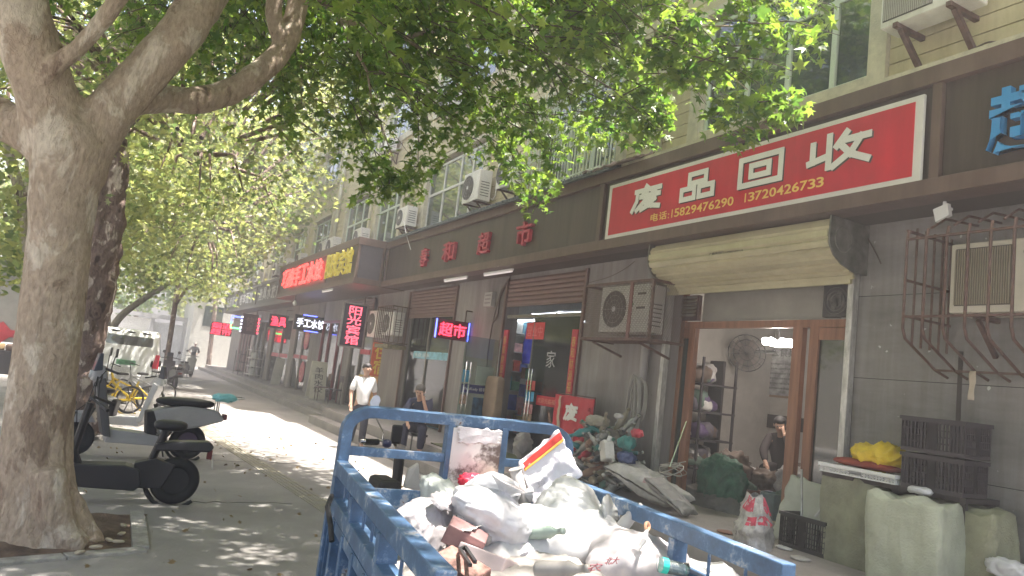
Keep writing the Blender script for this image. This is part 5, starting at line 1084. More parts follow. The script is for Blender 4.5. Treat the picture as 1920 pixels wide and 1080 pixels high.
q = P(703, 757, Y=4.5); MB().prism([(.032*math.cos(a*math.pi/8)*(1 if math.sin(a*math.pi/8) > 0 else .8), .055*math.sin(a*math.pi/8)) for a in range(16)], q, (1, -.1, 0), (.1, 0, 1), .02).build('mirror', M('mirror back', (.6, .62, .7), .3), ct, bevel=.004)
a_, b_, c_, d_ = P(757, 915, Y=4.55), P(790, 920, Y=4.5), P(785, 868, Y=4.5), P(766, 880, Y=4.55)
MB().hexa([a_, b_, c_, d_], [p+Vector((.01, .05, 0)) for p in (a_, b_, c_, d_)]).build('leg_shield', M('shield white', (.55, .53, .5), .4), ct, bevel=.01)
q = P(728, 915, Y=4.3); MB().box(q.x-.07, q.x+.07, 4.25, 4.5, q.z-.06, q.z+.05).build('seat', blackr, ct, bevel=.03)
MB().tube([P(622, 930, Y=3.5), P(614, 950, Y=3.4), P(620, 985, Y=3.3), P(622, 1015, Y=3.25)], .012, 8).build('mudflap_strap', blackr, ct)
# load
def ld_(name, label, px, py, z, r_, mt, seed, cat='sack', Zd=None, **k):
    o = crumple(name, P(px, py, Z=z), r_, mt, None, seed=seed, **k); return tag(o, label, cat)
pinkf = M('pinkish film', (.46, .43, .43), .4, var=.12, scale=4, bump=.15, bscale=30); grf = M('greenish film', (.47, .50, .46), .38, var=.35, scale=4, bump=.15, bscale=30); dsts = M('dusty sack', (.40, .37, .34), .7, var=.2, bump=.3)
bigs = pillow('woven_sack', 'biggest white woven sack with pointed corners, front centre of the cart load', P(1055, 1010, Z=1.06), (.30, .21, .09), woven, rx=.42, ry=-.10, rz=-.30, seed=3, fold=.045)
for k, (px, py) in enumerate(((1095, 1052), (1128, 1040))): text('print_mark', '北大' if k else '农', M('faint red print', (.4, .16, .17), .6), P(px-14, py+8, Z=1.14)+Vector((0, -.06, .0)), (.95, -.25, .1), (-.05, -.5, .85), .05, .035, bigs, th=.003)
knotbag('white_film_bag', 'round white knotted bag in the middle of the load', P(925, 967, Y=3.02), (.20, .19, .15), film, axis=(.35, -.1, 1), seed=7)
knotbag('white_film_bag', 'white bag with grey green folds behind at the notice board', P(838, 956, Y=3.38), (.20, .15, .10), grf, axis=(.9, .1, .35), seed=9)
knotbag('white_film_bag', 'flat white bag under the red wrapper at the front board', P(925, 930, Y=3.48), (.09, .12, .20), film, axis=(1, -.1, .1), seed=11)
knotbag('white_film_bag', 'pinkish translucent bag beside the left rail', P(800, 985, Y=3.1), (.16, .13, .14), pinkf, axis=(.2, -.5, .8), seed=13)
knotbag('white_film_bag', 'pale bag behind the rolled sheet on the right of the load', P(1072, 968, Y=3.05), (.17, .18, .2), M('greyish film', (.45, .46, .44), .4, var=.2, scale=4, bump=.15, bscale=40), axis=(.5, -.9, .3), seed=15)
pillow('white_film_bag', 'pinkish white sack at the right front of the load beside the blue rail', P(1195, 1062, Z=1.02), (.24, .17, .08), pinkf, rx=.35, ry=.1, rz=-.55, seed=5, fold=.04)
pillow('woven_sack', 'low white sack filling the middle under the biggest one', P(950, 1060, Z=.93), (.30, .24, .11), woven, rx=.1, rz=.3, seed=19)
pillow('woven_sack', 'white sack deep at the rear right of the cart', P(1300, 1110, Z=.9), (.25, .2, .1), woven, rz=.5, seed=21)
pillow('woven_sack', 'dusty sack deep at the rear left of the cart', P(890, 1120, Z=.88), (.25, .22, .1), dsts, rz=-.4, seed=23)
pillow('woven_sack', 'dusty flat sack lining the cart floor under the whole load', (1.6, 2.7, .84), (.5, .82, .15), dsts, seed=29)
for i, (px, py, z, cl, lb, rt2) in enumerate([(985, 1000, 1.09, (.34, .42, .36), 'pale green plastic bottle lying between the middle bags', (1.3, .3, .4)), (905, 1015, 1.06, (.42, .40, .36), 'small pale can beside the pink box', (1.2, .2, 2)), (1005, 1068, 1.10, (.35, .33, .30), 'dull drink can tucked under the biggest sack', (.9, 1.2, 0)), (1150, 1005, 1.09, (.45, .45, .43), 'white bottle top poking out beside the pale bag', (.4, .5, 0))]):
    o = MB().lathe((0, 0, 0), [(.026, 0), (.03, .01), (.03, .10), (.026, .115), (.03, .125), (.013, .16), (.013, .185), (.015, .185), (.015, .2)], n=12).build('bottle', M('cart bottle %d' % i, cl, .35, var=.2), smooth=True); o.location = P(px, py, Z=z); o.rotation_euler = rt2; tag(o, lb, 'bottle')
tag(sheet('torn_wrapper', [P(868, 1000, Z=1.12), P(905, 985, Z=1.13), P(880, 955, Z=1.15), P(850, 965, Z=1.14)], M('clear torn film', (.5, .47, .44), .3, var=.3), n=(14, 14), amp=.02, edge=.03), 'torn clear wrapper standing up over the pink box', 'wrapper')
ld_('teal_cloth', 'torn teal cloth on the pale bag near the right rail', 1070, 934, P(1070, 934, Y=3.15).z, (.10, .10, .035), M('teal cloth', (.10, .24, .22), .8, var=.2), 17, cat='cloth', amp=.8, freq=3, sub=4)
bx_m = M('brown pink carton', (.30, .17, .16), .6, var=.25, scale=6); grm = M('grimy carton', (.33, .28, .25), .8, var=.45, scale=7)
def carton(label, px, py, z, s_, mt, rt):
    q = P(px, py, Z=z); o = MB().box(-s_[0]/2, s_[0]/2, -s_[1]/2, s_[1]/2, -s_[2]/2, s_[2]/2).build('carton', mt, None, bevel=.006); o.location = q; o.rotation_euler = rt; return tag(o, label, 'carton')
carton('dusky pink cylinder box lying among the bags at the left rail', 872, 1008, 1.08, (.17, .09, .09), bx_m, (.3, .35, -.5))
carton('grimy torn carton with a tilted lid below the pink box', 845, 990, 1.05, (.13, .2, .08), grm, (.2, -.5, .5))
carton('pale dusty box deep at the lower left of the load', 915, 1060, 1.0, (.18, .22, .1), M('dusty pink box', (.55, .45, .43), .7, var=.2), (.1, .3, .6))
carton('dark grey box wedged between the pale box and the big sack', 945, 1040, 1.0, (.08, .22, .08), M('dark grey box', (.12, .12, .13), .6), (.1, -.2, .5))
carton('rusty gritty slab with a dark clip near the rail end', 865, 1062, 1.08, (.1, .2, .04), M('rusty grit', (.28, .16, .13), .9, var=.6, scale=20), (.2, -.3, .35))
o = MB().bar(P(862, 1030, Z=1.13), P(882, 1060, Z=1.13), .012, .012).bar(P(872, 1026, Z=1.13), P(891, 1054, Z=1.13), .012, .012).bar(P(862, 1030, Z=1.13), P(872, 1026, Z=1.13), .012, .012).build('clip', blackp); tag(o, 'small dark metal clip on the rusty slab', 'clip')
# rolled sheet and printed sack
q0 = P(988, 965, Z=1.06); q1 = q0+Vector((-.02, .03, .27))
q1 = P(966, 880, Y=q0.y+.03)
pts = [q0+Vector((.0, 0, -.1)), q0, q0.lerp(q1, .5)+Vector((0, 0, .0)), q1]
rt_ = thing('rolled_foam', 'grey rolled foam sheet standing up out of the load', 'roll', q0); MB().tube(pts, [.036, .034, .032, .031], 16).build('roll', M('grey foam roll', (.42, .40, .38), .8, var=.15), rt_, smooth=True); MB().ring(q1, .032, .005, q1-q0).build('rim', M('grey foam roll', (.42, .40, .38), .8), rt_)
Yp = q0.y-.02
ps = thing('printed_sack', 'open white sack with red and yellow stripe rising above the load', 'sack', P(1020, 945, Y=Yp))
c4_ = [P(1000, 948, Y=Yp), P(1090, 893, Y=Yp-.06), P(1046, 806, Y=Yp+.02), P(972, 868, Y=Yp+.1)]
o = sheet('body', c4_, M('lilac white sack', (.66, .64, .67), .6, var=.08, bump=.2), ps, n=(30, 30), amp=.02, freq=9, th=.01, edge=.012)
def lerp4(u, v, o_=.012): a, b, c, d = c4_; p = (a*(1-u)+b*u)*(1-v)+(d*(1-u)+c*u)*v; return p+Vector((0, -.018-o_, .0))
for (v0, v1, mt) in ((.85, .99, M('stripe red', (.58, .05, .04), .55)), (.80, .85, M('stripe yellow', (.7, .42, .08), .55))):
    # stripe runs along the left/top edge
    sheet('stripe', [lerp4(.03, v0-.62+.0), lerp4(.03+.0, v1-.62), lerp4(1-.05, v1), lerp4(1-.05, v0)][:0] or [lerp4(.02, v0), lerp4(.97, v0), lerp4(.97, v1), lerp4(.02, v1)], mt, ps, n=(30, 6), amp=.006, freq=9, th=.003)
text('lettering', '工品', M('print dark', (.15, .15, .16), .6), lerp4(.12, .35, .03), (c4_[1]-c4_[0]), (c4_[3]-c4_[0]), .045, .03, ps, th=.002)
# the strap with ring
q = P(1213, 993, Z=1.2); st = thing('strap_hook', 'white strap with an orange ring hooked over the right rail', 'strap', q)
MB().tube([q, P(1208, 1012, Z=1.17), P(1196, 1030, Z=1.13)], [.008, .010, .009], 6).build('strap', M('strap white', (.55, .54, .52), .6), st); MB().ring(q+Vector((0, 0, .014)), .014, .007, (.3, -1, .2), n=18).build('ring', M('orange ring', (.72, .42, .26), .5), st)
o = ld_('red_wrapper', 'bright red wrapper on the flat white bag at the front board', 888, 903, P(888, 903, Y=3.55).z, (.08, .05, .03), M('bright red film', (.65, .03, .06), .35, var=.2), 25, cat='wrapper', amp=.7, sub=4)
o = ld_('orange_wrapper', 'orange and yellow wrapper behind the load near the roll', 932, 908, P(932, 908, Y=3.58).z, (.1, .05, .025), M('orange wrap', (.5, .28, .08), .5, var=.6, scale=25), 27, cat='wrapper', amp=.6, sub=4)
q = P(1235, 1058, Z=1.1); o = MB().lathe(q, [(.028, 0), (.03, .01), (.03, .02), (.026, .09), (.03, .12)], axis=(.8, -.3, -.1), n=16).build('bottle', glassmat('bottle clear', (.85, .95, .93), .05, .5, (.5, .6, .58), .3), smooth=True); tag(o, 'clear bottle with a cyan cap lying at the right rail', 'bottle')
MB().lathe(q, [(.031, .01), (.031, .035)], axis=(.8, -.3, -.1), n=16).build('cap', M('cyan cap', (.03, .55, .45), .4), o)
# ------------------------------------------------------------ people
skn = M('skin', (.46, .28, .20), .55, var=.06); hair = M('black hair', (.03, .027, .027), .6); hairg = M('grey hair', (.12, .11, .10), .7)
def person(label, loc, heading, J, shirt, trouser, hairm=hair, scale=1.0, hat=None, shoes=blackp, sleeve='short'):
    """J : joints in a local frame, x right of the figure, y forward, z up"""
    R = Matrix.Rotation(heading, 3, 'Z'); L = Vector(loc)
    W = {k: L+R@(Vector(v)*scale) for k, v in J.items()}
    t = thing('person', label, 'person', loc); s = scale
    hd = W['head']; nk = W['neck']; up = (hd-nk).normalized(); fw = R@Vector(J.get('face', (0, 1, 0))); fw = Vector(fw).normalized() if 'face' not in J else (R@Vector(J['face'])).normalized()
    pts = {'pelvis': (W['pelvis'], .10*s), 'waist': (W['pelvis'].lerp(W['chest'], .45), .105*s), 'chest': (W['chest'], .125*s), 'neckb': (W['chest'].lerp(nk, .75), .06*s), 'neck': (nk, .045*s), 'jaw': (nk+(hd-nk)*.55+fw*.02*s, .068*s), 'head': (hd, .09*s), 'crown': (hd+up*.06*s, .07*s)}
    ed = [('pelvis', 'waist'), ('waist', 'chest'), ('chest', 'neckb'), ('neckb', 'neck'), ('neck', 'jaw'), ('jaw', 'head'), ('head', 'crown')]
    for S_ in 'LR':
        for a, r in (('sh', .058), ('el', .042), ('wr', .028), ('hip', .085), ('kn', .06), ('an', .042)): pts[a+S_] = (W[a+S_], r*s)
        fd = (W['wr'+S_]-W['el'+S_]).normalized(); hp = W['wr'+S_]+fd*.08*s; pts['palm'+S_] = (hp, (.034*s, .018*s)); 
        ft = W['an'+S_]+(R@Vector(J.get('foot', (0, .16, -.045))))*s; pts['toe'+S_] = (ft, .032*s)
        ed += [('chest', 'sh'+S_), ('sh'+S_, 'el'+S_), ('el'+S_, 'wr'+S_), ('wr'+S_, 'palm'+S_), ('pelvis', 'hip'+S_), ('hip'+S_, 'kn'+S_), ('kn'+S_, 'an'+S_), ('an'+S_, 'toe'+S_)]
        sd = fd.cross(fw).normalized() if abs(fd.dot(fw)) < .9 else R@Vector((1, 0, 0))
        for q_, off in enumerate((-.024, -.008, .008, .024)):
            e1 = hp+sd*off*s+fd*(.045)*s; e2 = e1+fd*(.03+.008*(q_ in (1, 2)))*s+fw*.01*s; pts['f%d%s' % (q_, S_)] = (e1, .0095*s); pts['g%d%s' % (q_, S_)] = (e2, .008*s); ed += [('palm'+S_, 'f%d%s' % (q_, S_)), ('f%d%s' % (q_, S_), 'g%d%s' % (q_, S_))]
        th_ = W['wr'+S_]+fd*.03*s+sd*.04*s+fw*.01*s; pts['th'+S_] = (th_, .010*s); pts['ti'+S_] = (th_+fd*.03*s+sd*.01*s, .009*s); ed += [('wr'+S_, 'th'+S_), ('th'+S_, 'ti'+S_)]
    skin('body', pts, ed, skn, t)
    # nose, ears, eyes, mouth
    side = up.cross(fw).normalized()
    f = MB(); f.lathe(hd+fw*.085*s-up*.012*s, [(.016*s, 0), (.010*s, .02*s), (.003*s, .026*s)], axis=fw, n=8).build('nose', skn, t, smooth=True)
    for k in (-1, 1):
        MB().lathe(hd+fw*.078*s+side*.03*s*k+up*.015*s, [(.012*s, 0), (.008*s, .008*s)], axis=fw, n=8).build('eye', hair, t)
        MB().lathe(hd+side*.088*s*k, [(.025*s, -.004*s), (.02*s, .008*s)], axis=side*k, n=10).build('ear', skn, t)
    MB().bar(hd+fw*.085*s-up*.045*s-side*.02*s, hd+fw*.085*s-up*.045*s+side*.02*s, .006*s, .008*s).build('mouth', M('lips', (.25, .1, .09), .6), t)
    # hair cap
    if hat is None:
        bm = bmesh.new(); bmesh.ops.create_icosphere(bm, subdivisions=3, radius=1); org = ORG[t.name]
        for v in bm.verts:
            d = v.co.copy(); p = hd+up*.042*s+d*.096*s-fw*.022*s
            rel = p-hd; fr_ = rel.dot(fw); uu = rel.dot(up)
            if uu < -.01*s and fr_ > -.02*s: p = hd+rel*.6
            if fr_ > .03*s and uu < .075*s: p = hd+rel*.7
            v.co = p*1.0-org+d*noise.noise(d*5)*.006*s
        me = bpy.data.meshes.new('hair'); bm.to_mesh(me); bm.free(); me.materials.append(hairm); me.shade_smooth(); o = bpy.data.objects.new('hair', me); C.objects.link(o); o.parent = t
    else:
        MB().lathe(hd+up*.05*s, [(.2*s, 0), (.2*s, .008*s), (.10*s, .02*s), (.09*s, .09*s), (.03*s, .11*s)], axis=up, n=20).build('hat', hat, t, smooth=True)
    # clothes
    sp = {'hem': (W['pelvis']-up*.05*s, .15*s), 'pelvis': (W['pelvis']+up*.05*s, .145*s), 'waist': (W['pelvis'].lerp(W['chest'], .45), .14*s), 'chest': (W['chest'], .155*s), 'neckb': (W['chest'].lerp(nk, .6), .085*s)}
    se = [('hem', 'pelvis'), ('pelvis', 'waist'), ('waist', 'chest'), ('chest', 'neckb')]
    for S_ in 'LR':
        sp['sh'+S_] = (W['sh'+S_], .082*s); sp['m'+S_] = (W['sh'+S_].lerp(W['el'+S_], .9), .068*s); se += [('chest', 'sh'+S_), ('sh'+S_, 'm'+S_)]
        if sleeve == 'long': sp['w'+S_] = (W['wr'+S_], .045*s); se += [('m'+S_, 'w'+S_)]
    skin('shirt', sp, se, shirt, t)
    tp_ = {'waist': (W['pelvis']+up*.08*s, .125*s), 'pelvis': (W['pelvis'], .135*s)}; te = [('waist', 'pelvis')]
    for S_ in 'LR':
        tp_['hip'+S_] = (W['hip'+S_], .108*s); tp_['kn'+S_] = (W['kn'+S_], .085*s); tp_['an'+S_] = (W['an'+S_]+Vector((0, 0, .03*s)), .07*s); te += [('pelvis', 'hip'+S_), ('hip'+S_, 'kn'+S_), ('kn'+S_, 'an'+S_)]
        a = W['an'+S_]; ft = a+(R@Vector((0, .13, -.04)))*s
        MB().hexa([a+R@Vector((-.045, -.07, -.085))*s, a+R@Vector((.045, -.07, -.085))*s, a+R@Vector((.05, .19, -.085))*s, a+R@Vector((-.05, .19, -.085))*s],
                  [a+R@Vector((-.04, -.06, .0))*s, a+R@Vector((.04, -.06, .0))*s, a+R@Vector((.035, .16, -.04))*s, a+R@Vector((-.035, .16, -.04))*s]).build('shoe', shoes, t, bevel=.012)
    skin('trousers', tp_, te, trouser, t); return t
stand = dict(pelvis=(0, 0, .93), chest=(0, .02, 1.28), neck=(0, .03, 1.48), head=(0, .05, 1.62), shL=(-.18, 0, 1.40), shR=(.18, 0, 1.40), elL=(-.25, -.02, 1.12), elR=(.26, .02, 1.12), wrL=(-.24, .10, .88), wrR=(.25, .14, .90), hipL=(-.09, 0, .88), hipR=(.09, 0, .88), knL=(-.09, .06, .48), knR=(.10, -.03, .48), anL=(-.10, .02, .085), anR=(.11, -.12, .085))
whs = M('white shirt', (.78, .78, .78), .7, var=.03)
person('person in a bright white shirt and dark trousers walking by the steps', (4.72, 14.9, 0), math.radians(175), stand, whs, M('dark trousers', (.03, .03, .045), .8), scale=1.0)
hatj = dict(stand); hatj.update(elL=(-.36, -.05, 1.15), elR=(.36, -.05, 1.15), wrL=(-.17, .02, .99), wrR=(.17, .02, .99))
person('person in a sun hat standing hands on hips far down the street', (5.0, 53.0, 0), math.radians(190), hatj, M('grey top', (.16, .16, .17), .8), M('grey trousers', (.12, .12, .13), .8), hat=M('straw hat', (.25, .23, .2), .8), scale=1.0)
q = P(797, 752, X=5.25); 
sit = dict(pelvis=(0, 0, .5), chest=(0, .13, .84), neck=(0, .2, 1.03), head=(0, .27, 1.15), shL=(-.17, .12, .96), shR=(.17, .12, .96), elL=(-.22, .42, .72), elR=(.2, .4, .72), wrL=(-.09, .36, 1.02), wrR=(.12, .52, .60), hipL=(-.1, .02, .48), hipR=(.1, .02, .48), knL=(-.16, .44, .50), knR=(.16, .44, .50), anL=(-.15, .42, .09), anR=(.16, .45, .09), face=(.1, .85, -.45))
pz = q.z-1.15; print('sitter', q, pz)
person('grey haired person in navy clothes sitting with chin on hand outside the window', (5.25, q.y+.2, max(.2, pz)), math.radians(150), sit, M('navy shirt', (.025, .03, .06), .8), M('navy trousers', (.02, .022, .045), .8), hairm=hairg)
stl = thing('stool', 'low dark stool under the sitting person at the shop window', 'stool', (5.25, q.y+.2, .2)); o = Vector((5.25, q.y+.2, max(.2, pz)))
MB().box(o.x-.16, o.x+.16, o.y-.16, o.y+.16, o.z+.33, o.z+.37).build('seat', blackp, stl)
for dx in (-.13, .13):
    for dy in (-.13, .13): MB().tube([(o.x+dx, o.y+dy, .2), (o.x+dx, o.y+dy, o.z+.33)], .015, 6).build('leg', blackp, stl)
q = P(1452, 805, X=9.0); s2 = dict(sit); s2.update(face=(-.1, .9, -.4))
person('person in dark clothes with long dark hair sitting inside the dim scrap shop', (9.2, q.y, max(PZ_, q.z-1.35)), math.radians(120), s2, M('dark top', (.03, .022, .022), .8), M('dark bottoms', (.025, .02, .022), .8), sleeve='long')
st_ = thing('stool', 'stool beneath the person sitting inside the scrap shop', 'stool', (9.2, q.y, PZ_)); MB().box(9.04, 9.36, q.y-.16, q.y+.16, PZ_, max(PZ_, q.z-1.35)+.37).build('seat', dkb, st_)
# ------------------------------------------------------------ two wheelers, local frame x forward
def wheel(par, x, y, R_, r=.03, mt=blackr, rimm=steel, spokes=0, nm='wheel', solid=False, Z=None):
    z = R_ if Z is None else Z
    w_ = MB().ring((x, y, z), R_-r, r, (0, 1, 0), n=32, m_=8).build(nm, mt, par, smooth=True)
    if solid: MB().lathe((x, y-.02, z), [(R_*.82, 0), (R_*.86, .02), (R_*.82, .04)], axis=(0, 1, 0), n=24).build('rim', rimm, w_)
    else:
        m_ = MB().ring((x, y, z), R_-r*2.1, r*.35, (0, 1, 0), n=28, m_=6).lathe((x, y-.03, z), [(.02, 0), (.02, .06)], axis=(0, 1, 0), n=8)
        for k in range(spokes): a = 2*math.pi*k/spokes; m_.tube([(x, y, z), (x+(R_-r*2)*math.cos(a), y, z+(R_-r*2)*math.sin(a))], .0035 if spokes > 8 else .012, 4)
        m_.build('rim', rimm, w_)
    return w_
def ebike_black(label, loc, rotz):
    t = thing('electric_bike', label, 'electric bike', (0, 0, 0)); bk_ = blackp; dk_ = M('scooter charcoal', (.035, .034, .036), .4)
    wheel(t, 0, 0, .25, .06, solid=True, rimm=bk_); wheel(t, 1.28, 0, .22, .045, solid=True, rimm=bk_)
    MB().prism([(.32, .20), (.38, .14), (.98, .16), (1.03, .2), (1.03, .36), (.98, .385), (.5, .40), (.36, .36)], (0, 0, 0), (1, 0, 0), (0, 0, 1), .26).build('footboard', dk_, t, bevel=.015)
    MB().prism([(.12, .18), (.4, .16), (.42, .42), (.22, .48), (.02, .42)], (0, 0, 0), (1, 0, 0), (0, 0, 1), .18).build('motor_cover', bk_, t, bevel=.01)
    MB().tube([(-.02, -.13, .25), (.45, -.13, .3)], .014, 6).build('swing_arm', M('bike grey', (.2, .2, .2), .4), t)
    MB().ring((0, 0, .26), .30, .02, (0, 1, 0), n=16, a0=0, a1=3.1).build('mudguard', bk_, t)
    MB().tube([(.27, 0, .42), (.17, 0, .78)], .04, 8).build('seat_post', bk_, t)
    crumple('saddle', (.13, 0, .83), (.17, .12, .06), bk_, t, seed=2, amp=.03, sub=4, boxy=.8)
    MB().prism([(-.3, .58), (.24, .56), (.26, .63), (.08, .67), (-.28, .69), (-.34, .64)], (0, 0, 0), (1, 0, 0), (0, 0, 1), .2).build('rear_seat', dk_, t, bevel=.02)
    MB().box(-.33, -.28, -.05, .05, .5, .6).build('tail_light', M('tail red', (.14, .02, .02), .3), t); MB().hexa([(-.36, -.08, .4), (-.35, -.08, .4), (-.35, .08, .4), (-.36, .08, .4)], [(-.34, -.08, .56), (-.33, -.08, .56), (-.33, .08, .56), (-.34, .08, .56)]).build('number_plate', offw, t)
    MB().tube([(.94, 0, .37), (1.0, 0, .5), (.93, 0, 1.0)], .04, 8).build('steering_column', bk_, t); MB().tube([(1.28, .07, .22), (1.12, .05, .6), (1.06, 0, .9)], .02, 6).build('fork', bk_, t)
    MB().tube([(.80, -.30, 1.0), (.93, -.12, 1.06), (.93, .12, 1.06), (.80, .30, 1.0)], .014, 8).build('handlebar', bk_, t)
    for s_ in (-1, 1): MB().tube([(.80, s_*.3, 1.0), (.74, s_*.4, .97)], .02, 8).build('grip', bk_, t)
    MB().lathe((1.06, 0, .95), [(.05, 0), (.08, .04), (.07, .1)], axis=(1, 0, .1), n=14).build('headlight', bk_, t, smooth=True)
    bs_ = MB()
    for k in range(6): bs_.ring((1.24, 0, .62+.04*k), .13-.006*(5-k), .004, (0, 0, 1), n=14, m_=4)
    for k in range(10): a = k*math.pi/5; bs_.tube([(1.24+.1*math.cos(a), .1*math.sin(a), .62), (1.24+.13*math.cos(a), .13*math.sin(a), .83)], .003, 4)
    bs_.build('wire_basket', steel, t); MB().tube([(.3, -.14, .18), (.18, -.22, .0)], .012, 6).build('kickstand', bk_, t)
    MB().tube([(.9, -.2, 1.05), (1.05, -.12, .9), (1.0, -.05, .6), (.98, -.06, .4)], .006, 5).build('brake_cable', bk_, t)
    for s_ in (-1, 1): MB().tube([(.88, s_*.22, 1.04), (.9, s_*.27, 1.2)], .006, 5).build('mirror_stem', bk_, t); MB().lathe((.9, s_*.28, 1.24), [(0, 0), (.05, .005), (.05, .02), (0, .025)], axis=(-1, 0, 0), n=14).build('mirror', bk_, t)
    MB().box(.42, .9, -.1326, -.131, .2, .21).build('trim_line', M('bike grey', (.2, .2, .2), .4), t); MB().box(.36, .5, -.135, -.132, .2, .36).build('pedal_crank', M('bike grey', (.2, .2, .2), .4), t)
    t.location = loc; t.rotation_euler = (0, 0, rotz); return t
def scooter_white(label, loc, rotz, body=white, cloth=True):
    t = thing('electric_scooter', label, 'electric scooter', (0, 0, 0)); bd_ = body; bk_ = blackp
    wheel(t, 0, 0, .23, .055, solid=True, rimm=M('purple rim', (.09, .06, .1), .4)); wheel(t, 1.3, 0, .22, .05, solid=True, rimm=bk_)
    MB().prism([(.98, .2), (.4, .18), (.34, .30), (.6, .33), (.95, .36)], (0, 0, 0), (1, 0, 0), (0, 0, 1), .32).build('footboard', bd_, t, bevel=.01)
    MB().prism([(.36, .3), (.5, .62), (.1, .72), (-.32, .66), (-.4, .54), (-.1, .44), (.2, .38)], (0, 0, 0), (1, 0, 0), (0, 0, 1), .26).build('side_body', bd_, t, bevel=.03)
    MB().prism([(.4, .28), (.52, .3), (.56, .6), (.44, .62)], (0, 0, 0), (1, 0, 0), (0, 0, 1), .24).build('seat_front', bk_, t, bevel=.02)
    crumple('seat', (.1, 0, .74), (.36, .14, .06), bk_, t, seed=6, amp=.02, sub=4, boxy=.7)
    MB().prism([(.93, .26), (1.02, .28), (1.2, .92), (1.1, .98)], (0, 0, 0), (1, 0, 0), (0, 0, 1), .42).build('leg_shield', bd_ if body is not white and 'silver' not in body.name else M('shield dark', (.09, .09, .095), .35), t, bevel=.02)
    MB().prism([(1.1, .42), (1.52, .4), (1.45, .52), (1.2, .56)], (0, 0, 0), (1, 0, 0), (0, 0, 1), .14).build('front_mudguard', bd_, t, bevel=.02)
    MB().prism([(1.05, .92), (1.25, .92), (1.22, 1.1), (1.1, 1.12)], (0, 0, 0), (1, 0, 0), (0, 0, 1), .2).build('head_cowl', bd_, t, bevel=.03)
    MB().tube([(1.0, -.34, 1.05), (1.1, -.1, 1.08), (1.1, .1, 1.08), (1.0, .34, 1.05)], .015, 8).build('handlebar', bk_, t)
    for s_ in (-1, 1):
        MB().tube([(1.06, s_*.2, 1.08), (1.05, s_*.26, 1.25)], .006, 6).build('mirror_stem', bk_, t); MB().lathe((1.05, s_*.27, 1.29), [(0, 0), (.055, .005), (.055, .02), (0, .025)], axis=(-1, 0, 0), n=14).build('mirror', bk_, t)
    MB().tube([(1.3, .07, .22), (1.15, .07, .6)], .02, 6).tube([(1.3, -.07, .22), (1.15, -.07, .6)], .02, 6).build('fork', bk_, t)
    rk_ = MB().tube([(-.3, -.11, .6), (-.3, -.11, .8), (-.62, -.11, .86), (-.62, .11, .86), (-.3, .11, .8), (-.3, .11, .6)], .011, 6).tube([(-.1, -.14, .45), (-.34, -.14, .5), (-.34, -.14, .85)], .012, 6); rk_.build('rear_rack', steel, t)
    MB().prism([(1.14, 1.06), (1.24, 1.04), (1.20, 1.26), (1.16, 1.27)], (0, 0, 0), (1, 0, 0), (0, 0, 1), .22).build('windscreen', M('smoked screen', (.05, .06, .08), .15), t, bevel=.01)
    MB().lathe((1.235, 0, 1.0), [(.05, 0), (.045, .03)], axis=(1, 0, .1), n=14).build('headlight', M('lamp glass', (.6, .62, .62), .15), t); MB().tube([(1.1, .1, 1.06), (1.2, .12, .9), (1.24, .1, .6)], .006, 5).build('brake_cable', bk_, t)
    MB().box(-.44, -.40, -.06, .06, .55, .62).build('tail_light', M('tail red', (.14, .02, .02), .3), t); MB().ring((0, 0, .24), .27, .02, (0, 1, 0), n=14, a0=0, a1=3.1).build('mudguard', bk_, t)
    MB().tube([(.3, -.12, .22), (.22, -.2, 0)], .012, 6).build('kickstand', bk_, t)
    t.location = loc; t.rotation_euler = (0, 0, rotz); return t
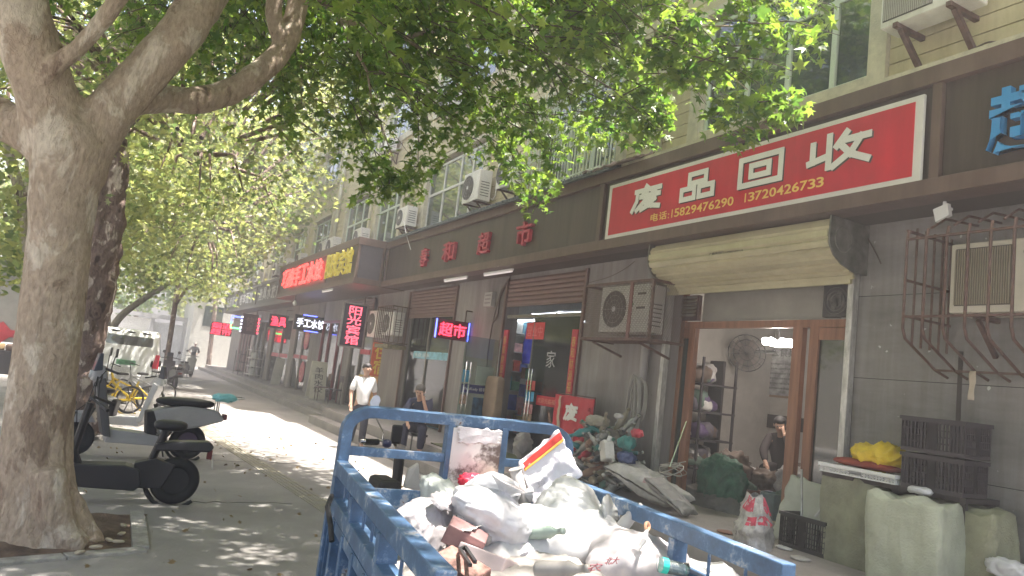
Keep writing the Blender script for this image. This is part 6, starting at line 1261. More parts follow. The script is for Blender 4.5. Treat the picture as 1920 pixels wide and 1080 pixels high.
def bicycle(label, loc, rotz, col, rimm, basket=True):
    t = thing('bicycle', label, 'bicycle', (0, 0, 0)); fm = col
    wheel(t, 0, 0, .31, .02, spokes=16 if rimm is steel else 5, rimm=rimm); wheel(t, 1.05, 0, .31, .02, spokes=16 if rimm is steel else 5, rimm=rimm)
    MB().tube([(0, .04, .31), (.42, .03, .28), (.85, 0, .62)], .028, 8).tube([(.42, 0, .28), (.30, 0, .68)], .024, 8).tube([(.34, 0, .5), (.88, 0, .72)], .022, 8).tube([(0, .05, .31), (.33, 0, .6)], .014, 6).tube([(.82, 0, .58), (.9, 0, .85)], .026, 8).build('frame', fm, t, smooth=True)
    MB().tube([(.86, .05, .66), (1.05, .05, .31)], .014, 6).tube([(.86, -.05, .66), (1.05, -.05, .31)], .014, 6).build('fork', fm, t)
    MB().ring((0, 0, .31), .335, .018, (0, 1, 0), n=16, a0=.2, a1=2.9).build('mudguard', fm, t); MB().lathe((.42, -.05, .28), [(.09, 0), (.09, .02)], axis=(0, 1, 0), n=16).build('chain_guard', fm, t)
    MB().tube([(.30, 0, .68), (.27, 0, .84)], .013, 8).build('seat_post', steel, t); crumple('saddle', (.25, 0, .87), (.13, .08, .03), blackp, t, seed=3, amp=.02, sub=3)
    MB().tube([(.9, 0, .85), (.92, 0, .98)], .013, 6).tube([(.78, -.28, 1.0), (.92, -.1, 1.03), (.92, .1, 1.03), (.78, .28, 1.0)], .012, 8).build('handlebar', blackp, t)
    MB().tube([(.42, -.07, .28), (.52, -.09, .14)], .01, 6).build('crank', steel, t); MB().box(.46, .58, -.16, -.09, .12, .145).build('pedal', blackp, t); MB().tube([(0, .06, .31), (-.08, .14, 0)], .009, 6).build('kickstand', steel, t)
    if basket:
        g_ = MB()
        for k in range(6): g_.box(.98-.0, 1.24, -.14, .14, .68+.035*k, .684+.035*k)
        g_ = MB()
        for z in np.linspace(.68, .9, 6):
            for (a, b) in (((.98, -.15), (1.26, -.15)), ((1.26, -.15), (1.26, .15)), ((1.26, .15), (.98, .15)), ((.98, .15), (.98, -.15))): g_.bar((*a, float(z)), (*b, float(z)), .006, .006)
        for k in range(8): g_.bar((.98+.04*k, -.15, .68), (.98+.04*k, -.15, .9), .005, .005).bar((.98+.04*k, .15, .68), (.98+.04*k, .15, .9), .005, .005)
        g_.build('basket', fm if rimm is not steel else steel, t)
    t.location = loc; t.rotation_euler = (0, 0, rotz); return t
PI = math.pi
q = P(320, 945, Z=0); ebike_black('black electric bike with wire basket parked beside the big tree', (q.x, q.y, 0), PI-.06)
q = P(345, 862, Z=0); scooter_white('silver white electric scooter with rear rack behind the black bike', (q.x, q.y, 0), PI+.12, body=M('scooter silver', (.34, .34, .35), .3, var=.1))
tag(crumple('cyan_cloth', Vector((q.x+.42, q.y-.05, .965)), (.17, .13, .05), M('cyan cloth', (.25, .6, .62), .7), None, seed=4, sub=4, amp=.6), 'pale cyan cloth draped on the scooter rear rack', 'cloth')
bpy.data.objects['electric_scooter'].scale = (1.14, 1.14, 1.14)
q = P(215, 830, Z=0); scooter_white('white scooter with pointed nose poking out from behind the tree', (q.x-.55, q.y+1.2, 0), -.3, body=M('scooter white', (.68, .68, .68), .3, var=.04))
q = P(255, 770, Z=0); byel = M('bright yellow paint', (.65, .46, .03), .4, var=.06)
bicycle('yellow shared bicycle standing nearest the white van', (q.x+.25, q.y, 0), PI+.1, byel, M('black rim', (.05, .05, .05), .4)); bicycle('second yellow shared bicycle with yellow basket partly behind the first', (q.x-.2, q.y-.9, 0), PI+.35, byel, M('black rim', (.05, .05, .05), .4))
q = P(303, 763, Z=0); bicycle('silver grey bicycle with spoked wheels beside the yellow one', (q.x+.02, q.y+.3, 0), PI+.2, M('grey frame', (.35, .35, .35), .4), steel)
q = P(330, 733, Z=0); scooter_white('dark scooter parked just past the van', (q.x, q.y+1, 0), PI/2+.2, body=M('scooter dark', (.07, .07, .08), .4)); q = P(340, 708, Z=0); scooter_white('far scooter parked near the bright gateway', (q.x, q.y, 0), PI/2-.4, body=M('scooter grey', (.3, .3, .3), .4))
# ------------------------------------------------------------ van
vn = thing('parked_van', 'white minivan parked with its rear towards the camera, side striped by reflections', 'van', (0, 0, 0)); vm = M('van white', (.62, .63, .62), .18, var=.03); vg = glassmat('van glass', refl=.9, base=(.10, .11, .11), op=.85)
W2 = .84
prof_ = [(-.0, .38), (-.03, .7), (.02, 1.15), (.12, 1.78), (.25, 1.9), (3.0, 1.93), (3.35, 1.8), (3.95, 1.15), (4.35, .95), (4.4, .38)]
mb = MB(); vs = []; K = len(prof_)
for s_, wf_ in ((-1, 1), (1, 1)):
    for (x, z) in prof_:
        k = W2*(1 if z < 1.15 else 1-.12*(z-1.15)/.8); vs.append((s_*k, x, z))
mb.add(vs, [tuple(range(K-1, -1, -1)), tuple(range(K, 2*K))]+[(i, (i+1) % K, (i+1) % K+K, i+K) for i in range(K)]); mb.build('body', vm, vn, bevel=.07)
MB().hexa([(-.66, .05, 1.2), (.66, .05, 1.2), (.66, .1, 1.2), (-.66, .1, 1.2)], [(-.6, .085, 1.72), (.6, .085, 1.72), (.6, .14, 1.72), (-.6, .14, 1.72)]).build('rear_window', vg, vn, bevel=.03)
for s_ in (-1, 1):
    MB().hexa([(s_*.80, -.035, .85), (s_*.68, -.035, .85), (s_*.68, .06, .85), (s_*.86, .06, .85)], [(s_*.80, .0, 1.25), (s_*.74, .0, 1.25), (s_*.74, .1, 1.25), (s_*.84, .1, 1.25)]).build('tail_light', M('lamp red', (.45, .03, .05), .25), vn)
    for (y0, y1) in ((.5, 1.5), (1.6, 2.6), (2.7, 3.4)): MB().hexa([(s_*.85, y0, 1.2), (s_*.83, y0, 1.2), (s_*.83, y1, 1.2), (s_*.85, y1, 1.2)], [(s_*.775, y0+.03, 1.72), (s_*.75, y0+.03, 1.72), (s_*.75, y1-.05, 1.72), (s_*.775, y1-.05, 1.72)]).build('side_window', vg, vn)
    for y in (.85, 3.6): MB().ring((s_*.78, y, .3), .22, .09, (1, 0, 0), n=24, m_=8).build('wheel', blackr, vn)
    MB().box(s_*.84-.01, s_*.84+.01, .1, 4.2, .78, .82).build('side_trim', M('trim grey', (.3, .3, .3), .4), vn)
MB().box(-.8, .8, -.09, .05, .4, .62).build('bumper', M('bumper white', (.5, .5, .5), .4), vn, bevel=.03); MB().box(-.25, .25, -.055, -.04, .88, 1.02).build('number_plate', M('green plate', (.12, .3, .16), .4), vn); text('lettering', 'AC·9G05', blackp, (-.2, -.058, .91), (1, 0, 0), UZ, .4, .08, vn, th=.003)
for x in (-.4, 0, .4): MB().box(x-.1, x+.1, .14, .17, 1.8, 1.84).build('roof_slot', blackp, vn)
vn.location = (.52, 24.0, 0); vn.rotation_euler = (0, 0, -.06)
ob = thing('across_street_building', 'pale low building across the street on the far left', 'building', (-24, 30, 0)); MB().box(-30, -24, -12, 90, 0, 11).build('wall', M('across wall', (.42, .40, .35), .8, var=.12, streak=.2), ob)  # added row opposite: cuts sky light, gives glass a reflection, backs the left gaps
for y in np.arange(-9, 86, 4.5):
    for z in (1.2, 4.4, 7.6): MB().box(-24.02, -23.98, float(y), float(y)+2.2, z, z+1.7).build('window', pane, ob)
# ------------------------------------------------------------ left stall and far end
sk = thing('market_stall', 'pale stall wall with red diamond papers, far left behind the tree', 'stall', (-9, 30, 0)); q = P(15, 625, Y=30)
MB().box(q.x-4, q.x+.62, 30, 30.1, 1.0, 3.6).build('back_cloth', M('stall cloth', (.3, .3, .28), .7, var=.15), sk); MB().box(q.x-4, q.x+.7, 29.3, 30.2, 3.6, 3.75).build('roof', M('stall roof', (.08, .08, .08), .7), sk)
MB().tube([(q.x+.66, 29.9, 0), (q.x+.72, 29.9, 3.6)], .04, 6).build('post', rust, sk); MB().box(q.x-4, q.x+.6, 28.8, 29.94, .0, .75).build('counter', blackp, sk)
for dx in (-.2, .62, -2): MB().prism([(-.38, 0), (0, -.38), (.38, 0), (0, .38)], (q.x+dx, 29.97, q.z), (1, 0, 0), UZ, .03).build('red_diamond', redl, sk)
MB().box(q.x-4, q.x+.6, 29.985, 29.999, q.z-.12, q.z+.12).build('red_strip', redl, sk)
for k in range(6): tag(crumple('produce_box', (q.x+.3-.45*k, 29.3, .85), (.2, .3, .12), [gm_[3], M('produce tan', (.35, .25, .12), .8, var=.4)][k % 2], None, seed=k+5, sub=3, amp=.25, boxy=.4), 'tan and brown goods heaped on the far left stall counter', 'goods', 'goods on the far left stall')
ew = thing('gateway_wall', 'bright white wall with grey door closing the far end of the street', 'wall', (3, 62, 0)); wm = M('gateway white', (.75, .75, .72), .7, var=.06)
MB().box(-14, 2.6, 62, 62.4, 0, 3.1).build('wall_panel', wm, ew); MB().box(4.9, 9, 60, 60.4, 0, 3.3).build('wall_panel', wm, ew); MB().box(2.6, 4.9, 62.1, 62.3, 0, 2.9).build('gate_leaf', M('gate grey', (.55, .56, .56), .6, var=.1), ew)
MB().box(2.5, 2.75, 61.8, 62.5, 0, 3.2).build('gate_post', M('gate post', (.4, .4, .4), .7), ew); MB().box(4.8, 5.05, 61.8, 62.5, 0, 3.2).build('gate_post', M('gate post', (.4, .4, .4), .7), ew); MB().box(-2, 6, 61.7, 62.6, 3.2, 3.5).build('coping', M('gate post', (.4, .4, .4), .7), ew)
for k, (x, y, h, w_, lb) in enumerate(((9.5, 58, 13, 9, 'pale block of flats closing the right side far away'), (-6, 95, 12, 16, 'hazy grey building beyond the white gateway wall'))):
    t = thing('far_building', lb, 'building', (x, y, 0)); MB().box(x-w_/2, x+w_/2, y, y+8, 0, h).build('wall', M('far wall', (.5, .5, .46), .8, var=.1), t)
    for z in np.arange(1.5 if k else 3.0, h-2, 3.0):
        for xx in np.arange(x-w_/2+.7, x+w_/2-1.2, 2.2): MB().box(float(xx), float(xx)+1.3, y-.04, y-.01, float(z), float(z)+1.5).build('window', pane, t)
# ------------------------------------------------------------ trees
HAZE = .0085
def barkmat(name, c1, c2, c3, sc=3.0, bump=.5, hi=.66):
    m = bpy.data.materials.new(name); m.use_nodes = True; n = m.node_tree.nodes; l = m.node_tree.links; b = n['Principled BSDF']; b.inputs['Roughness'].default_value = .85; b.inputs['Specular IOR Level'].default_value = .15
    tc = n.new('ShaderNodeTexCoord'); mp = n.new('ShaderNodeMapping'); mp.inputs['Scale'].default_value = (1, 1, .55); l.new(tc.outputs['Object'], mp.inputs[0])
    a = n.new('ShaderNodeTexNoise'); a.inputs['Scale'].default_value = sc; a.inputs['Detail'].default_value = 7; a.inputs['Roughness'].default_value = .62; a.inputs['Distortion'].default_value = .6; l.new(mp.outputs[0], a.inputs[0])
    r = n.new('ShaderNodeValToRGB'); l.new(a.outputs[0], r.inputs[0]); e = r.color_ramp.elements; e[0].position = .405; e[0].color = (*c1, 1); e[1].position = .435; e[1].color = (*c2, 1); x = e.new(hi-.05); x.color = (*[v*.92 for v in c2], 1); y = e.new(hi); y.color = (*c3, 1)
    f = n.new('ShaderNodeTexNoise'); f.inputs['Scale'].default_value = 28; f.inputs['Detail'].default_value = 6; l.new(mp.outputs[0], f.inputs[0])
    mx = n.new('ShaderNodeMix'); mx.data_type = 'RGBA'; mx.blend_type = 'OVERLAY'; mx.inputs[0].default_value = .5; l.new(r.outputs[0], mx.inputs[6]); l.new(f.outputs['Fac'], mx.inputs[7]); l.new(mx.outputs[2], b.inputs['Base Color'])
    mq = n.new('ShaderNodeMapping'); mq.inputs['Scale'].default_value = (1, 1, .2); l.new(tc.outputs['Object'], mq.inputs[0]); rg = n.new('ShaderNodeTexNoise'); rg.inputs['Scale'].default_value = 11; rg.inputs['Detail'].default_value = 4; rg.inputs['Distortion'].default_value = 1.2; l.new(mq.outputs[0], rg.inputs[0])
    m1 = n.new('ShaderNodeMath'); m1.operation = 'SUBTRACT'; l.new(rg.outputs[0], m1.inputs[0]); m1.inputs[1].default_value = .5; m2 = n.new('ShaderNodeMath'); m2.operation = 'ABSOLUTE'; l.new(m1.outputs[0], m2.inputs[0]); r2 = n.new('ShaderNodeValToRGB'); l.new(m2.outputs[0], r2.inputs[0]); r2.color_ramp.elements[0].color = (.84, .82, .80, 1); r2.color_ramp.elements[1].position = .028; r2.color_ramp.elements[1].color = (1, 1, 1, 1)
    mz = n.new('ShaderNodeMix'); mz.data_type = 'RGBA'; mz.blend_type = 'MULTIPLY'; mz.inputs[0].default_value = 1; l.new(mx.outputs[2], mz.inputs[6]); l.new(r2.outputs[0], mz.inputs[7]); l.new(mz.outputs[2], b.inputs['Base Color'])
    bp = n.new('ShaderNodeBump'); bp.inputs['Strength'].default_value = bump; bp.inputs['Distance'].default_value = .03;  ad0 = n.new('ShaderNodeMath'); ad0.operation = 'ADD'; l.new(f.outputs[0], ad0.inputs[0]); l.new(r2.outputs[0], ad0.inputs[1]); ad = n.new('ShaderNodeMath'); ad.operation = 'ADD'; l.new(ad0.outputs[0], ad.inputs[0]); l.new(a.outputs[0], ad.inputs[1]); l.new(ad.outputs[0], bp.inputs['Height']); l.new(bp.outputs[0], b.inputs['Normal']); return m
bark1 = barkmat('smooth plane bark', (.25, .185, .135), (.40, .32, .24), (.52, .455, .365), 2.3, .7, .60)
bark2 = barkmat('dark scaly bark', (.09, .065, .055), (.21, .155, .13), (.55, .48, .41), 4, .8, .61)
bark3 = barkmat('pale bark', (.25, .22, .17), (.36, .33, .27), (.45, .43, .37), 4, .4)
def limb(mb, px, Y, n=14, sub=5, jit=.0):
    """px : list of (x, y, width in photo pixels) placed at distance Y (or list)"""
    pts = []; rs = []
    for i, (x, y, w_) in enumerate(px):
        yy = Y[i] if isinstance(Y, (list, tuple)) else Y; p = P(x, y, Y=yy); d = (p-CAM).dot(FW); pts.append(p); rs.append(w_*.5*d/FPX)
    out = []; ro = []
    for i in range(len(pts)-1):
        a = pts[max(i-1, 0)]; b = pts[i]; c = pts[i+1]; d = pts[min(i+2, len(pts)-1)]
        for k in range(sub):
            t_ = k/sub; out.append(.5*((2*b)+(c-a)*t_+(2*a-5*b+4*c-d)*t_*t_+(3*b-a-3*c+d)*t_**3)); ro.append(rs[i]*(1-t_)+rs[i+1]*t_)
    out.append(pts[-1]); ro.append(rs[-1]); mb.tube(out, ro, n); return out, ro
def fuse(o, vox=.03, disp=.012, smooth=6):
    m_ = o.modifiers.new('r', 'REMESH'); m_.mode = 'VOXEL'; m_.voxel_size = vox; s = o.modifiers.new('s', 'SMOOTH'); s.iterations = smooth; s.factor = .6; mt = o.data.materials[0]
    bake(o); me = o.data; n = len(me.vertices); co_ = np.empty(n*3); me.vertices.foreach_get('co', co_); no_ = np.empty(n*3); me.vertices.foreach_get('normal', no_); co_ = co_.reshape(-1, 3); no_ = no_.reshape(-1, 3); d = np.empty(n)
    for i in range(n):
        v = Vector(co_[i]); q = Vector((v.x*9, v.y*9, v.z*2.2)); d[i] = disp*((1-abs(noise.noise(q))*2.2)*.55+noise.noise(v*4)*1.3+noise.noise(v*16)*.35)
    co_ += no_*d[:, None]; me.vertices.foreach_set('co', co_.ravel()); me.update(); me.materials.clear(); me.materials.append(mt); me.shade_smooth(); return o
T = []
t1_ = thing('plane_tree', 'big pale barked plane tree with forked trunk standing in the soil pit, left foreground', 'tree', (-.2, 7.3, 0)); T.append((t1_, -.2, 7.3))
mb = MB(); Y = 7.3
limb(mb, [(68, 1035, 186), (70, 985, 156), (68, 930, 132), (68, 850, 118), (76, 750, 112), (89, 650, 108), (101, 550, 106), (111, 450, 104), (121, 360, 114), (134, 290, 130), (140, 240, 106)], Y, n=28)
for (x, y, w_) in ((-5, 1025, 70), (145, 1020, 56), (185, 1024, 34)): limb(mb, [(x, y, w_), (x*.6+30, y-80, w_*.9), (80, y-200, w_*.6)], Y-.12, n=12)
limb(mb, [(150, 1030, 46), (110, 985, 60), (90, 880, 60)], Y-.3)
limb(mb, [(150, 350, 90), (120, 270, 112), (92, 190, 108), (58, 90, 102), (32, 0, 100), (5, -130, 96), (-20, -330, 70)], [Y, Y, Y, Y-.1, Y-.2, Y-.4, Y-.8], n=22)
limb(mb, [(118, 400, 70), (160, 290, 88), (205, 215, 86), (270, 140, 80), (335, 68, 78), (385, -10, 76), (450, -140, 70), (560, -350, 50)], [Y, Y, Y, Y, Y, Y+.1, Y+.3, Y+.6], n=20)
limb(mb, [(190, 215, 44), (250, 195, 44), (310, 186, 50), (370, 188, 50), (430, 172, 48), (478, 142, 44), (520, 105, 42), (545, 60, 40), (560, 0, 36), (585, -110, 32), (640, -300, 20)], [Y, Y+.3, Y+.6, Y+.8, Y+1, Y+1.1, Y+1.2, Y+1.3, Y+1.4, Y+1.6, Y+2], n=14)
limb(mb, [(532, 90, 30), (515, 40, 30), (512, -10, 28), (500, -100, 24)], [Y+1.2]*4, n=12)
limb(mb, [(80, 150, 26), (110, 118, 32), (155, 80, 32), (195, 35, 34), (225, -10, 34), (280, -120, 28)], [Y-.25, Y-.3, Y-.35, Y-.4, Y-.45, Y-.5], n=12)
limb(mb, [(125, 330, 70), (70, 262, 74), (20, 232, 76), (-40, 200, 74), (-140, 150, 70)], [Y, Y+.1, Y+.25, Y+.4, Y+.7], n=16)
fuse(mb.build('trunk', bark1, t1_), .026, .011)
t2_ = thing('plane_tree', 'dark scaly barked leaning tree directly behind the big one', 'tree', P(168, 790, Y=14)*1.0); t2_.location.z = 0; ORG[t2_.name] = Vector(t2_.location); T.append((t2_, t2_.location.x, 14))
mb = MB(); limb(mb, [(150, 815, 80), (155, 760, 60), (160, 680, 50), (168, 600, 62), (180, 520, 70), (190, 440, 66), (197, 360, 56), (203, 280, 50), (208, 200, 44), (215, 120, 30)], 14.0, n=18, sub=6)
limb(mb, [(185, 500, 40), (215, 420, 34), (222, 330, 28), (228, 240, 24)], 13.8, n=12)
fuse(mb.build('trunk', bark2, t2_), .04, .05)
mb = MB(); limb(mb, [(225, 250, 24), (236, 170, 24), (243, 90, 22), (247, 20, 20), (250, -80, 18)], 13.6, n=10); mb.build('pale_limb', bark3, t2_, smooth=True)
t3_ = thing('plane_tree', 'thin pale leaning trunk at the left edge, half hidden behind the big tree', 'tree', P(75, 740, Y=18)*1.0); t3_.location.z = 0; ORG[t3_.name] = Vector(t3_.location); T.append((t3_, t3_.location.x, 18))
mb = MB(); limb(mb, [(90, 760, 26), (70, 600, 24), (55, 480, 21), (48, 410, 20), (32, 340, 19), (14, 280, 17), (-5, 220, 15), (-20, 100, 10)], 18, n=10); limb(mb, [(60, 560, 18), (56, 400, 16), (55, 300, 15), (56, 200, 12)], 18.6, n=8); mb.build('trunk', bark3, t3_, smooth=True)
t4_ = thing('street_tree', 'slender straight trunk leaning over the van in the middle distance', 'tree', P(308, 700, Y=33)*1.0); t4_.location.z = 0; ORG[t4_.name] = Vector(t4_.location); T.append((t4_, t4_.location.x, 33))
mb = MB(); limb(mb, [(307, 704, 10), (318, 640, 9), (327, 580, 9), (336, 520, 9), (346, 460, 8), (352, 400, 6)], 33, n=8); limb(mb, [(330, 570, 6), (365, 520, 6), (400, 480, 5), (450, 440, 4)], 33, n=6); mb.build('trunk', bark2, t4_, smooth=True)
t5_ = thing('street_tree', 'tree with pale low limbs spreading left above the van', 'tree', P(180, 700, Y=36)*1.0); t5_.location.z = 0; ORG[t5_.name] = Vector(t5_.location); T.append((t5_, t5_.location.x, 36))
mb = MB(); limb(mb, [(180, 705, 16), (200, 640, 14), (225, 595, 13), (270, 560, 11), (320, 530, 8), (380, 490, 6)], 36, n=8); limb(mb, [(205, 625, 9), (200, 560, 8), (190, 490, 7)], 36, n=6); mb.build('trunk', bark3, t5_, smooth=True)
t6_ = thing('street_tree', 'dark far tree standing where the shop row ends', 'tree', P(415, 690, Y=56)*1.0); t6_.location.z = 0; ORG[t6_.name] = Vector(t6_.location); T.append((t6_, t6_.location.x, 56))
mb = MB(); limb(mb, [(390, 690, 9), (398, 620, 8), (405, 560, 8), (408, 500, 6)], 56, n=8); limb(mb, [(403, 570, 5), (385, 520, 4), (370, 480, 3)], 56, n=6); mb.build('trunk', bark2, t6_, smooth=True)
t7_ = thing('street_tree', 'bright green tree rising beyond the gateway wall', 'tree', P(250, 690, Y=70)*1.0); t7_.location.z = 0; ORG[t7_.name] = Vector(t7_.location); T.append((t7_, t7_.location.x, 70))
mb = MB(); limb(mb, [(250, 690, 9), (255, 600, 8), (262, 500, 6)], 70, n=8); mb.build('trunk', bark2, t7_, smooth=True)
# leaves
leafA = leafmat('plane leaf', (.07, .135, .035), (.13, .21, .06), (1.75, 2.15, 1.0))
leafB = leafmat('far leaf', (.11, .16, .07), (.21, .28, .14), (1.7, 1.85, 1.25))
star = [(0, -.5)]
for ang, r_ in ((-150, .30), (-120, .22), (-168, .42)): pass
lob = [(-90, .42), (-62, .16), (-28, .38), (-8, .22), (28, .50), (52, .24), (90, .62), (128, .24), (152, .50), (188, .22), (208, .38), (242, .16)]
tplA = np.array([(0, 0, 0)]+[(r_*math.cos(math.radians(a)), r_*math.sin(math.radians(a)), -.10*r_ if i % 2 == 0 else .03) for i, (a, r_) in enumerate(lob)])
triA = np.array([(0, 1+i, 1+(i+1) % 12) for i in range(12)])
tplB = np.array([(0, -.5, 0), (.42, -.12, -.06), (.3, .35, 0), (0, .6, -.06), (-.32, .32, 0), (-.42, -.14, -.06)]); triB = np.array([(0, 1, 3), (1, 2, 3), (0, 3, 5), (3, 4, 5)])
def leafmesh(name, pos, size, mat, parent, near, droop=.6):
    n = len(pos); tpl, tri = (tplA, triA) if near else (tplB, triB); rng = np.random
    nz = rng.normal(size=(n, 3)); nz[:, 2] = np.abs(nz[:, 2])*.8+.55; nz /= np.linalg.norm(nz, axis=1)[:, None]
    tt_ = rng.normal(size=(n, 3)); tt_[:, 2] -= droop; tt_ -= nz*(tt_*nz).sum(1)[:, None]; tt_ /= np.linalg.norm(tt_, axis=1)[:, None]; bb_ = np.cross(tt_, nz)
    fold = rng.uniform(.4, 2.2, n)
    org = np.array(root_org(parent)); s = size[:, None, None]
    v = (bb_[:, None, :]*tpl[None, :, 0:1]+tt_[:, None, :]*tpl[None, :, 1:2]+nz[:, None, :]*tpl[None, :, 2:3]*fold[:, None, None])*s+(pos-org)[:, None, :]
    K = len(tpl); f = (tri[None]+(np.arange(n)*K)[:, None, None]).reshape(-1, 3); me = bpy.data.meshes.new(name)
    me.vertices.add(n*K); me.vertices.foreach_set('co', v.reshape(-1).astype(np.float32)); nf = len(f); me.loops.add(nf*3); me.loops.foreach_set('vertex_index', f.reshape(-1).astype(np.int32))
    me.polygons.add(nf); me.polygons.foreach_set('loop_start', (np.arange(nf)*3).astype(np.int32)); me.polygons.foreach_set('loop_total', np.full(nf, 3, dtype=np.int32)); me.update(calc_edges=True); me.materials.append(mat)
    o = bpy.data.objects.new(name, me); C.objects.link(o); o.parent = parent; o['kind'] = 'stuff'; return o
# lower silhouette of the foliage in the picture: crowns are kept pruned above it
SX = [-200, 0, 60, 150, 250, 330, 420, 470, 530, 590, 640, 690, 720, 760, 800, 850, 900, 950, 1000, 1020, 1060, 1100, 1150, 1200, 1250, 1280, 1320, 1370, 1440, 1500, 1560, 1590, 1640, 1700]
SYn = [100, 100, 100, 120, 150, 180, 200, 220, 240, 250, 255, 330, 400, 400, 350, 260, 290, 330, 420, 400, 320, 270, 250, 262, 262, 150, 240, 275, 240, 225, 120, 40, -20, -80]
SYf = [560, 585, 570, 560, 600, 600, 590, 510, 470, 420, 375, 290, 200, 150, 120, 100, 60, 0, 0, 0, 0, 0, 0, 0, 0, 0, 0, 0, 0, 0, 0, 0, 0, 0]
def openq(p):
    """thin the crown where the photograph has sun on the ground, the steps and the cart"""
    k = p[2]/SUN.z; gx = p[0]-SUN.x*k; gy = p[1]-SUN.y*k
    if 13.2 < gy < 24 and 2.3-(24-gy)*.02 < gx < 5.3: return 1.0
    if 24 <= gy < 34 and 1.5 < gx < 3.3: return .6
    if 15 < gy < 21 and .3 < gx < 2.3: return .72
    k2 = (p[2]-1.2)/SUN.z; cx = p[0]-SUN.x*k2; cy = p[1]-SUN.y*k2
    if gy > 40: return .85
    if .75 < cx < 2.7 and 1.3 < cy < 4.1: return .78
    return 0
rng = np.random.RandomState(5)
clumpsN = []   # (pos, radius)
anch = [(1430, 60, 5), (1380, 120, 5.2), (1330, 60, 5.5), (1400, 190, 5), (1460, 200, 4.8), (1345, 200, 5.2), (1250, 100, 6), (1200, 150, 6.5), (1230, 210, 6.4), (1150, 80, 7), (1100, 150, 7.5), (1060, 70, 7), (1000, 120, 8), (950, 60, 8), (900, 150, 8.5), (850, 80, 9), (800, 180, 9), (750, 100, 9.5), (700, 200, 10), (650, 100, 10), (750, 280, 10), (745, 350, 10.5), (800, 300, 10), (880, 240, 9.5), (960, 290, 9.5), (1000, 340, 9), (990, 385, 9), (1045, 250, 8.5), (1120, 230, 8), (1300, 120, 5.8), (600, 60, 11), (560, 150, 12), (480, 60, 12), (1550, 40, 5.2), (1280, 30, 5.6), (1420, -20, 5), (1180, 0, 6.5), (1080, -20, 7), (640, 200, 11), (700, 30, 10), (1400, 230, 4.9), (1000, 220, 8.6), (1160, 200, 7), (850, 190, 9.2), (940, 200, 9), (820, 20, 9), (720, 300, 10.3)]
for (x, y, Y_) in anch: clumpsN.append((P(x, y, Y=Y_), .34+.03*Y_))
for i in range(520):   # overhead crown of the big tree, mostly above and behind the frame
    p = Vector((rng.uniform(-5.5, 5.2), rng.uniform(-4, 13), rng.uniform(4.6, 8.6))); clumpsN.append((p, rng.uniform(.45, .8)))
for i in range(700):  # extra high clumps above the frame, added to shade the ground
    p = Vector((rng.uniform(-4, 4.6), rng.uniform(-3, 12), rng.uniform(7.2, 11.5))); clumpsN.append((p, rng.uniform(.5, .85)))
for i in range(230):  # more unseen clumps, added to deepen the shade on the near paving
    p = Vector((rng.uniform(-1.5, 4.4), rng.uniform(1.5, 13), rng.uniform(6.2, 9.5))); clumpsN.append((p, rng.uniform(.45, .8)))
def keep(p, r_, near):
    if p.x+r_*.7 > 6.3: return False
    pr = proj(p)
    if pr is None or pr[2] < .5: return True
    x, y, d = pr
    if d < 4.0 and -200 < x < 2100 and y > -120: return False
    rp_ = r_*FPX/d
    if x > 1700 or x < -300: return y+rp_ < -60 or x < -300 or x > 2300
    lim = np.interp(x, SX, SYn if near else SYf); return y+rp_*.55 < lim
posA = []; twA = MB(); nt_ = 0
ctr = Vector((.6, 7.6, 4.6))
for ci, (c, r_) in enumerate(clumpsN):
    if ci >= len(anch) and not keep(c, r_, True): continue
    if ci >= len(anch):
        pr_ = proj(c)
        if pr_ and 560 < pr_[0] < 1700 and pr_[1] > 130+60*rng.rand(): continue
        if pr_ and 1000 < pr_[0] < 1700 and pr_[1] > 0 and rng.rand() < .5: continue
    elif anch[ci][1] > 190 and rng.rand() < .12: continue
    if rng.rand() < openq(c): 
        if ci >= len(anch): continue
    d = Vector((c.x-ctr.x, c.y-ctr.y, .15)).normalized()
    for tw in range(8 if ci < len(anch) else 6):
        if ci < len(anch) and anch[ci][0] > 1270 and tw > 4: break
        a = c+Vector(rng.normal(size=3)).normalized()*r_*.35-d*r_*.5; b = a+Vector((d.x, d.y, -.35))*r_*1.1+Vector(rng.normal(size=3))*r_*.35
        mid = a.lerp(b, .5)+Vector((0, 0, r_*.12)); 
        if keep(b, .1, True): twA.tube([a, mid, b], [.009, .006, .003], 4, cap=False)
        for k in range(int((14 if ci < len(anch) else 10)+r_*10)):
            t_ = rng.uniform(.1, 1.0); p = a.lerp(b, t_)+Vector(rng.normal(size=3))*r_*.16; posA.append(p[:])
posA = np.array(posA); okA = np.array([keep(Vector(p), .05, True) or True for p in posA]); 
def finalkeep(p):
    q = proj(p)
    if q is None: return True
    if q[2] < 3.4 and -100 < q[0] < 2020 and -100 < q[1] < 1180: return False
    if 1565 < q[0] < 2300 and -60 < q[1] < 1000: return False
    if p[0] > 6.35: return False
    if q[0] > 700 and q[1] > np.interp(q[0], SX, SYn)+18: return False
    return rng.rand() > openq(p)*.7 
okA = np.array([finalkeep(p) for p in posA]); posA = posA[okA]
leafmesh('near_leaves', posA, rng.uniform(.075, .2, len(posA)), leafA, t1_, True)
o = twA.build('twigs', M('twig', (.09, .07, .05), .8), t1_); o['kind'] = 'stuff'
brn = MB()
def branchto(a, b, r_, n=5):
    a = Vector(a); b = Vector(b); L = (b-a).length; pts = [a.lerp(b, k/n)+Vector((noise.noise(a+Vector((k, 0, 0)))*L*.05, noise.noise(a+Vector((0, k, 3)))*L*.05, math.sin(math.pi*k/n)*L*.06)) for k in range(n+1)]; brn.tube(pts, [r_*(1-.75*k/n) for k in range(n+1)], 7, cap=False)
hub = P(560, -20, Y=8.7); hub2 = P(470, -200, Y=7.9)
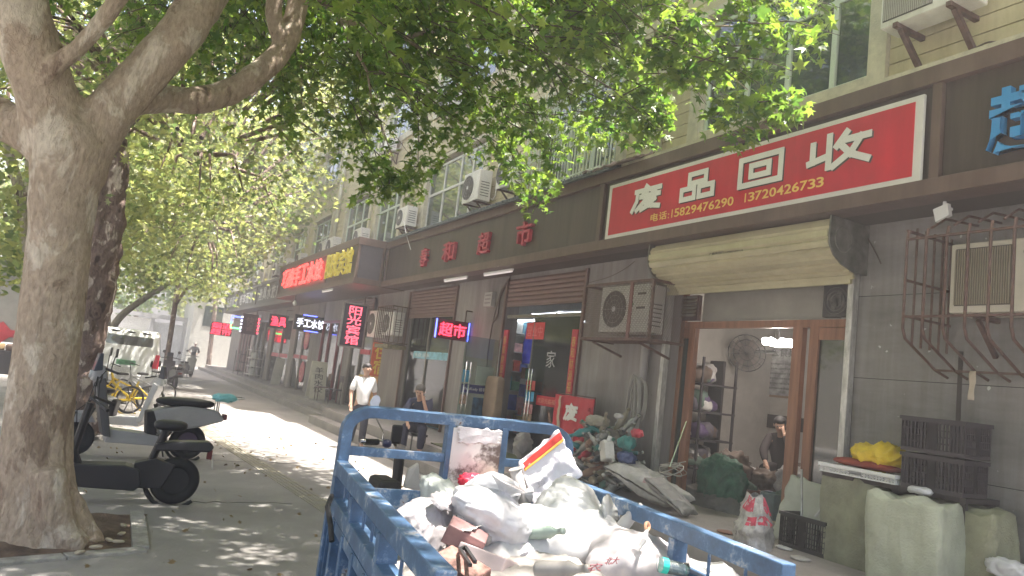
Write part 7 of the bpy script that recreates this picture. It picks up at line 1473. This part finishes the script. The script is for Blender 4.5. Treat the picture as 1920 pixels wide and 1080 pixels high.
nodes = [P(640, 40, Y=9.6), P(760, 70, Y=9.2), P(900, 60, Y=8.6)]
branchto(hub, nodes[0], .07); branchto(nodes[0], nodes[1], .05); branchto(nodes[1], nodes[2], .035); branchto(nodes[0], P(740, 300, Y=10.3), .028); branchto(nodes[1], P(960, 280, Y=9.5), .026); branchto(nodes[2], P(1120, 170, Y=7.6), .022)
n4 = P(1050, -60, Y=6.9); branchto(hub2, n4, .06); branchto(n4, P(1230, 60, Y=6.2), .035); branchto(P(1230, 60, Y=6.2), P(1400, 170, Y=5.1), .02); branchto(P(1230, 60, Y=6.2), P(1235, 200, Y=6.4), .014); branchto(n4, P(1010, 130, Y=8), .022); branchto(P(1230, 60, Y=6.2), P(1450, 60, Y=5), .018)
branchto(hub, P(560, 200, Y=12), .03)
brn.build('branches', bark1, t1_, smooth=True)
# mid and far crowns
def crown(t, cx, cy, cz, rx, ry, rz, n, leaves, sz, mat, near=False, seed=0, twigs=True, lobed=False):
    r2 = np.random.RandomState(seed); pos = []; cl = 0; tm_ = MB()
    for i in range(n*3):
        if cl >= n: break
        d = r2.normal(size=3); d /= np.linalg.norm(d); rr = r2.uniform(.35, 1)**.5; c = Vector((cx+d[0]*rx*rr, cy+d[1]*ry*rr, cz+d[2]*rz*rr)); r_ = r2.uniform(.45, .95)*min(1.6, rx/3.2)
        if c.z < 2.2 or not keep(c, r_, near) or r2.rand() < openq(c): continue
        cl += 1
        if twigs and cl % 3 == 0: tm_.tube([Vector((cx, cy, cz*.8)).lerp(c, .45), Vector((cx, cy, cz)).lerp(c, .75), c], [.05, .03, .01], 5, cap=False)
        q = r2.normal(size=(leaves, 3))*np.array([1, 1, .6])*r_*.45+np.array(c[:]); pos.append(q)
    if not pos: return
    pos = np.concatenate(pos); pos = pos[pos[:, 0] < 6.5]
    leafmesh('leaves', pos, r2.uniform(.7, 1.2, len(pos))*sz, mat, t, near or lobed); 
    if len(tm_.v): o = tm_.build('limbs', bark2, t, smooth=True); o['kind'] = 'stuff'
x2, x3, x4, x5, x6, x7 = [t.location.x for t in (t2_, t3_, t4_, t5_, t6_, t7_)]
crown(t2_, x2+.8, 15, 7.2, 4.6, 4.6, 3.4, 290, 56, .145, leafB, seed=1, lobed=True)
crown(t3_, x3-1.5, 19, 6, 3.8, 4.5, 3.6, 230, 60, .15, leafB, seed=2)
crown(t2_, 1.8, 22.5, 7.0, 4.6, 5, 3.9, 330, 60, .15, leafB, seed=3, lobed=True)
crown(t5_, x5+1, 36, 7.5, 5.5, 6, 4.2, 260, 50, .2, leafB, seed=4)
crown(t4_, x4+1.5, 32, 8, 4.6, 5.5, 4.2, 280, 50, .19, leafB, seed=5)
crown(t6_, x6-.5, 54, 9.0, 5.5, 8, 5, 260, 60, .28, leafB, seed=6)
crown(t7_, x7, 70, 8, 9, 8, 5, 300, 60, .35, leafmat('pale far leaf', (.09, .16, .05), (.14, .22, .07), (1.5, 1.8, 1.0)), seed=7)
for k, (x, y, r_, lb) in enumerate(((-12, 26, 6, 'dark leafy tree beyond the left stall'), (-10, 44, 7, 'broad tree on the far left side of the street'), (-16, 75, 10, 'hazy tree at the far left end of the street'), (8.5, 72, 7, 'tree behind the right gateway wall'))):
    t = thing('street_tree', lb, 'tree', (x, y, 0)); MB().tube([(x, y, 0), (x+.2, y, 3), (x, y, 7)], [.3, .22, .1], 8).build('trunk', bark2, t, smooth=True)
    crown(t, x, y, 7.5, r_, r_, 4.5, 260, 60, .22+.05*k, leafB, seed=20+k)
# fallen leaves and soil litter
lf = []
for i in range(260): lf.append((rng.uniform(-2, 5), rng.uniform(3.5, 16), .012))
fl = leafmesh('fallen_leaves', np.array(lf), rng.uniform(.04, .09, 260), M('dry leaf', (.24, .17, .08), .8, var=.3), None, True); 
fl.name = 'leaf_litter'; 
for i, (px, py) in enumerate([(180, 1025), (228, 1000), (205, 1012), (222, 1015), (150, 1035), (232, 985)]):
    q = P(px, py, Z=.05); tag(crumple('twig_litter', q, (.05, .02, .012), M('pale litter', (.42, .37, .28), .9), None, seed=i, sub=2, amp=.5, rot=i), 'small pale twig and leaf crumbs in the soil pit', 'litter', 'crumbs of litter in the soil pit')
hm_ = bpy.data.materials.new('thin air haze'); hm_.use_nodes = True; hn = hm_.node_tree.nodes; hn.clear(); ho = hn.new('ShaderNodeOutputMaterial'); hv = hn.new('ShaderNodeVolumePrincipled')
hv.inputs['Color'].default_value = (.95, .95, .92, 1); hv.inputs['Density'].default_value = HAZE; hv.inputs['Anisotropy'].default_value = .2; hm_.node_tree.links.new(hv.outputs[0], ho.inputs['Volume'])
hz = MB().box(-80, 80, -12, 125, -1, 20).build('haze', hm_); hz['kind'] = 'stuff'
print('leaves near', len(posA), 'script objects', len(bpy.data.objects))
